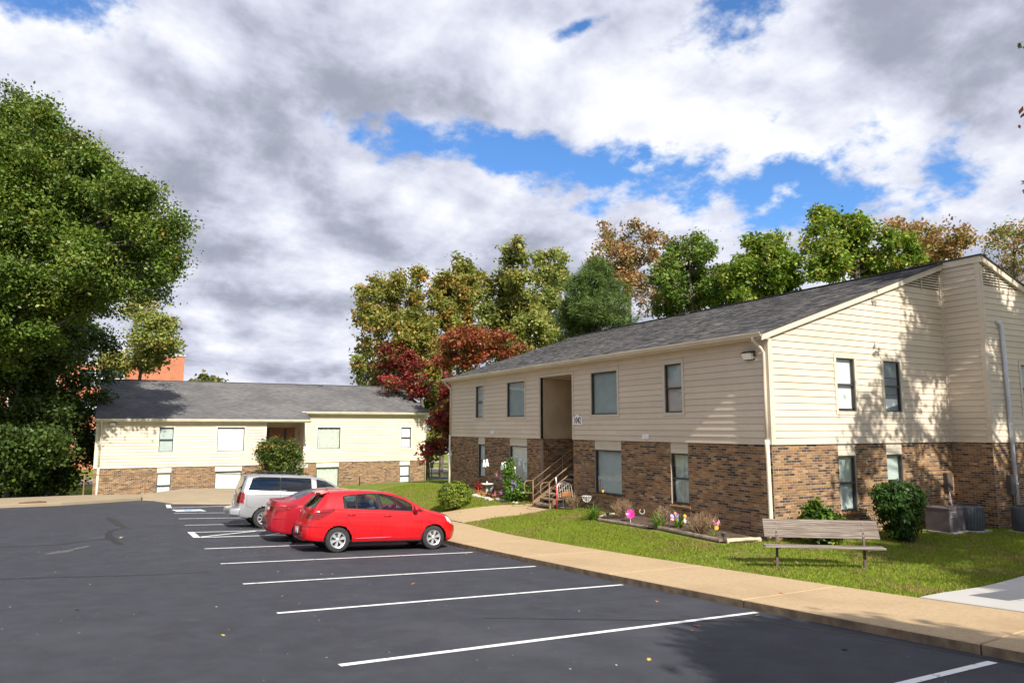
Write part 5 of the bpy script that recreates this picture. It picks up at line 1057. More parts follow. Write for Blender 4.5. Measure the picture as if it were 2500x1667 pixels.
def tree(name, label, base, lobes, ncl, per, size, pal, tr=.25, spread=.45, group=None, cat='tree', branches=3, aspect=1.7, fork=.45, **kw):
    bx, by = base; bz = zt(bx, by) - .05; root = empty(name, (bx, by, bz), 0, label, cat, group); O = np.array([bx, by, bz])
    L2 = [(l[0] - bx, l[1] - by, l[2] - bz, *l[3:]) for l in lobes]
    C, LC, N_, sz, col = crown(L2, ncl, per, spread, size, pal, **kw)
    o = bpy.data.objects.new('crown', leafmesh('crown', LC, N_, sz, col, aspect, .12)); lnk(o, root)
    zmin = min(l[2] - l[5] for l in L2); zmax = max(l[2] for l in L2); cen = np.average([l[:3] for l in L2], axis=0, weights=[l[3] * l[5] for l in L2])
    m = MB(); zf = max(.4, zmin + (zmax - zmin) * fork * .5); top = (cen[0] * .75, cen[1] * .75, zmax + .3)
    tp = limb(m, (0, 0, 0), (cen[0] * .3, cen[1] * .3, zf), tr * 1.1, tr * .85, .02, 6, 9); tp2 = limb(m, tp[-1], top, tr * .85, tr * .12, .05, 9, 8)
    m.build('trunk', MAT['bark'], root, smooth=True, fix=False)
    m = MB(); ends = []
    for l in L2:
        t = max(0, min(8, int(9 * (max(l[2] - l[5] * .8, zf) - zf) / max(.5, top[2] - zf) * .75))); src = tp2[t]; r0 = tr * (.6 - .045 * t)
        pts = limb(m, src, l[:3], max(.04, r0 * .75), max(.02, r0 * .25), .1, 7, 6); ends.append((pts, l, r0))
    for pts, l, r0 in ends:
        for _ in range(branches):
            d = rng.normal(size=3); d /= np.linalg.norm(d); e = np.array(l[:3]) + d * np.array(l[3:]) * .85; limb(m, pts[rnd.randint(3, 7)], e, max(.018, r0 * .24), .008, .1, 5, 4)
    m.build('limbs', MAT['bark'], root, smooth=True, fix=False)
    return root
def lob(lst, d, dep=.8, jit=.06): 
    out = []
    for (x, y, rx, ry) in lst:
        dd = d * (1 + rnd.uniform(-jit, jit)); p = at(x, y, dd); a, b = pxm(rx, d), pxm(ry, d); out.append((p[0], p[1], p[2], (a + .0), max(a, b) * dep, b))
    return out
def base_of(lobes): return (float(np.mean([l[0] for l in lobes])), float(np.mean([l[1] for l in lobes])))
OLIVE = [((.105, .125, .026), 4), ((.14, .145, .03), 3), ((.19, .165, .04), 2), ((.06, .08, .018), 2)]
GOLD = [((.125, .13, .026), 5), ((.17, .15, .032), 3), ((.08, .10, .02), 4), ((.24, .15, .035), 1)]
LIME = [((.15, .17, .04), 4), ((.20, .20, .06), 3), ((.09, .12, .025), 3)]
GREEN = [((.065, .11, .018), 5), ((.095, .135, .024), 3), ((.045, .075, .014), 3), ((.14, .14, .025), 1)]
BRIGHT = [((.10, .155, .018), 4), ((.14, .185, .025), 2), ((.06, .10, .012), 3), ((.18, .17, .03), 1)]
BRONZE = [((.19, .115, .05), 4), ((.15, .11, .045), 3), ((.24, .13, .055), 2), ((.11, .105, .035), 3)]
GRP = 'trees behind the apartment blocks'
T = [
 ('autumn_tree', 'tall olive and gold tree rising behind the right end of the cream block', 62, [(870, 720, 55, 65), (940, 690, 50, 60), (900, 800, 85, 75), (960, 800, 60, 85), (858, 850, 55, 50), (960, 642, 13, 24), (862, 662, 14, 26), (925, 900, 80, 60), (838, 705, 22, 28), (905, 660, 18, 25)], 1500, 26, .40, GOLD, (.30, .19, .04)),
 ('autumn_tree', 'rounded tree of yellow and orange leaves above the orange red dogwood', 66, [(1050, 680, 58, 66), (1085, 642, 26, 28), (1030, 722, 50, 66), (1062, 790, 60, 60), (1020, 640, 22, 22)], 1000, 26, .42, GOLD, (.33, .17, .04)),
 ('autumn_tree', 'narrow olive green tree with a dome top next to a paler one', 60, [(1182, 628, 40, 54), (1172, 700, 54, 66), (1190, 765, 66, 60), (1150, 660, 22, 30)], 900, 26, .40, OLIVE, None),
 ('autumn_tree', 'pale yellow green tree with thin feathery top beside the pine', 64, [(1262, 612, 32, 28), (1280, 650, 28, 40), (1255, 680, 40, 45), (1250, 740, 56, 56), (1292, 605, 12, 20)], 620, 24, .40, LIME, None),
 ('autumn_tree', 'low bushy yellow green tree just behind the ridge left of the pine', 57, [(1130, 770, 50, 55), (1225, 770, 50, 45), (1320, 720, 30, 30)], 700, 24, .38, LIME, None),
 ('autumn_tree', 'airy bronze tree standing taller than the dark pine', 60, [(1398, 565, 45, 50), (1452, 550, 42, 40), (1500, 575, 42, 45), (1440, 625, 62, 55), (1480, 680, 62, 50), (1380, 600, 30, 40)], 560, 20, .36, BRONZE, None),
 ('autumn_tree', 'dense mid green tree right of the bronze tree', 55, [(1590, 615, 62, 58), (1560, 675, 60, 52), (1640, 675, 52, 50), (1605, 575, 24, 34), (1530, 640, 30, 35)], 1100, 26, .36, GREEN, (.14, .14, .03)),
 ('autumn_tree', 'broad bright green tree with a flat top over the roof ridge', 52, [(1740, 600, 52, 50), (1800, 605, 34, 42), (1720, 665, 55, 50), (1800, 660, 55, 45), (1770, 570, 30, 26)], 1000, 26, .36, BRIGHT, None),
 ('autumn_tree', 'tallest bright green tree of the row above the gable end', 48, [(1890, 540, 48, 44), (1965, 560, 58, 42), (2050, 590, 55, 42), (1900, 605, 72, 50), (2010, 630, 70, 40), (1990, 530, 26, 20)], 1300, 26, .34, BRIGHT, (.20, .18, .03)),
 ('autumn_tree', 'bronze and gold tree showing behind the gable peak', 56, [(2100, 560, 55, 38), (2175, 562, 50, 38), (2060, 535, 30, 20), (2140, 600, 70, 40)], 620, 22, .36, BRONZE, None),
 ('autumn_tree', 'thin sparsely leaved tree right of the gable peak', 45, [(2310, 560, 46, 36), (2360, 610, 55, 55), (2300, 640, 36, 40), (2350, 545, 40, 25)], 300, 16, .24, BRONZE + LIME, None),
 ('autumn_tree', 'green tree flecked with orange in the gap between the two blocks', 63, [(1000, 940, 24, 60), (1012, 890, 20, 48), (1008, 995, 26, 30), (1040, 950, 40, 50)], 420, 24, .36, GREEN, (.40, .12, .03)),
]
for nm, lb, d, ls, ncl, per, sz, pal, tip in T:
    L = lob(ls, d); tree(nm, lb, base_of(L), L, int(ncl * .66), per + 2, sz * .62, pal, .20, .30, GRP, tip=tip, tipk=.3, branches=8, tufts=9, bright=1.7, spire=1)
RED = [((.19, .026, .026), 5), ((.26, .042, .038), 3), ((.12, .02, .02), 4), ((.12, .12, .03), 3)]
ORED = [((.22, .055, .026), 5), ((.28, .09, .032), 3), ((.14, .035, .02), 3), ((.13, .12, .028), 3)]
L = lob([(915, 828, 45, 28), (945, 858, 38, 26), (888, 862, 30, 24), (958, 885, 24, 20), (905, 885, 30, 16)], 57, .9); tree('dogwood_tree', 'crimson leaved dogwood at the end of the cream block roof', (float(at(985, 950, 57)[0]), float(at(985, 950, 57)[1])), L, 280, 22, .20, RED, .16, .30, 'dogwoods in autumn red', outw=.3, up=.7, branches=4, tufts=9, bright=1.25)
L = lob([(1058, 800, 58, 32), (1128, 795, 50, 30), (1178, 806, 22, 22), (1035, 826, 40, 24), (1090, 772, 36, 18)], 50, .9); tree('dogwood_tree', 'orange red dogwood spreading behind the roof of the beige block', base_of(L), L, 430, 22, .18, ORED, .16, .28, 'dogwoods in autumn red', outw=.3, up=.7, branches=4, tufts=9, bright=1.25)
L = lob([(1032, 905, 12, 24), (1022, 965, 20, 34), (1040, 1000, 30, 40), (1003, 1030, 22, 14), (985, 1045, 12, 9), (1050, 940, 36, 60)], 40, .9); tree('dogwood_tree', 'dark red dogwood drooping beside the downspout of the beige block', (17.6, 38.3), L, 420, 20, .20, RED, .14, .26, 'dogwoods in autumn red', outw=.3, up=.6, branches=4, tufts=6, bright=1.2)
# pine
pb = at(1368, 760, 50); px_, py_ = pb[0], pb[1]; pz_ = zt(px_, py_); ptop = at(1366, 598, 50)[2]; root = empty('pine_tree', (px_, py_, pz_), 0, 'dark green pine with a rounded cone crown behind the roof', 'tree')
m = MB(); m.tube([(0, 0, 0), (.1, 0, 6), (0, .1, ptop - pz_ - .4)], [.28, .2, .03], 8, 0, False); m.build('trunk', MAT['bark'], root, smooth=True, fix=False)
m = MB(); cs = []; H_ = ptop - pz_
PL = [(1366, 625, 28, 26), (1350, 660, 48, 34), (1385, 660, 42, 34), (1330, 700, 50, 34), (1395, 705, 56, 36), (1360, 720, 60, 40), (1320, 745, 40, 30), (1430, 745, 34, 34), (1370, 770, 80, 40)]
for l in lob(PL, 50, .9):
    c0 = Vector(l[:3]) - Vector((px_, py_, pz_)); limb(m, (0, 0, max(1, c0.z - 1.5)), c0, .08, .02, .05, 5, 5)
    for _ in range(26):
        q = rng.normal(size=3); q /= np.linalg.norm(q); e = c0 + Vector(q * np.array(l[3:]) * rng.random() ** .4); cs.append(tuple(e)); limb(m, c0, e, .025, .008, .05, 3, 3)
        for _ in range(3): cs.append(tuple(e + Vector((rnd.gauss(0, .3), rnd.gauss(0, .3), rnd.gauss(0, .22)))))
m.build('limbs', MAT['bark'], root, smooth=True, fix=False)
C = np.array(cs); per = 44; LC = np.repeat(C, per, 0) + rng.normal(size=(len(C) * per, 3)) * .17; dd = LC - np.repeat(C, per, 0); dd /= np.linalg.norm(dd, axis=1)[:, None]
r_ = rng.normal(size=dd.shape); nn_ = np.cross(dd, r_); nn_ /= np.linalg.norm(nn_, axis=1)[:, None]; b_ = np.cross(nn_, dd)
L_ = dd * .14; W_ = b_ * .022; V = np.stack([LC - L_ - W_, LC - L_ + W_, LC + L_ + W_ * .3, LC + L_ - W_ * .3], 1).reshape(-1, 3)
col = np.array([(.095, .150, .036)]) * rng.uniform(.5, 1.6, (len(LC), 1)); o = bpy.data.objects.new('needles', npmesh('needles', V, np.arange(4 * len(LC)).reshape(-1, 4), MAT['leaf'], col)); lnk(o, root)
# big oak at the left edge
OAK = [((.060, .100, .014), 5), ((.088, .130, .018), 4), ((.036, .060, .010), 3), ((.13, .155, .024), 2)]
L = lob([(20, 255, 60, 50), (100, 268, 34, 24), (40, 330, 110, 80), (150, 400, 95, 70), (235, 400, 36, 40), (60, 450, 150, 110), (310, 465, 68, 62), (250, 520, 120, 90), (385, 560, 45, 62), (330, 600, 75, 60), (180, 600, 150, 90), (40, 600, 140, 110), (120, 690, 130, 46), (285, 660, 55, 36), (-60, 420, 120, 150), (-80, 620, 120, 120), (400, 500, 20, 24), (355, 655, 36, 30), (10, 710, 110, 70), (50, 765, 110, 50), (-50, 770, 100, 60)], 36.5, .62, .07)
oak = tree('oak_tree', 'huge spreading green oak shading the left end of the cream block', (-6.6, 43.4), L, 7400, 36, .14, OAK, .26, .33, None, tip=(.42, .20, .03), tipk=.012, branches=5, outw=.75, fork=.3, tufts=15, bright=1.6)
m = MB()
for pts, r0, r1 in (([(-20, 800), (60, 720), (150, 660), (235, 615)], .24, .05), ([(30, 745), (90, 690), (140, 625)], .13, .03), ([(-20, 800), (60, 770), (140, 740), (210, 705)], .15, .03), ([(40, 620), (70, 590), (110, 565)], .08, .02), ([(210, 570), (225, 535), (230, 500)], .05, .02)):
    P_ = [Vector(at(x, y, 34.6 + .6 * i)) - oak.location for i, (x, y) in enumerate(pts)]; m.tube(P_, [r0 + (r1 - r0) * i / (len(P_) - 1) for i in range(len(P_))], 8, 0, False)
m.build('bough', simple('pale_bark', (.09, .078, .06), .9, .3, 7, bump=.02), oak, smooth=True, fix=False)
DK = [((.060, .10, .017), 4), ((.085, .13, .024), 3), ((.04, .066, .013), 3)]
for lb, ls, d, n in (('shaded undergrowth tree below the oak beside the cream block', [(190, 880, 50, 50), (170, 960, 55, 55), (150, 1050, 60, 60), (200, 1030, 26, 60), (120, 830, 70, 60), (190, 790, 55, 45), (130, 1110, 70, 30), (100, 760, 80, 50)], 45, 760), ('dark leafy thicket tree in the deep shade under the oak', [(60, 860, 80, 60), (40, 960, 90, 70), (60, 1060, 90, 60), (-40, 900, 80, 80), (40, 820, 100, 60), (60, 780, 110, 50), (-30, 780, 90, 60), (100, 1000, 60, 80), (20, 1110, 100, 40), (10, 800, 100, 55)], 39, 2000), ('small light green tree hanging over the orange brick building', [(70, 1010, 50, 40), (110, 920, 40, 40)], 47, 200)):
    L = lob(ls, d, .7); tree('understorey_tree', lb, base_of(L), L, n, 30, .18, DK, .14, .42, None, branches=4, tufts=7)
L = lob([(350, 772, 42, 44), (372, 822, 38, 30), (312, 812, 36, 36), (330, 715, 26, 26), (270, 840, 30, 24)], 58, .8); tree('autumn_tree', 'small yellow green tree in front of the orange brick building', base_of(L), L, 460, 24, .22, LIME, .14, .42, None, tip=(.40, .32, .07), tipk=.5, tufts=6, bright=1.6)
L = lob([(452, 876, 12, 7), (475, 874, 14, 9), (500, 877, 10, 7), (470, 900, 40, 20)], 95, .8); tree('autumn_tree', 'distant tree top peeping over the ridge of the cream block', base_of(L), L, 110, 14, .5, OLIVE, .2, .5)
# tree beside the gable, outside the picture on the right: its twigs enter the frame and its shade falls on the wall
L = [(20.6, 3.2, 10.6, 2.0, 1.8, 2.0), (22.8, 4.4, 11.2, 2.3, 2.0, 1.9), (22.6, 2.2, 8.7, 1.6, 1.8, 1.3), (24.8, 3.0, 9.2, 1.8, 1.8, 1.8), (19.0, 3.6, 8.4, 1.0, .9, .8), (17.9, 3.3, 7.3, .8, .6, .7), (17.2, 3.2, 6.3, .6, .6, .5), (19.6, 3.9, 7.4, .7, .6, .6), (24.5, 4.8, 12.8, 1.6, 1.6, 1.2), (23.4, 2.6, 6.6, 1.2, .9, 1.2), (24.8, 2.8, 5.0, 1.3, .9, 1.3), (20.5, 2.8, 5.2, 1.3, .8, .8), (22.3, 2.9, 4.6, 1.0, .8, .7)]
tree('shade_tree', 'maple whose twigs just reach the picture beside the gable', (23.2, 1.2), L, 1150, 24, .18, BRIGHT + [((.2, .06, .03), 1)], .24, .30, None, branches=5, tufts=4)
shade = bpy.data.objects[[o.name for o in bpy.data.objects if o.name.startswith('shade_tree')][0]]
C, LC, N_, sz, col = crown([tuple(at(2366, 100, 17)) + (.06, .1, .12), tuple(at(2366, 270, 17)) + (.07, .1, .3), tuple(at(2368, 440, 17)) + (.05, .1, .15)], 9, 7, .09, .13, [((.05, .07, .02), 2), ((.20, .05, .03), 1)])
o = bpy.data.objects.new('twig_leaves', leafmesh('twig_leaves', LC - np.array(shade.location), N_, sz, col)); lnk(o, shade)
L = [(14.3, -7.4, 8.6, 2.1, 1.2, 1.1), (17.6, -7.0, 8.8, 2.6, 1.5, 1.3), (21.5, -6.8, 8.8, 2.8, 1.6, 1.4), (15.3, -3.5, 8.4, 1.1, .8, .6), (17.8, -3.1, 8.5, 1.7, 1.0, .8), (21.0, -3.2, 8.5, 2.0, 1.2, .9), (25, -4, 8, 2.5, 2.2, 2)]
tree('shade_tree', 'maple out of the picture shading the lawn behind the bench', (20.6, -8.5), L, 1000, 26, .24, GREEN, .28, .36, None, branches=4)
L = [(6.5, -5.3, 6.3, 1.45, 1.0, .7), (5.4, -5.2, 5.9, .7, .6, .4), (6.9, -6.9, 6.5, 1.3, 1.2, .7), (5.6, -7.0, 6.3, .8, .7, .5), (10.0, -13, 7.8, 1.8, 1.5, 1.4)]
tree('shade_tree', 'small maple out of the picture behind the photographer', (10.0, -11.6), L, 1900, 26, .20, GREEN, .16, .24, None, branches=4)
# --- shrubs
def shrub(name, label, x, y, lobes, ncl, per, size, pal, spread=.07, stems=8, group=None, asp=1.6, cat='shrub', **kw):
    z = lawn(x, y) if x > 11 else zt(x, y); root = empty(name, (x, y, z - .02), 0, label, cat, group)
    C, LC, N_, sz, col = crown(lobes, ncl, per, spread, size, pal, **kw); lnk(bpy.data.objects.new('foliage', leafmesh('foliage', LC, N_, sz, col, asp, .1)), root)
    m = MB()
    for k in range(stems):
        a = rnd.uniform(0, 6.28); l = lobes[rnd.randrange(len(lobes))]; limb(m, (math.cos(a) * .06, math.sin(a) * .06, 0), (l[0] + math.cos(a) * l[3] * .6, l[1] + math.sin(a) * l[4] * .6, l[2] + l[5] * .3), .016, .005, .1, 5, 4)
    m.build('stems', MAT['bark'], root, fix=False); return root
BOX = [((.17, .24, .025), 4), ((.24, .29, .035), 3), ((.08, .125, .015), 3)]
shrub('boxwood_shrub', 'clipped round boxwood ball on the lawn behind the red hatchback', 12.27, 27.6, [(0, 0, .58, .68, .68, .54), (0, 0, .45, .62, .62, .44)], 2400, 14, .05, BOX, .035, inner=.22, outw=1.0)
shrub('evergreen_shrub', 'low glossy green shrub against the gable wall behind the bench', 15.35, 12.2, [(0, 0, .48, .62, .5, .42), (-.15, .1, .78, .3, .3, .28), (.1, 0, .4, .55, .5, .35), (-.25, 0, 1.02, .08, .08, .16)], 620, 12, .085, [((.07, .14, .012), 4), ((.12, .20, .02), 3), ((.03, .065, .008), 3)], .06, inner=.3, tip=(.38, .34, .03), tipk=.03)
shrub('nandina_shrub', 'tall feathery green shrub between the gable windows and the air conditioners', 17.7, 11.75, [(0, 0, 1.15, .60, .55, .38), (-.25, 0, .95, .45, .45, .4), (.25, .0, .95, .5, .45, .4), (0, 0, .62, .46, .42, .4), (.05, -.05, .3, .32, .3, .25), (.5, 0, 1.05, .3, .25, .2), (-.45, 0, 1.2, .25, .2, .25)], 1050, 14, .075, [((.035, .085, .012), 4), ((.06, .12, .016), 3), ((.018, .045, .008), 3)], .075, asp=2.4, inner=.35)
e0_ = at(640, 1085, 42.3)
ES = []
for k in range(26):
    a, b = rnd.uniform(0, 6.28), rnd.uniform(.2, 1); ES.append((math.cos(a) * 1.15 * b, math.sin(a) * .9 * b, 1.6 + rnd.uniform(-.6, .9) * (1.1 - .4 * b), .34, .34, .55))
ZE_ = zt(float(e0_[0]), float(e0_[1])); ES = [(x, y, z - ZE_ * 0 + (-.55 - 3.3 - ZE_) * 0 + .9, a, b, c) for x, y, z, a, b, c in ES]
shrub('entry_shrub', 'big rounded shrub with orange tipped twigs before the cream block entry', float(e0_[0]), float(e0_[1]), ES + [(0, 0, 1.6, 1.3, 1.0, .9), (0, 0, 1.0, 1.1, .9, .8)], 1250, 16, .12, [((.05, .085, .016), 4), ((.085, .12, .022), 3), ((.03, .05, .01), 3)], .16, 10, None, 2.4, tip=(.27, .16, .05), tipk=.4, up=.9, outw=.4, bright=1.5)
# dry twiggy shrubs in the bed
def dry(label, x, y, r, h, n, green=0):
    z = lawn(x, y); root = empty('dry_shrub', (x, y, z), 0, label, 'shrub', 'withered shrubs in the garden bed'); m = MB()
    for k in range(n):
        a = rnd.uniform(0, 6.28); t = rnd.random() ** .6; e = Vector((math.cos(a) * r * t, math.sin(a) * r * t, h * (1 - .35 * t * t) * rnd.uniform(.7, 1.1))); p0 = Vector((math.cos(a) * .05, math.sin(a) * .05, 0)); mid = p0.lerp(e, .55) + Vector((rnd.uniform(-.03, .03), rnd.uniform(-.03, .03), .03))
        m.tube([p0, mid, e], [.006, .0045, .002], 3, 0, False)
        for _ in range(4):
            s = mid.lerp(e, rnd.random()); m.tube([s, s + Vector((rnd.uniform(-.09, .09), rnd.uniform(-.09, .09), rnd.uniform(.02, .11)))], [.0035, .002], 3, 0, False)
    m.build('twigs', MAT['twig'], root, fix=False)
    if green:
        C, LC, N_, sz, col = crown([(0, 0, h * .5, r * .8, r * .8, h * .4)], green, 5, .03, .04, [((.10, .13, .03), 2), ((.22, .15, .06), 3)]); lnk(bpy.data.objects.new('foliage', leafmesh('foliage', LC, N_, sz, col)), root)
dry('withered twiggy shrub behind the magenta pinwheel', 13.85, 18.25, .42, .62, 110, 20); dry('small withered shrub against the brick between iris clumps', 14.2, 16.75, .3, .55, 60, 0); dry('wide withered shrub beside the butterfly stake', 13.75, 14.75, .52, .58, 150, 50); dry('leggy bare shrub at the foot of the stairs', 13.95, 21.3, .38, .62, 60, 40)
def blades(name, label, x, y, n, ln, wd, pal, spread, group=None, droop=.5):
    z = lawn(x, y); root = empty(name, (x, y, z - .01), 0, label, 'plant', group); m = MB()
    for k in range(n):
        a = rnd.uniform(0, 6.28); r = rnd.random() ** .5 * spread; L = ln * rnd.uniform(.6, 1.1); lean = rnd.uniform(.25, 1.0) * droop; d = Vector((math.cos(a), math.sin(a), 0)); s = Vector((-d.y, d.x, 0)); p0 = d * r * .3; w_ = wd * rnd.uniform(.7, 1.2); c = rnd.choice(pal); f = rnd.uniform(.75, 1.25); c = tuple(q * f for q in c); prev = None
        for i in range(6):
            t = i / 5; p = p0 + d * (L * lean * (t ** 1.5) * 1.1) + Vector((0, 0, L * (t - .62 * lean * t * t * 1.15))); hw = s * w_ * (1 - t ** 2.2) * .5 + s * .0015; b = len(m.v); m.v += [tuple(p - hw), tuple(p + hw)]
            if i: m.face((b - 2, b - 1, b + 1, b), 0, c)
    m.build('leaves', MAT['leaf'], root, fix=False); return root
DL = [(.10, .20, .02), (.16, .27, .03), (.06, .13, .015)]; IR = [(.13, .24, .03), (.22, .32, .05), (.09, .16, .02)]
blades('daylily_plant', 'arching daylily clump at the far end of the garden bed', 13.35, 19.15, 150, .62, .016, DL, .35, None, .9)
blades('iris_plant', 'broad leaved iris clump leaning over the garden timber', 13.5, 16.2, 34, .72, .05, IR, .22, 'iris clumps', .9); blades('iris_plant', 'smaller iris clump behind the pastel pinwheel', 13.95, 15.85, 34, .66, .042, IR, .2, 'iris clumps', .8); blades('iris_plant', 'stray low green blades beside the withered wide shrub', 13.75, 14.3, 8, .4, .03, IR, .15, 'iris clumps', 1.0)
cl = shrub('clematis_plant', 'flowering vine with lilac blooms on a post by the stairs', 14.0, 25.6, [(0, 0, .35, .5, .4, .32), (0, .1, .75, .34, .3, .3), (-.1, .3, 1.15, .22, .2, .3), (.0, .35, 1.5, .12, .12, .22), (.1, -.3, .5, .35, .3, .3)], 420, 11, .075, [((.06, .14, .015), 4), ((.11, .20, .025), 3)], .08, 6, cat='plant')
for k, (dx, dy, z) in enumerate(((-.1, .55, .95), (.05, .25, 1.05), (-.1, -.45, .85), (.0, -.55, .78), (-.15, -.55, .62), (-.3, .1, .42), (-.2, .7, 1.1), (-.25, .75, .35))):
    m = MB()
    for q in range(6):
        a = q * math.pi / 3; m.poly([(0, 0, 0), (-.03, .08 * math.cos(a - .35), .08 * math.sin(a - .35)), (-.035, .12 * math.cos(a), .12 * math.sin(a)), (-.03, .08 * math.cos(a + .35), .08 * math.sin(a + .35))])
    o = m.build('bloom', MAT['lilac'] if k < 6 else MAT['rose'], cl, fix=False); o.location = (dx - .2, dy, z)
# mown lawn blades near the path, one sheet of stuff
def in_lawn(x, y):
    ok = (x > 11.13) & (y > 7.25 + (x - 11.2) * .124)
    ok &= ~((x > 14.5) & (y > 13.0)) & ~((x > 22.3) & (y > 11.8)) & ~((x > 13.2) & (y > 13.4) & (y < 19.6)) & (x < 24) & (y < 37)
    lo_ = np.interp(x, [11.17, 11.6, 12.2, 12.6, 13.2, 14.6], [24.4, 24.3, 23.9, 23.3, 22.7, 22.2]); up_ = np.interp(x, [11.17, 11.72, 12.42, 13.2, 13.67, 14.6], [28.6, 27.77, 26.62, 25.4, 24.65, 24.45])
    return ok & ~((y > lo_) & (y < up_))
NB = 190000
y = 7.2 + (rng.random(NB) ** 1.7) * 29; x = 11.13 + rng.random(NB) * np.where(y < 13.2, 12, 3.4); k = in_lawn(x, y); x, y = x[k], y[k]; n = len(x)
z = np.array([lawn(a, b) for a, b in zip(x, y)]); a = rng.random(n) * 6.283; h = rng.uniform(.025, .065, n); wd = rng.uniform(.007, .014, n); ld = rng.normal(size=(n, 2)) * .03
V = np.zeros((n, 3, 3)); V[:, 0] = np.stack([x - np.cos(a) * wd, y - np.sin(a) * wd, z - .004], 1); V[:, 1] = np.stack([x + np.cos(a) * wd, y + np.sin(a) * wd, z - .004], 1); V[:, 2] = np.stack([x + ld[:, 0], y + ld[:, 1], z + h], 1)
pt = np.sin(x * 1.6 + np.sin(y * .9) * 2.2) * np.sin(y * 1.1 + 1.7 * np.sin(x * .8)) + .4 * np.sin(x * 5 + 2 * np.sin(y * 3)) + rng.normal(size=n) * .5
col = np.where((pt > .62)[:, None], np.array([(.31, .26, .09)]), np.where((pt > -.1)[:, None], np.array([(.19, .25, .032)]), np.array([(.24, .30, .042)]))) * rng.uniform(.75, 1.25, (n, 1))
g = bpy.data.objects.new('lawn_grass', npmesh('lawn_grass', V.reshape(-1, 3), np.arange(3 * n).reshape(n, 3), MAT['blade'], col)); lnk(g); tag(g, 'short mown lawn grass between the sidewalk and the beige block', 'grass', kind='stuff')

# ------------------------------------------------------------------ things on the ground
def gz(x, y): return lawn(x, y) if x > 11.15 else za(x, y)
# exterior stair
sx, sy0, sy1 = 13.75, 22.45, 23.62; szz = lawn(13.8, 23) + .035; NR = 15; rise = (-.44 - szz) / NR; run = .262
st = empty('exterior_stair', (sx, (sy0 + sy1) / 2, szz), 0, 'open riser stair with tan pipe rails climbing into the breezeway', 'stair'); W_ = (sy1 - sy0) / 2
for k in range(NR):
    for j in range(2):
        m = MB(); m.box(k * run + j * .14 - .01, k * run + j * .14 + .125, -W_ + .03, W_ - .03, (k + 1) * rise - .05, (k + 1) * rise - .006); m.build('tread', MAT['stairwood'], st)
sl_ = rise / run
for sg in (-1, 1):
    m = MB(); y = sg * W_; n = NR * run
    m.hexa([(-.05, y - .02, -.0), (n, y - .02, n * sl_ - .14), (n, y + .02, n * sl_ - .14), (-.05, y + .02, -.0), (-.05, y - .02, .20), (n, y - .02, n * sl_ + .18), (n, y + .02, n * sl_ + .18), (-.05, y + .02, .20)]); m.build('stringer', MAT['bronzerail'], st)
    ye = sg * (W_ + .0); xend = (1.25 if sg < 0 else 3.7)
    rl = MB(); rl.tube([(-.03, ye, 0), (-.03, ye, .98)], .022, 8); rl.build('rail_post', MAT['bronzerail'], st, smooth=True)
    for xx_ in ((xend,) if sg < 0 else (1.3, xend)):
        rl = MB(); rl.tube([(xx_, ye, xx_ * sl_ + (.0 if sg < 0 else .1)), (xx_, ye, xx_ * sl_ + .98)], .022, 8); rl.build('rail_post', MAT['bronzerail'], st, smooth=True)
    for h in (.98, .68, .38):
        rl = MB(); rl.tube([(-.03, ye, h), (xend, ye, h + (xend + .03) * sl_)], .02, 8); rl.build('handrail', MAT['bronzerail'], st, smooth=True)
    rl = MB(); rl.tube([(-.03, ye, .98), (-.30, ye, .97), (-.38, ye, .92), (-.40, ye, .80), (-.40, ye, .66), (-.36, ye, .56), (-.28, ye, .52), (-.03, ye, .52)], .019, 8); rl.build('rail_return', MAT['bronzerail'], st, smooth=True)
# bench
def bench(x, y, rz, label, group=None, first=None):
    z = gz(x, y)
    if first is not None:
        c = copy_tree(first); c.location = (x, y, z); c.rotation_euler = (0, 0, rz); tag(c, label); return c
    b = empty('park_bench', (x, y, z), rz, label, 'bench', group)      # local x along the bench, -y towards the path
    m = MB(); m.box(-1.17, 1.17, -.21, .06, .435, .475); m.v = [(a, q + .0, c) for a, q, c in m.v]; s_ = m.build('seat', MAT['benchwood'], b)
    m = MB(); m.hexa([(-1.12, .13, .60), (1.17, .13, .60), (1.17, .175, .60), (-1.12, .175, .60), (-1.14, .20, .965), (1.13, .20, .965), (1.13, .245, .965), (-1.14, .245, .965)]); bk_ = m.build('backrest', MAT['benchwood'], b)
    for q in (s_, bk_):
        v = q.modifiers.new('bevel', 'BEVEL'); v.width = .008; v.segments = 2
    for sgx in (-.88, .84):
        m = MB(); m.bar((sgx - .03, .02, -.05), (sgx, .10, .46), .045, .05, (0, 1, 0)); m.bar((sgx, .10, .44), (sgx + .01, .232, .93), .04, .045, (0, 1, 0)); m.bar((sgx, -.20, .42), (sgx, .12, .42), .045, .03); m.build('leg', MAT['rusty'], b)
        for z_ in (.66, .78, .90):
            m = MB(); m.lathe([(.001, -.014), (.014, -.012), (.018, -.002), (.018, .004)], 10, (sgx + .005 + (z_ - .78) * .05, .13 + (z_ - .60) * .192, z_), 'y'); m.build('bolt', MAT['bolt'], b)
    return b
bp = ((12.19, 10.77), (13.53, 9.74)); bang = math.atan2(bp[1][1] - bp[0][1], bp[1][0] - bp[0][0])
bn = bench((bp[0][0] + bp[1][0]) / 2, (bp[0][1] + bp[1][1]) / 2, bang, 'weathered grey brown plank bench on the lawn before the gable')
# unseen copy of the bench, added to cast bar shadows on the walk
bench(13.05, 5.45, 0.0, 'unseen twin plank bench added for its bar shadows on the concrete walk', None, bn)
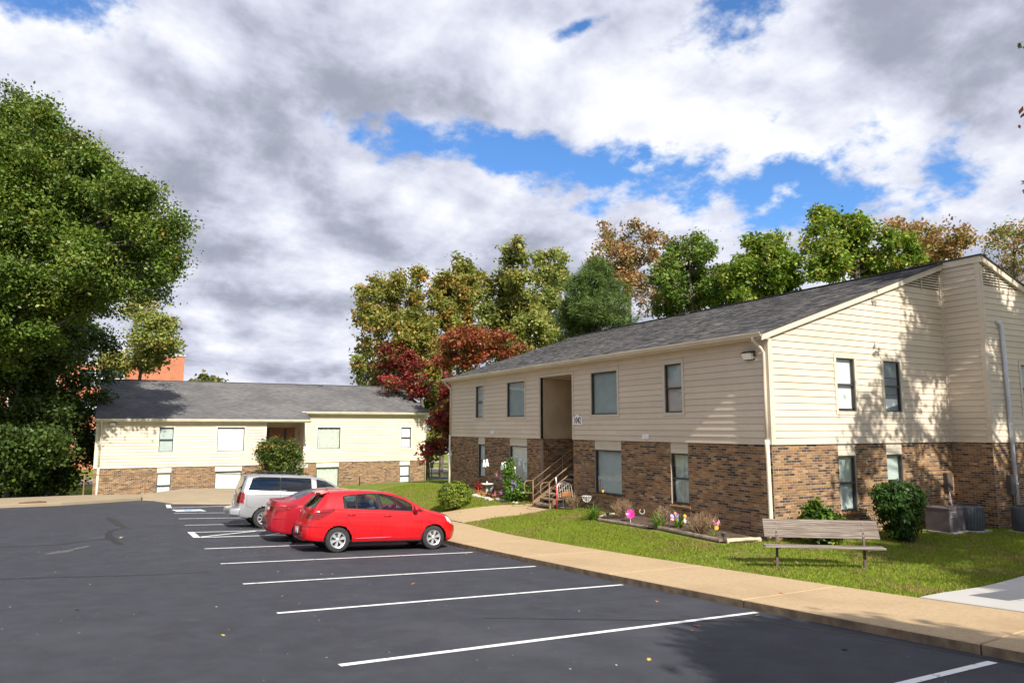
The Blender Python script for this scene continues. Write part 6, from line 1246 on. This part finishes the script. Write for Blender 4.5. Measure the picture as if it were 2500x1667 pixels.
# air conditioners
ac = empty('air_conditioner', (20.42, 12.2, lawn(20.4, 12.2)), .06, 'boxy mauve air conditioner with faded lettering beside the gable jog', 'air conditioner')
m = MB(); m.box(-.40, .40, -.34, .34, .025, .66); o = m.build('cabinet', MAT['acbox'], ac); v = o.modifiers.new('bevel', 'BEVEL'); v.width = .02; v.segments = 2
m = MB(); m.box(-.415, .415, -.355, .355, .63, .68); o = m.build('lid', MAT['acbox'], ac); v = o.modifiers.new('bevel', 'BEVEL'); v.width = .012; v.segments = 2
m = MB(); m.box(-.46, .46, -.40, .40, -.05, .03); m.build('pad', MAT['conc'], ac)
for k, (z_, n) in enumerate(((.56, 6), (.50, 5), (.44, 5))):
    for q in range(n):
        m = MB(); m.box(-.36 + q * .045, -.36 + q * .045 + .032, -.346, -.340, z_ - .015, z_ + .015); m.build('faded_letter', MAT['acgrey'] if 0 else simple('faded_print', (.42, .39, .40), .7, 0) if 'fp' not in MAT else MAT['fp'], ac)
MAT['fp'] = MAT['conc']
def round_ac(x, y, label):
    a_ = empty('air_conditioner', (x, y, lawn(x, y)), 0, label, 'air conditioner'); n = 24
    m = MB(); m.lathe([(.34, .025), (.36, .04), (.36, .66), (.34, .68), (.30, .70), (.26, .71), (.25, .64), (.001, .62)], 28); m.build('cabinet', MAT['acgrey'], a_, smooth=True)
    for k in range(28):
        t = 2 * math.pi * k / 28; m = MB(); m.bar((.365 * math.cos(t), .365 * math.sin(t), .1), (.365 * math.cos(t), .365 * math.sin(t), .66), .03, .014, (math.cos(t), math.sin(t), 0)); m.build('fin', MAT['acgrey'], a_)
    m = MB(); m.box(-.40, .40, -.40, .40, -.05, .03); m.build('pad', MAT['conc'], a_)
    for k in range(5):
        r = .06 + k * .045; m = MB(); m.tube([(r * math.cos(t), r * math.sin(t), .715) for t in [i * .524 for i in range(13)]], .006, 4, 0, False); m.build('guard_ring', MAT['iron'], a_)
round_ac(21.25, 12.0, 'round slate grey air conditioner beside the mauve one'); round_ac(22.55, 11.15, 'dark air conditioner on a pad below the white wall pipe')
oz = zt(-2.6, 46.4); m = MB(); m.lathe([(.001, .0), (.42, 0), (.42, .72), (.36, .78), (.001, .78)], 20); o = m.build('air_conditioner', MAT['acgrey'], None, label='dark drum shaped air conditioner at the left end of the cream block', cat='air conditioner'); o.location = (-2.75, 44.6, zt(-2.75, 44.6))
m = MB(); m.lathe([(.43, .70), (.44, .74), (.43, .78)], 20); m.build('rim', MAT['acgrey'], o)
# garden bed
bed = MB(); P_ = [(13.3, 19.3), (13.3, 16.6), (13.42, 16.0), (13.28, 13.5), (14.5, 13.1), (14.58, 13.1), (14.58, 19.6)]
rows = []
for i in range(25):
    y = 13.15 + 6.3 * i / 24; x0 = lut([(13.1, 14.0), (13.5, 13.3), (16, 13.43), (19.5, 13.3)], y); r = []
    for k in range(6):
        x = x0 + (14.59 - x0) * k / 5; r.append(len(bed.v)); bed.v.append((x, y, lawn(x, y) + .02 + .03 * math.sin(k * 1.3 + i) * (0 < k < 5) + .02))
    rows.append(r)
for a, b in zip(rows, rows[1:]):
    for k in range(5): bed.face((a[k], b[k], b[k + 1], a[k + 1]))
bed.build('garden_bed', MAT['mulch'], None, smooth=True, kind='structure')
def log(a, b, r, mat, label):
    A = Vector((*a, lawn(*a) + r * .75)); Bv = Vector((*b, lawn(*b) + r * .75)); m = MB(); d = Bv - A; n = 10
    m.tube([A + d * (i / n) + Vector((0, 0, rnd.uniform(-.006, .006))) - A for i in range(n + 1)], [r * rnd.uniform(.94, 1.05) for _ in range(n + 1)], 10); o = m.build('landscape_timber', mat, None, smooth=False, label=label, cat='timber', group='timbers edging the garden bed'); o.location = A; return o
log((13.29, 18.79), (13.4, 16.6), .055, MAT['timber'], 'thin weathered timber along the magenta pinwheel end of the bed'); log((13.5, 16.2), (13.38, 13.66), .065, MAT['timber'], 'weathered timber along the pastel pinwheel end of the bed'); log((13.42, 13.52), (14.26, 13.2), .07, MAT['timberl'], 'pale short timber closing the bed by the corner downspout'); log((13.55, 19.2), (14.3, 19.35), .045, MAT['timberl'], 'pale timber end behind the daylily clump')
def pinwheel(x, y, h, r, mats, n, label, twist=.5):
    o = empty('pinwheel', (x, y, lawn(x, y)), -.5, label, 'pinwheel'); m = MB(); m.tube([(0, 0, -.05), (0, 0, h)], .007, 6); m.build('stick', MAT['white'], o)
    for k in range(n):
        a = 2 * math.pi * k / n; m = MB(); P = []
        for rr_, da, dp in ((.02, 0, 0), (.5 * r, -.42, -.012), (.85 * r, -.36, -.02), (r, 0, -.01), (.85 * r, .36, .012), (.5 * r, .40, .012)): P.append((rr_ * math.sin(a + da), -.02 + dp, h + rr_ * math.cos(a + da)))
        m.poly(P); q = m.build('petal', MAT[mats[k % len(mats)]], o, fix=False)
    m = MB(); m.lathe([(.001, -.035), (.022, -.03), (.024, -.01)], 10, (0, 0, h), 'y'); m.build('hub', MAT['lilac'] if len(mats) > 1 else MAT['pink'], o)
pinwheel(13.62, 17.62, .27, .145, ['pink'], 8, 'magenta pinwheel flower stuck in the bed by a withered shrub'); pinwheel(13.95, 16.0, .30, .165, ['rose', 'lilac', 'lilac', 'rose', 'rose', 'lilac'], 6, 'pastel pink and lilac pinwheel flower among the iris leaves')
o = empty('garden_stake', (14.1, 14.55, lawn(14.1, 14.55)), -.5, 'small pink butterfly on a yellow flower stake', 'ornament')
m = MB(); m.tube([(0, 0, -.05), (0, 0, .32)], .006, 6); m.build('stick', MAT['iron'], o)
for sg in (-1, 1):
    m = MB(); m.poly([(0, 0, .30), (sg * .07, -.01, .40), (sg * .10, -.01, .36), (sg * .08, 0, .28), (sg * .05, 0, .24)]); m.build('wing', MAT['rose'], o, fix=False)
m = MB(); m.lathe([(.001, -.02), (.06, -.015), (.065, .0), (.001, .01)], 10, (0, 0, .19), 'y'); m.build('flower', MAT['yellow'], o)
o = empty('garden_stake', (13.95, 15.6, lawn(13.95, 15.6)), -.5, 'small white bird with an orange cap on a stake', 'ornament'); m = MB(); m.tube([(0, 0, -.05), (0, 0, .2)], .006, 6); m.build('stick', MAT['iron'], o); m = MB(); m.lathe([(.001, -.07), (.045, -.03), (.05, .02), (.02, .09), (.001, .1)], 10, (0, 0, .24)); m.build('bird', MAT['white'], o, smooth=True); m = MB(); m.lathe([(.05, 0), (.045, .05), (.001, .08)], 10, (0, 0, .36)); m.build('cap', MAT['yellow'], o)
o = empty('garden_stake', (14.05, 17.6, lawn(14.05, 17.6)), -.5, 'white ring shaped ornament behind the magenta pinwheel', 'ornament'); m = MB(); m.tube([(0, 0, -.05), (0, 0, .25)], .006, 6); m.build('stick', MAT['iron'], o); m = MB(); m.tube([(.075 * math.cos(t), 0, .30 + .075 * math.sin(t)) for t in [2.2 + i * .35 for i in range(15)]], .014, 6); m.build('ring', MAT['conc'], o, smooth=True)
for k, (x, y, lb) in enumerate(((13.55, 13.75, 'solar stake light near the pale timber'), (13.6, 18.75, 'solar stake light near the daylily'))):
    o = empty('solar_light', (x, y, lawn(x, y)), 0, lb, 'light'); m = MB(); m.tube([(0, 0, -.05), (0, 0, .12)], .012, 8); m.build('stake', MAT['iron'], o); m = MB(); m.lathe([(.03, .12), (.045, .13), (.05, .2), (.06, .205), (.055, .225), (.001, .235)], 12); m.build('lamp_head', MAT['acgrey'], o, smooth=True)
def hook(x, y, h, label, two=False, rz=0):
    o = empty('shepherd_hook', (x, y, lawn(x, y)), rz, label, 'hook'); m = MB(); m.tube([(0, 0, -.1), (0, 0, h)], .008, 6); m.build('rod', MAT['iron'], o)
    for sg in ((-1, 1) if two else (-1,)):
        m = MB(); r = .14; m.tube([(0, 0, h - .12)] + [(sg * (r - r * math.cos(t)) , 0, h + r * math.sin(t)) for t in [i * .42 for i in range(8)]] + [(sg * (2 * r + .01), 0, h - .10), (sg * (2 * r + .05), 0, h - .12)], .007, 6, 0, False); m.build('arm', MAT['iron'], o)
    return o
hook(14.0, 28.2, 1.62, 'double iron hook with two white cloth ghosts by the left window', True, .9); hook(14.05, 26.6, 1.62, 'double iron hook with white cloth ghosts before the clematis', True, .9); hook(14.2, 20.9, 1.55, 'iron hook with a wire basket between stairs and window', False, 1.2); hook(14.2, 19.95, 1.0, 'short iron hook with a lantern before the wide window', False, 1.2)
def ghost(x, y, z, label):
    m = MB(); n = 12; pr = [(.001, 0), (.04, -.01), (.05, -.05), (.035, -.09), (.06, -.16), (.075, -.27), (.085, -.30)]
    for i, (r, h) in enumerate(pr):
        for k in range(n): f = 1 + (.28 * math.sin(k * 2.1 + i) if i > 3 else 0); m.v.append((r * f * math.cos(k * .5236), r * f * math.sin(k * .5236), h + (.03 * math.sin(k * 1.7) if i == 6 else 0)))
    for i in range(len(pr) - 1):
        for k in range(n): m.face((i * n + k, i * n + (k + 1) % n, (i + 1) * n + (k + 1) % n, (i + 1) * n + k))
    o = m.build('cloth_ghost', MAT['whitecloth'], None, smooth=True, label=label, cat='ornament', group='white cloth ghosts hung from hooks'); o.location = (x, y, z)
for x, y, dx, dy, h0 in ((14.0, 28.2, .29, .9, 1.62), (14.05, 26.6, .29, .9, 1.62)):
    for sg in (-1, 1): ghost(x + sg * dx * math.cos(dy), y + sg * dx * math.sin(dy), lawn(x, y) + h0 - .12, 'white cloth ghost on the hook by the narrow left window' if y > 27 else 'white cloth ghost on the hook above the flowering vine')
o = empty('lantern', (14.2 - .3 * math.cos(1.2), 19.95 - .3 * math.sin(1.2), lawn(14.2, 19.95) + .86), 0, 'small brass lantern hanging before the wide lower window', 'lantern'); m = MB(); m.lathe([(.001, 0), (.05, -.03), (.055, -.04), (.001, -.04)], 8); m.build('cap', MAT['iron'], o); m = MB(); m.lathe([(.03, -.14), (.042, -.04)], 8); m.build('globe', MAT['yellow'], o); m = MB(); m.lathe([(.001, -.15), (.04, -.15), (.045, -.14), (.001, -.13)], 8); m.build('foot', MAT['iron'], o)
o = empty('wire_basket', (14.2 - .3 * math.cos(1.2), 20.9 - .3 * math.sin(1.2), lawn(14.2, 20.9) + .35), .4, 'white wire basket hanging from the hook beside the stairs', 'basket')
for k in range(8):
    t = k * math.pi / 8; m = MB(); m.tube([(.16 * math.cos(t) * math.sin(u), .16 * math.sin(t) * math.sin(u), -.05 - .2 * math.cos(u) * -1 if 0 else .18 - .18 * (1 - math.cos(u - math.pi)) * .0 - .2 * abs(math.cos(u))) for u in [-1.57 + i * .314 for i in range(11)]], .004, 4, 0, False); m.build('wire', MAT['white'], o)
m = MB(); m.tube([(.16 * math.cos(t), .16 * math.sin(t), .18) for t in [i * .4488 for i in range(15)]], .007, 5, 0, False); m.build('hoop', MAT['white'], o)
# pots and birdbath
for k, (x, y, r, h) in enumerate(((13.7, 28.3, .13, .22), (13.74, 27.9, .11, .14), (14.0, 27.85, .12, .16), (13.86, 27.4, .13, .15), (13.8, 26.95, .13, .16), (13.95, 26.75, .12, .2), (14.2, 27.4, .12, .2))):
    o = empty('flower_pot', (x, y, lawn(x, y)), 0, 'terracotta pot with red leaves at the end of the stone edging' if k == 0 else 'small empty terracotta pot among the pots by the stone edging', 'pot', 'terracotta pots below the left windows'); m = MB(); m.lathe([(.001, 0), (r * .7, 0), (r * .95, h * .8), (r * 1.08, h * .8), (r * 1.1, h), (r * .95, h), (r * .9, h * .85)], 14); m.build('pot', MAT['terracotta'], o, smooth=False); m = MB(); m.lathe([(.001, h * .86), (r * .9, h * .86)], 14); m.build('soil', MAT['mulch'], o)
    if k == 0:
        C, LC, N_, sz, col = crown([(0, 0, h + .16, .13, .13, .2)], 60, 8, .04, .06, [((.28, .03, .025), 3), ((.18, .02, .02), 2)]); lnk(bpy.data.objects.new('leaves', leafmesh('leaves', LC, N_, sz, col, 2)), o)
o = empty('bird_bath', (14.15, 28.35, lawn(14.15, 28.35)), 0, 'white bird bath behind the terracotta pots', 'bird bath'); m = MB(); m.lathe([(.001, 0), (.14, 0), (.13, .04), (.06, .08), (.05, .3), (.09, .36), (.001, .36)], 14); m.build('pedestal', MAT['stone'], o, smooth=True); m = MB(); m.lathe([(.08, .36), (.27, .42), (.29, .45), (.26, .45), (.08, .40), (.001, .395)], 18); m.build('basin', MAT['white'], o, smooth=True); m = MB(); m.lathe([(.001, .4), (.04, .42), (.03, .52), (.001, .56)], 10); m.build('finial', MAT['white'], o, smooth=True)
o = empty('garden_figure', (14.1, 27.75, lawn(14.1, 27.75)), .3, 'black and white garden figure beside the pots', 'ornament'); m = MB(); m.tube([(0, 0, 0), (0, 0, .18), (.03, .02, .36), (.02, .05, .46)], [.10, .12, .09, .05], 10); m.build('body', MAT['black'], o, smooth=True); m = MB(); m.lathe([(.001, .12), (.055, .16), (.06, .26), (.001, .33)], 10, (-.09, -.03, 0)); m.build('chest', MAT['white'], o, smooth=True)
k = 0
for i in range(16):
    t = i / 15; x, y = (13.55 + .3 * t * (t > .55), 28.5 - 3.3 * t); x += rnd.uniform(-.05, .05); r = rnd.uniform(.07, .13); m = MB(); m.lathe([(.001, -.03), (r, 0), (r * rnd.uniform(.85, 1.1), r * .45), (r * .5, r * .8), (.001, r * .85)], 7); m.v = [(a * rnd.uniform(.85, 1.2), b * rnd.uniform(.85, 1.3), c * rnd.uniform(.8, 1.2)) for a, b, c in m.v]
    o = m.build('edging_stone', MAT['stone'], None, label='rough pale stone in the curved edging below the left windows', cat='stone', group='pale edging stones'); o.location = (x, y, lawn(x, y) - .01)
o = empty('striped_pole', (14.25, 26.0, lawn(14.25, 26)), 0, 'white topped red garden pole standing behind the clematis', 'pole'); m = MB(); m.tube([(0, 0, -.1), (0, 0, 1.0)], .028, 8); m.build('shaft', MAT['redpaint'], o, smooth=True); m = MB(); m.tube([(0, 0, 1.0), (0, 0, 1.35)], .026, 8); m.build('top', MAT['white'], o, smooth=True)
o = empty('striped_pole', (13.8, 22.05, lawn(13.8, 22)), 0, 'white topped red garden pole leaning on the stair stringer', 'pole'); m = MB(); m.tube([(0, 0, -.1), (-.03, 0, .92)], .024, 8); m.build('shaft', MAT['redpaint'], o, smooth=True); m = MB(); m.tube([(-.03, 0, .92), (-.04, 0, 1.15)], .023, 8); m.build('top', MAT['white'], o, smooth=True)
o = empty('wire_bench', (14.15, 22.0, lawn(14.1, 22.0) + .0), 0, 'wire garden chair with an orange cushion beside the stair rail', 'chair')
for k in range(7):
    x = -.3 + k * .1; m = MB(); m.tube([(x, .05, .42), (x, .12, .8), (x * .8, .14, .95 - .6 * x * x)], .007, 5); m.build('back_wire', MAT['bolt'], o)
m = MB(); m.tube([(-.34, .05, 0), (-.34, .1, .6), (-.25, .14, .88), (0, .15, .98), (.25, .14, .88), (.34, .1, .6), (.34, .05, 0)], .011, 6, 0, False); m.build('back_hoop', MAT['bolt'], o, smooth=True); m = MB(); m.box(-.3, .3, -.3, .06, .40, .43); m.build('seat', MAT['iron'], o); m = MB(); m.box(-.20, .20, -.05, .05, .44, .62); v = m.build('cushion', simple('orange_cushion', (.30, .12, .04), .9, .15, 8), o).modifiers.new('bevel', 'BEVEL'); v.width = .04; v.segments = 3
for sg in (-1, 1):
    m = MB(); m.tube([(sg * .3, -.28, 0), (sg * .3, -.27, .42)], .011, 6); m.build('leg', MAT['bolt'], o)
# far handrail on the walkway
hr = empty('walkway_railing', (-1.9, 41.0, za(-1.9, 38) + .1), 0, 'tan pipe handrail along the back of the far walkway', 'railing'); hl = Vector(hr.location)
pts = [(-1.45, 40.95), (1.25, 42.4), (4.1, 43.6), (8.2, 44.0)]; zz_ = [za(p[0], min(p[1], fc(p[0]) + .6)) + .11 for p in pts]
for (x, y), z in zip(pts, zz_):
    m = MB(); m.tube([(x - hl.x, y - hl.y, z - hl.z - .3), (x - hl.x, y - hl.y, z - hl.z + 1.02)], .03, 8); m.build('rail_post', MAT['bronzerail'], hr)
m = MB(); m.tube([(x - hl.x, y - hl.y, z - hl.z + 1.02) for (x, y), z in zip([(-1.65, 40.85)] + pts, [zz_[0]] + zz_)], .027, 8); m.build('handrail', MAT['bronzerail'], hr, smooth=True)
m = MB(); m.tube([(0, 0, -.5), (0, 0, 2.45)], .03, 6); o = m.build('marker_pole', MAT['iron'], None, label='thin dark pole against the brick of the cream block', cat='pole'); q_ = at(1318 / 1.06293 * .66, 1180, 42); qq = at(825, 1125, 43); o.location = (float(qq[0]), float(qq[1]), float(at(825, 1188, 43)[2]) )
# storm drain in the far curb
dg_ = empty('storm_drain', (-3.3, 36.55, za(-3.3, 36.5) + .0), .55, 'rusty storm drain inlet let into the far curb', 'drain'); m = MB(); m.box(-.75, .75, -.06, .5, .085, .15); m.build('hood', MAT['rust_grate'], dg_); m = MB(); m.box(-.7, .7, -.10, -.07, .0, .085); m.build('mouth', MAT['dark'], dg_)
for k in range(6): m = MB(); m.box(-.62 + k * .24, -.58 + k * .24, -.14, -.10, -.0, .09); m.build('bar', MAT['rust_grate'], dg_)
# orange brick building far behind the oak
ob = empty('brick_building', (-22, 92, -4.7), .03, 'orange brick building with bands of windows behind the oak', 'building')
m = MB(); m.box(-36, 23.4, 0, 18, 0, 11.7); m.build('wall', MAT['orange_brick'], ob); m = MB(); m.box(23.4, 28.0, -1.5, 12, 0, 12.9); m.build('tower_wall', MAT['orange_brick'], ob); m = MB(); m.box(23.3, 28.1, -1.6, 12.1, 12.9, 13.1); m.build('coping', MAT['conc'], ob); m = MB(); m.box(-36.1, 23.3, -.1, 18, 11.7, 11.9); m.build('parapet', MAT['conc'], ob)
for row, z in enumerate((9.2, 6.0, 2.4)):
    for k in range(9):
        x = -33.6 + k * 6.4; m = MB(); m.box(x, x + 4.4, -.06, .1, z, z + 1.9); wn = m.build('window', MAT['farwin'], ob)
        for j in range(4): q = MB(); q.box(x + .05 + j * 1.1 * 1.3 - .05, x + .05 + j * 1.43 + .05, -.12, -.06, z, z + 1.9); q.build('mullion', MAT['white'], wn)
        q = MB(); q.box(x, x + 4.4, -.12, -.06, z + .9, z + 1.0); q.build('transom', MAT['white'], wn)
# parked cars far behind the oak and in the gap
for x, y, rz, src, lb in ((-14, 60, .2, c3, 'silver minivan in the distant car park behind the oak'), (-9.5, 62, .1, c1, 'red hatchback in the distant car park behind the oak'), (-5.6, 58, 1.6, c3, 'silver minivan parked close to the left end of the cream block')):
    c = copy_tree(src); tag(c, lb, 'car'); c.rotation_mode = 'XYZ'; c.rotation_euler = (0, 0, rz); c.location = (x, y, zt(x, y) + .03)
c = copy_tree(c3); tag(c, 'silver minivan parked beyond the road in the gap between the blocks', 'car'); c.rotation_mode = 'XYZ'; c.rotation_euler = (0, 0, 2.6); c.location = (52, 118, zt(52, 118) + .03)
# sign and post box in the gap
p = at(1030, 1075, 88); o = empty('road_sign', (float(p[0]), float(p[1]), zt(float(p[0]), float(p[1]))), -.4, 'pale board sign below a red octagon beside the far road', 'sign'); m = MB(); m.tube([(0, 0, -.2), (0, 0, 4.3)], .06, 6); m.build('post', MAT['bolt'], o); m = MB(); m.box(-.1, 1.7, -.06, 0, 1.1, 3.3); m.build('board', MAT['bluegrey'], o); m = MB(); m.prism([(.5 * math.cos(.3927 + i * .7854), .5 * math.sin(.3927 + i * .7854)) for i in range(8)], -.12, -.08, lambda a, b, t: (a, t, 3.85 + b)); m.build('octagon', MAT['redpaint'], o)
p = at(991, 1108, 56); o = empty('post_box', (float(p[0]), float(p[1]), zt(float(p[0]), float(p[1]))), -.4, 'dark box on a thin post before the far drive', 'post box'); m = MB(); m.tube([(0, 0, -.2), (0, 0, 1.0)], .035, 6); m.build('post', MAT['iron'], o); m = MB(); m.box(-.13, .13, -.1, .1, .95, 1.4); m.build('box', MAT['meter'], o)
# fallen leaves
lf = MB(); P6 = [(.5, 0), (.15, .12), (.25, .35), (0, .2), (-.2, .38), (-.15, .1), (-.5, .05), (-.15, -.1), (-.25, -.35), (0, -.18), (.2, -.36), (.15, -.1)]
lf.v = [(a, b, .10 * (abs(b) + .3 * abs(a))) for a, b in P6] + [(0, 0, 0)]
for i in range(12): lf.face((12, i, (i + 1) % 12))
lme = lf.mesh('fallen_leaf', MAT['deadleaf']); lme2 = lf.mesh('fallen_leaf', simple('yellow_leaf', (.45, .33, .06), .8, .2, 20)); 
spots = [(.16, 23.13), (6.77, 7.39), (6.5, 7.2), (3.1, 19.0), (3.6, 18.8), (8.2, 16.9), (8.35, 16.5), (7.9, 17.0), (-.9, 28.5), (3.1, 4.6), (.9, 6.1), (-.4, 12), (1.2, 9.4), (4.8, 12.6), (7.6, 9.2), (2.4, 12.1), (9.5, 8.4), (7.3, 5.6), (5.0, 6.2), (8.1, 7.6)]
for i, (x, y) in enumerate(spots):
    o = bpy.data.objects.new('fallen_leaf', lme if i % 3 else lme2); o.location = (x, y, za(x, y) + (.125 if x > 8.46 else .005)); s = rnd.uniform(.07, .13) if i > 1 else .17; o.scale = (s, s, s * 1.4); o.rotation_euler = (rnd.uniform(-.3, .3), rnd.uniform(-.3, .3), rnd.uniform(0, 6)); lnk(o); tag(o, 'dry curled leaf lying on the paving near the parking bays', 'leaf', 'fallen leaves on the paving')
n = 900; x = np.concatenate([rng.uniform(-9, 8.3, n), rng.uniform(11.3, 22, n)]); y = np.concatenate([rng.uniform(3.5, 36, n), rng.uniform(7.5, 13, n // 2), rng.uniform(8, 32, n - n // 2)]); k = (x < 8.4) | ((x < 14.4) | (y < 12.6)); x, y = x[k], y[k]
z = np.array([(za(a, b) + .006 if a < 8.4 else max(lawn(a, b) + .04, zt(a, b) + .04)) for a, b in zip(x, y)]); N_ = rng.normal(size=(len(x), 3)) * .3 + np.array([0, 0, 1]); N_ /= np.linalg.norm(N_, axis=1)[:, None]
lot_ = x < 8.4; sz = np.where(lot_, rng.uniform(.010, .028, len(x)), rng.uniform(.03, .08, len(x))); col = np.where((rng.random(len(x)) < .5)[:, None], np.array([(.22, .17, .11)]), np.array([(.20, .10, .04)])) * rng.uniform(.7, 1.3, (len(x), 1)); col = np.where((lot_ & (rng.random(len(x)) < .45))[:, None], np.array([(.42, .39, .34)]), col)
o = bpy.data.objects.new('leaf_litter', leafmesh('leaf_litter', np.stack([x, y, z], 1), N_, sz, col)); lnk(o); tag(o, 'tiny leaf bits and grit scattered over lot and lawn', 'litter', kind='stuff')
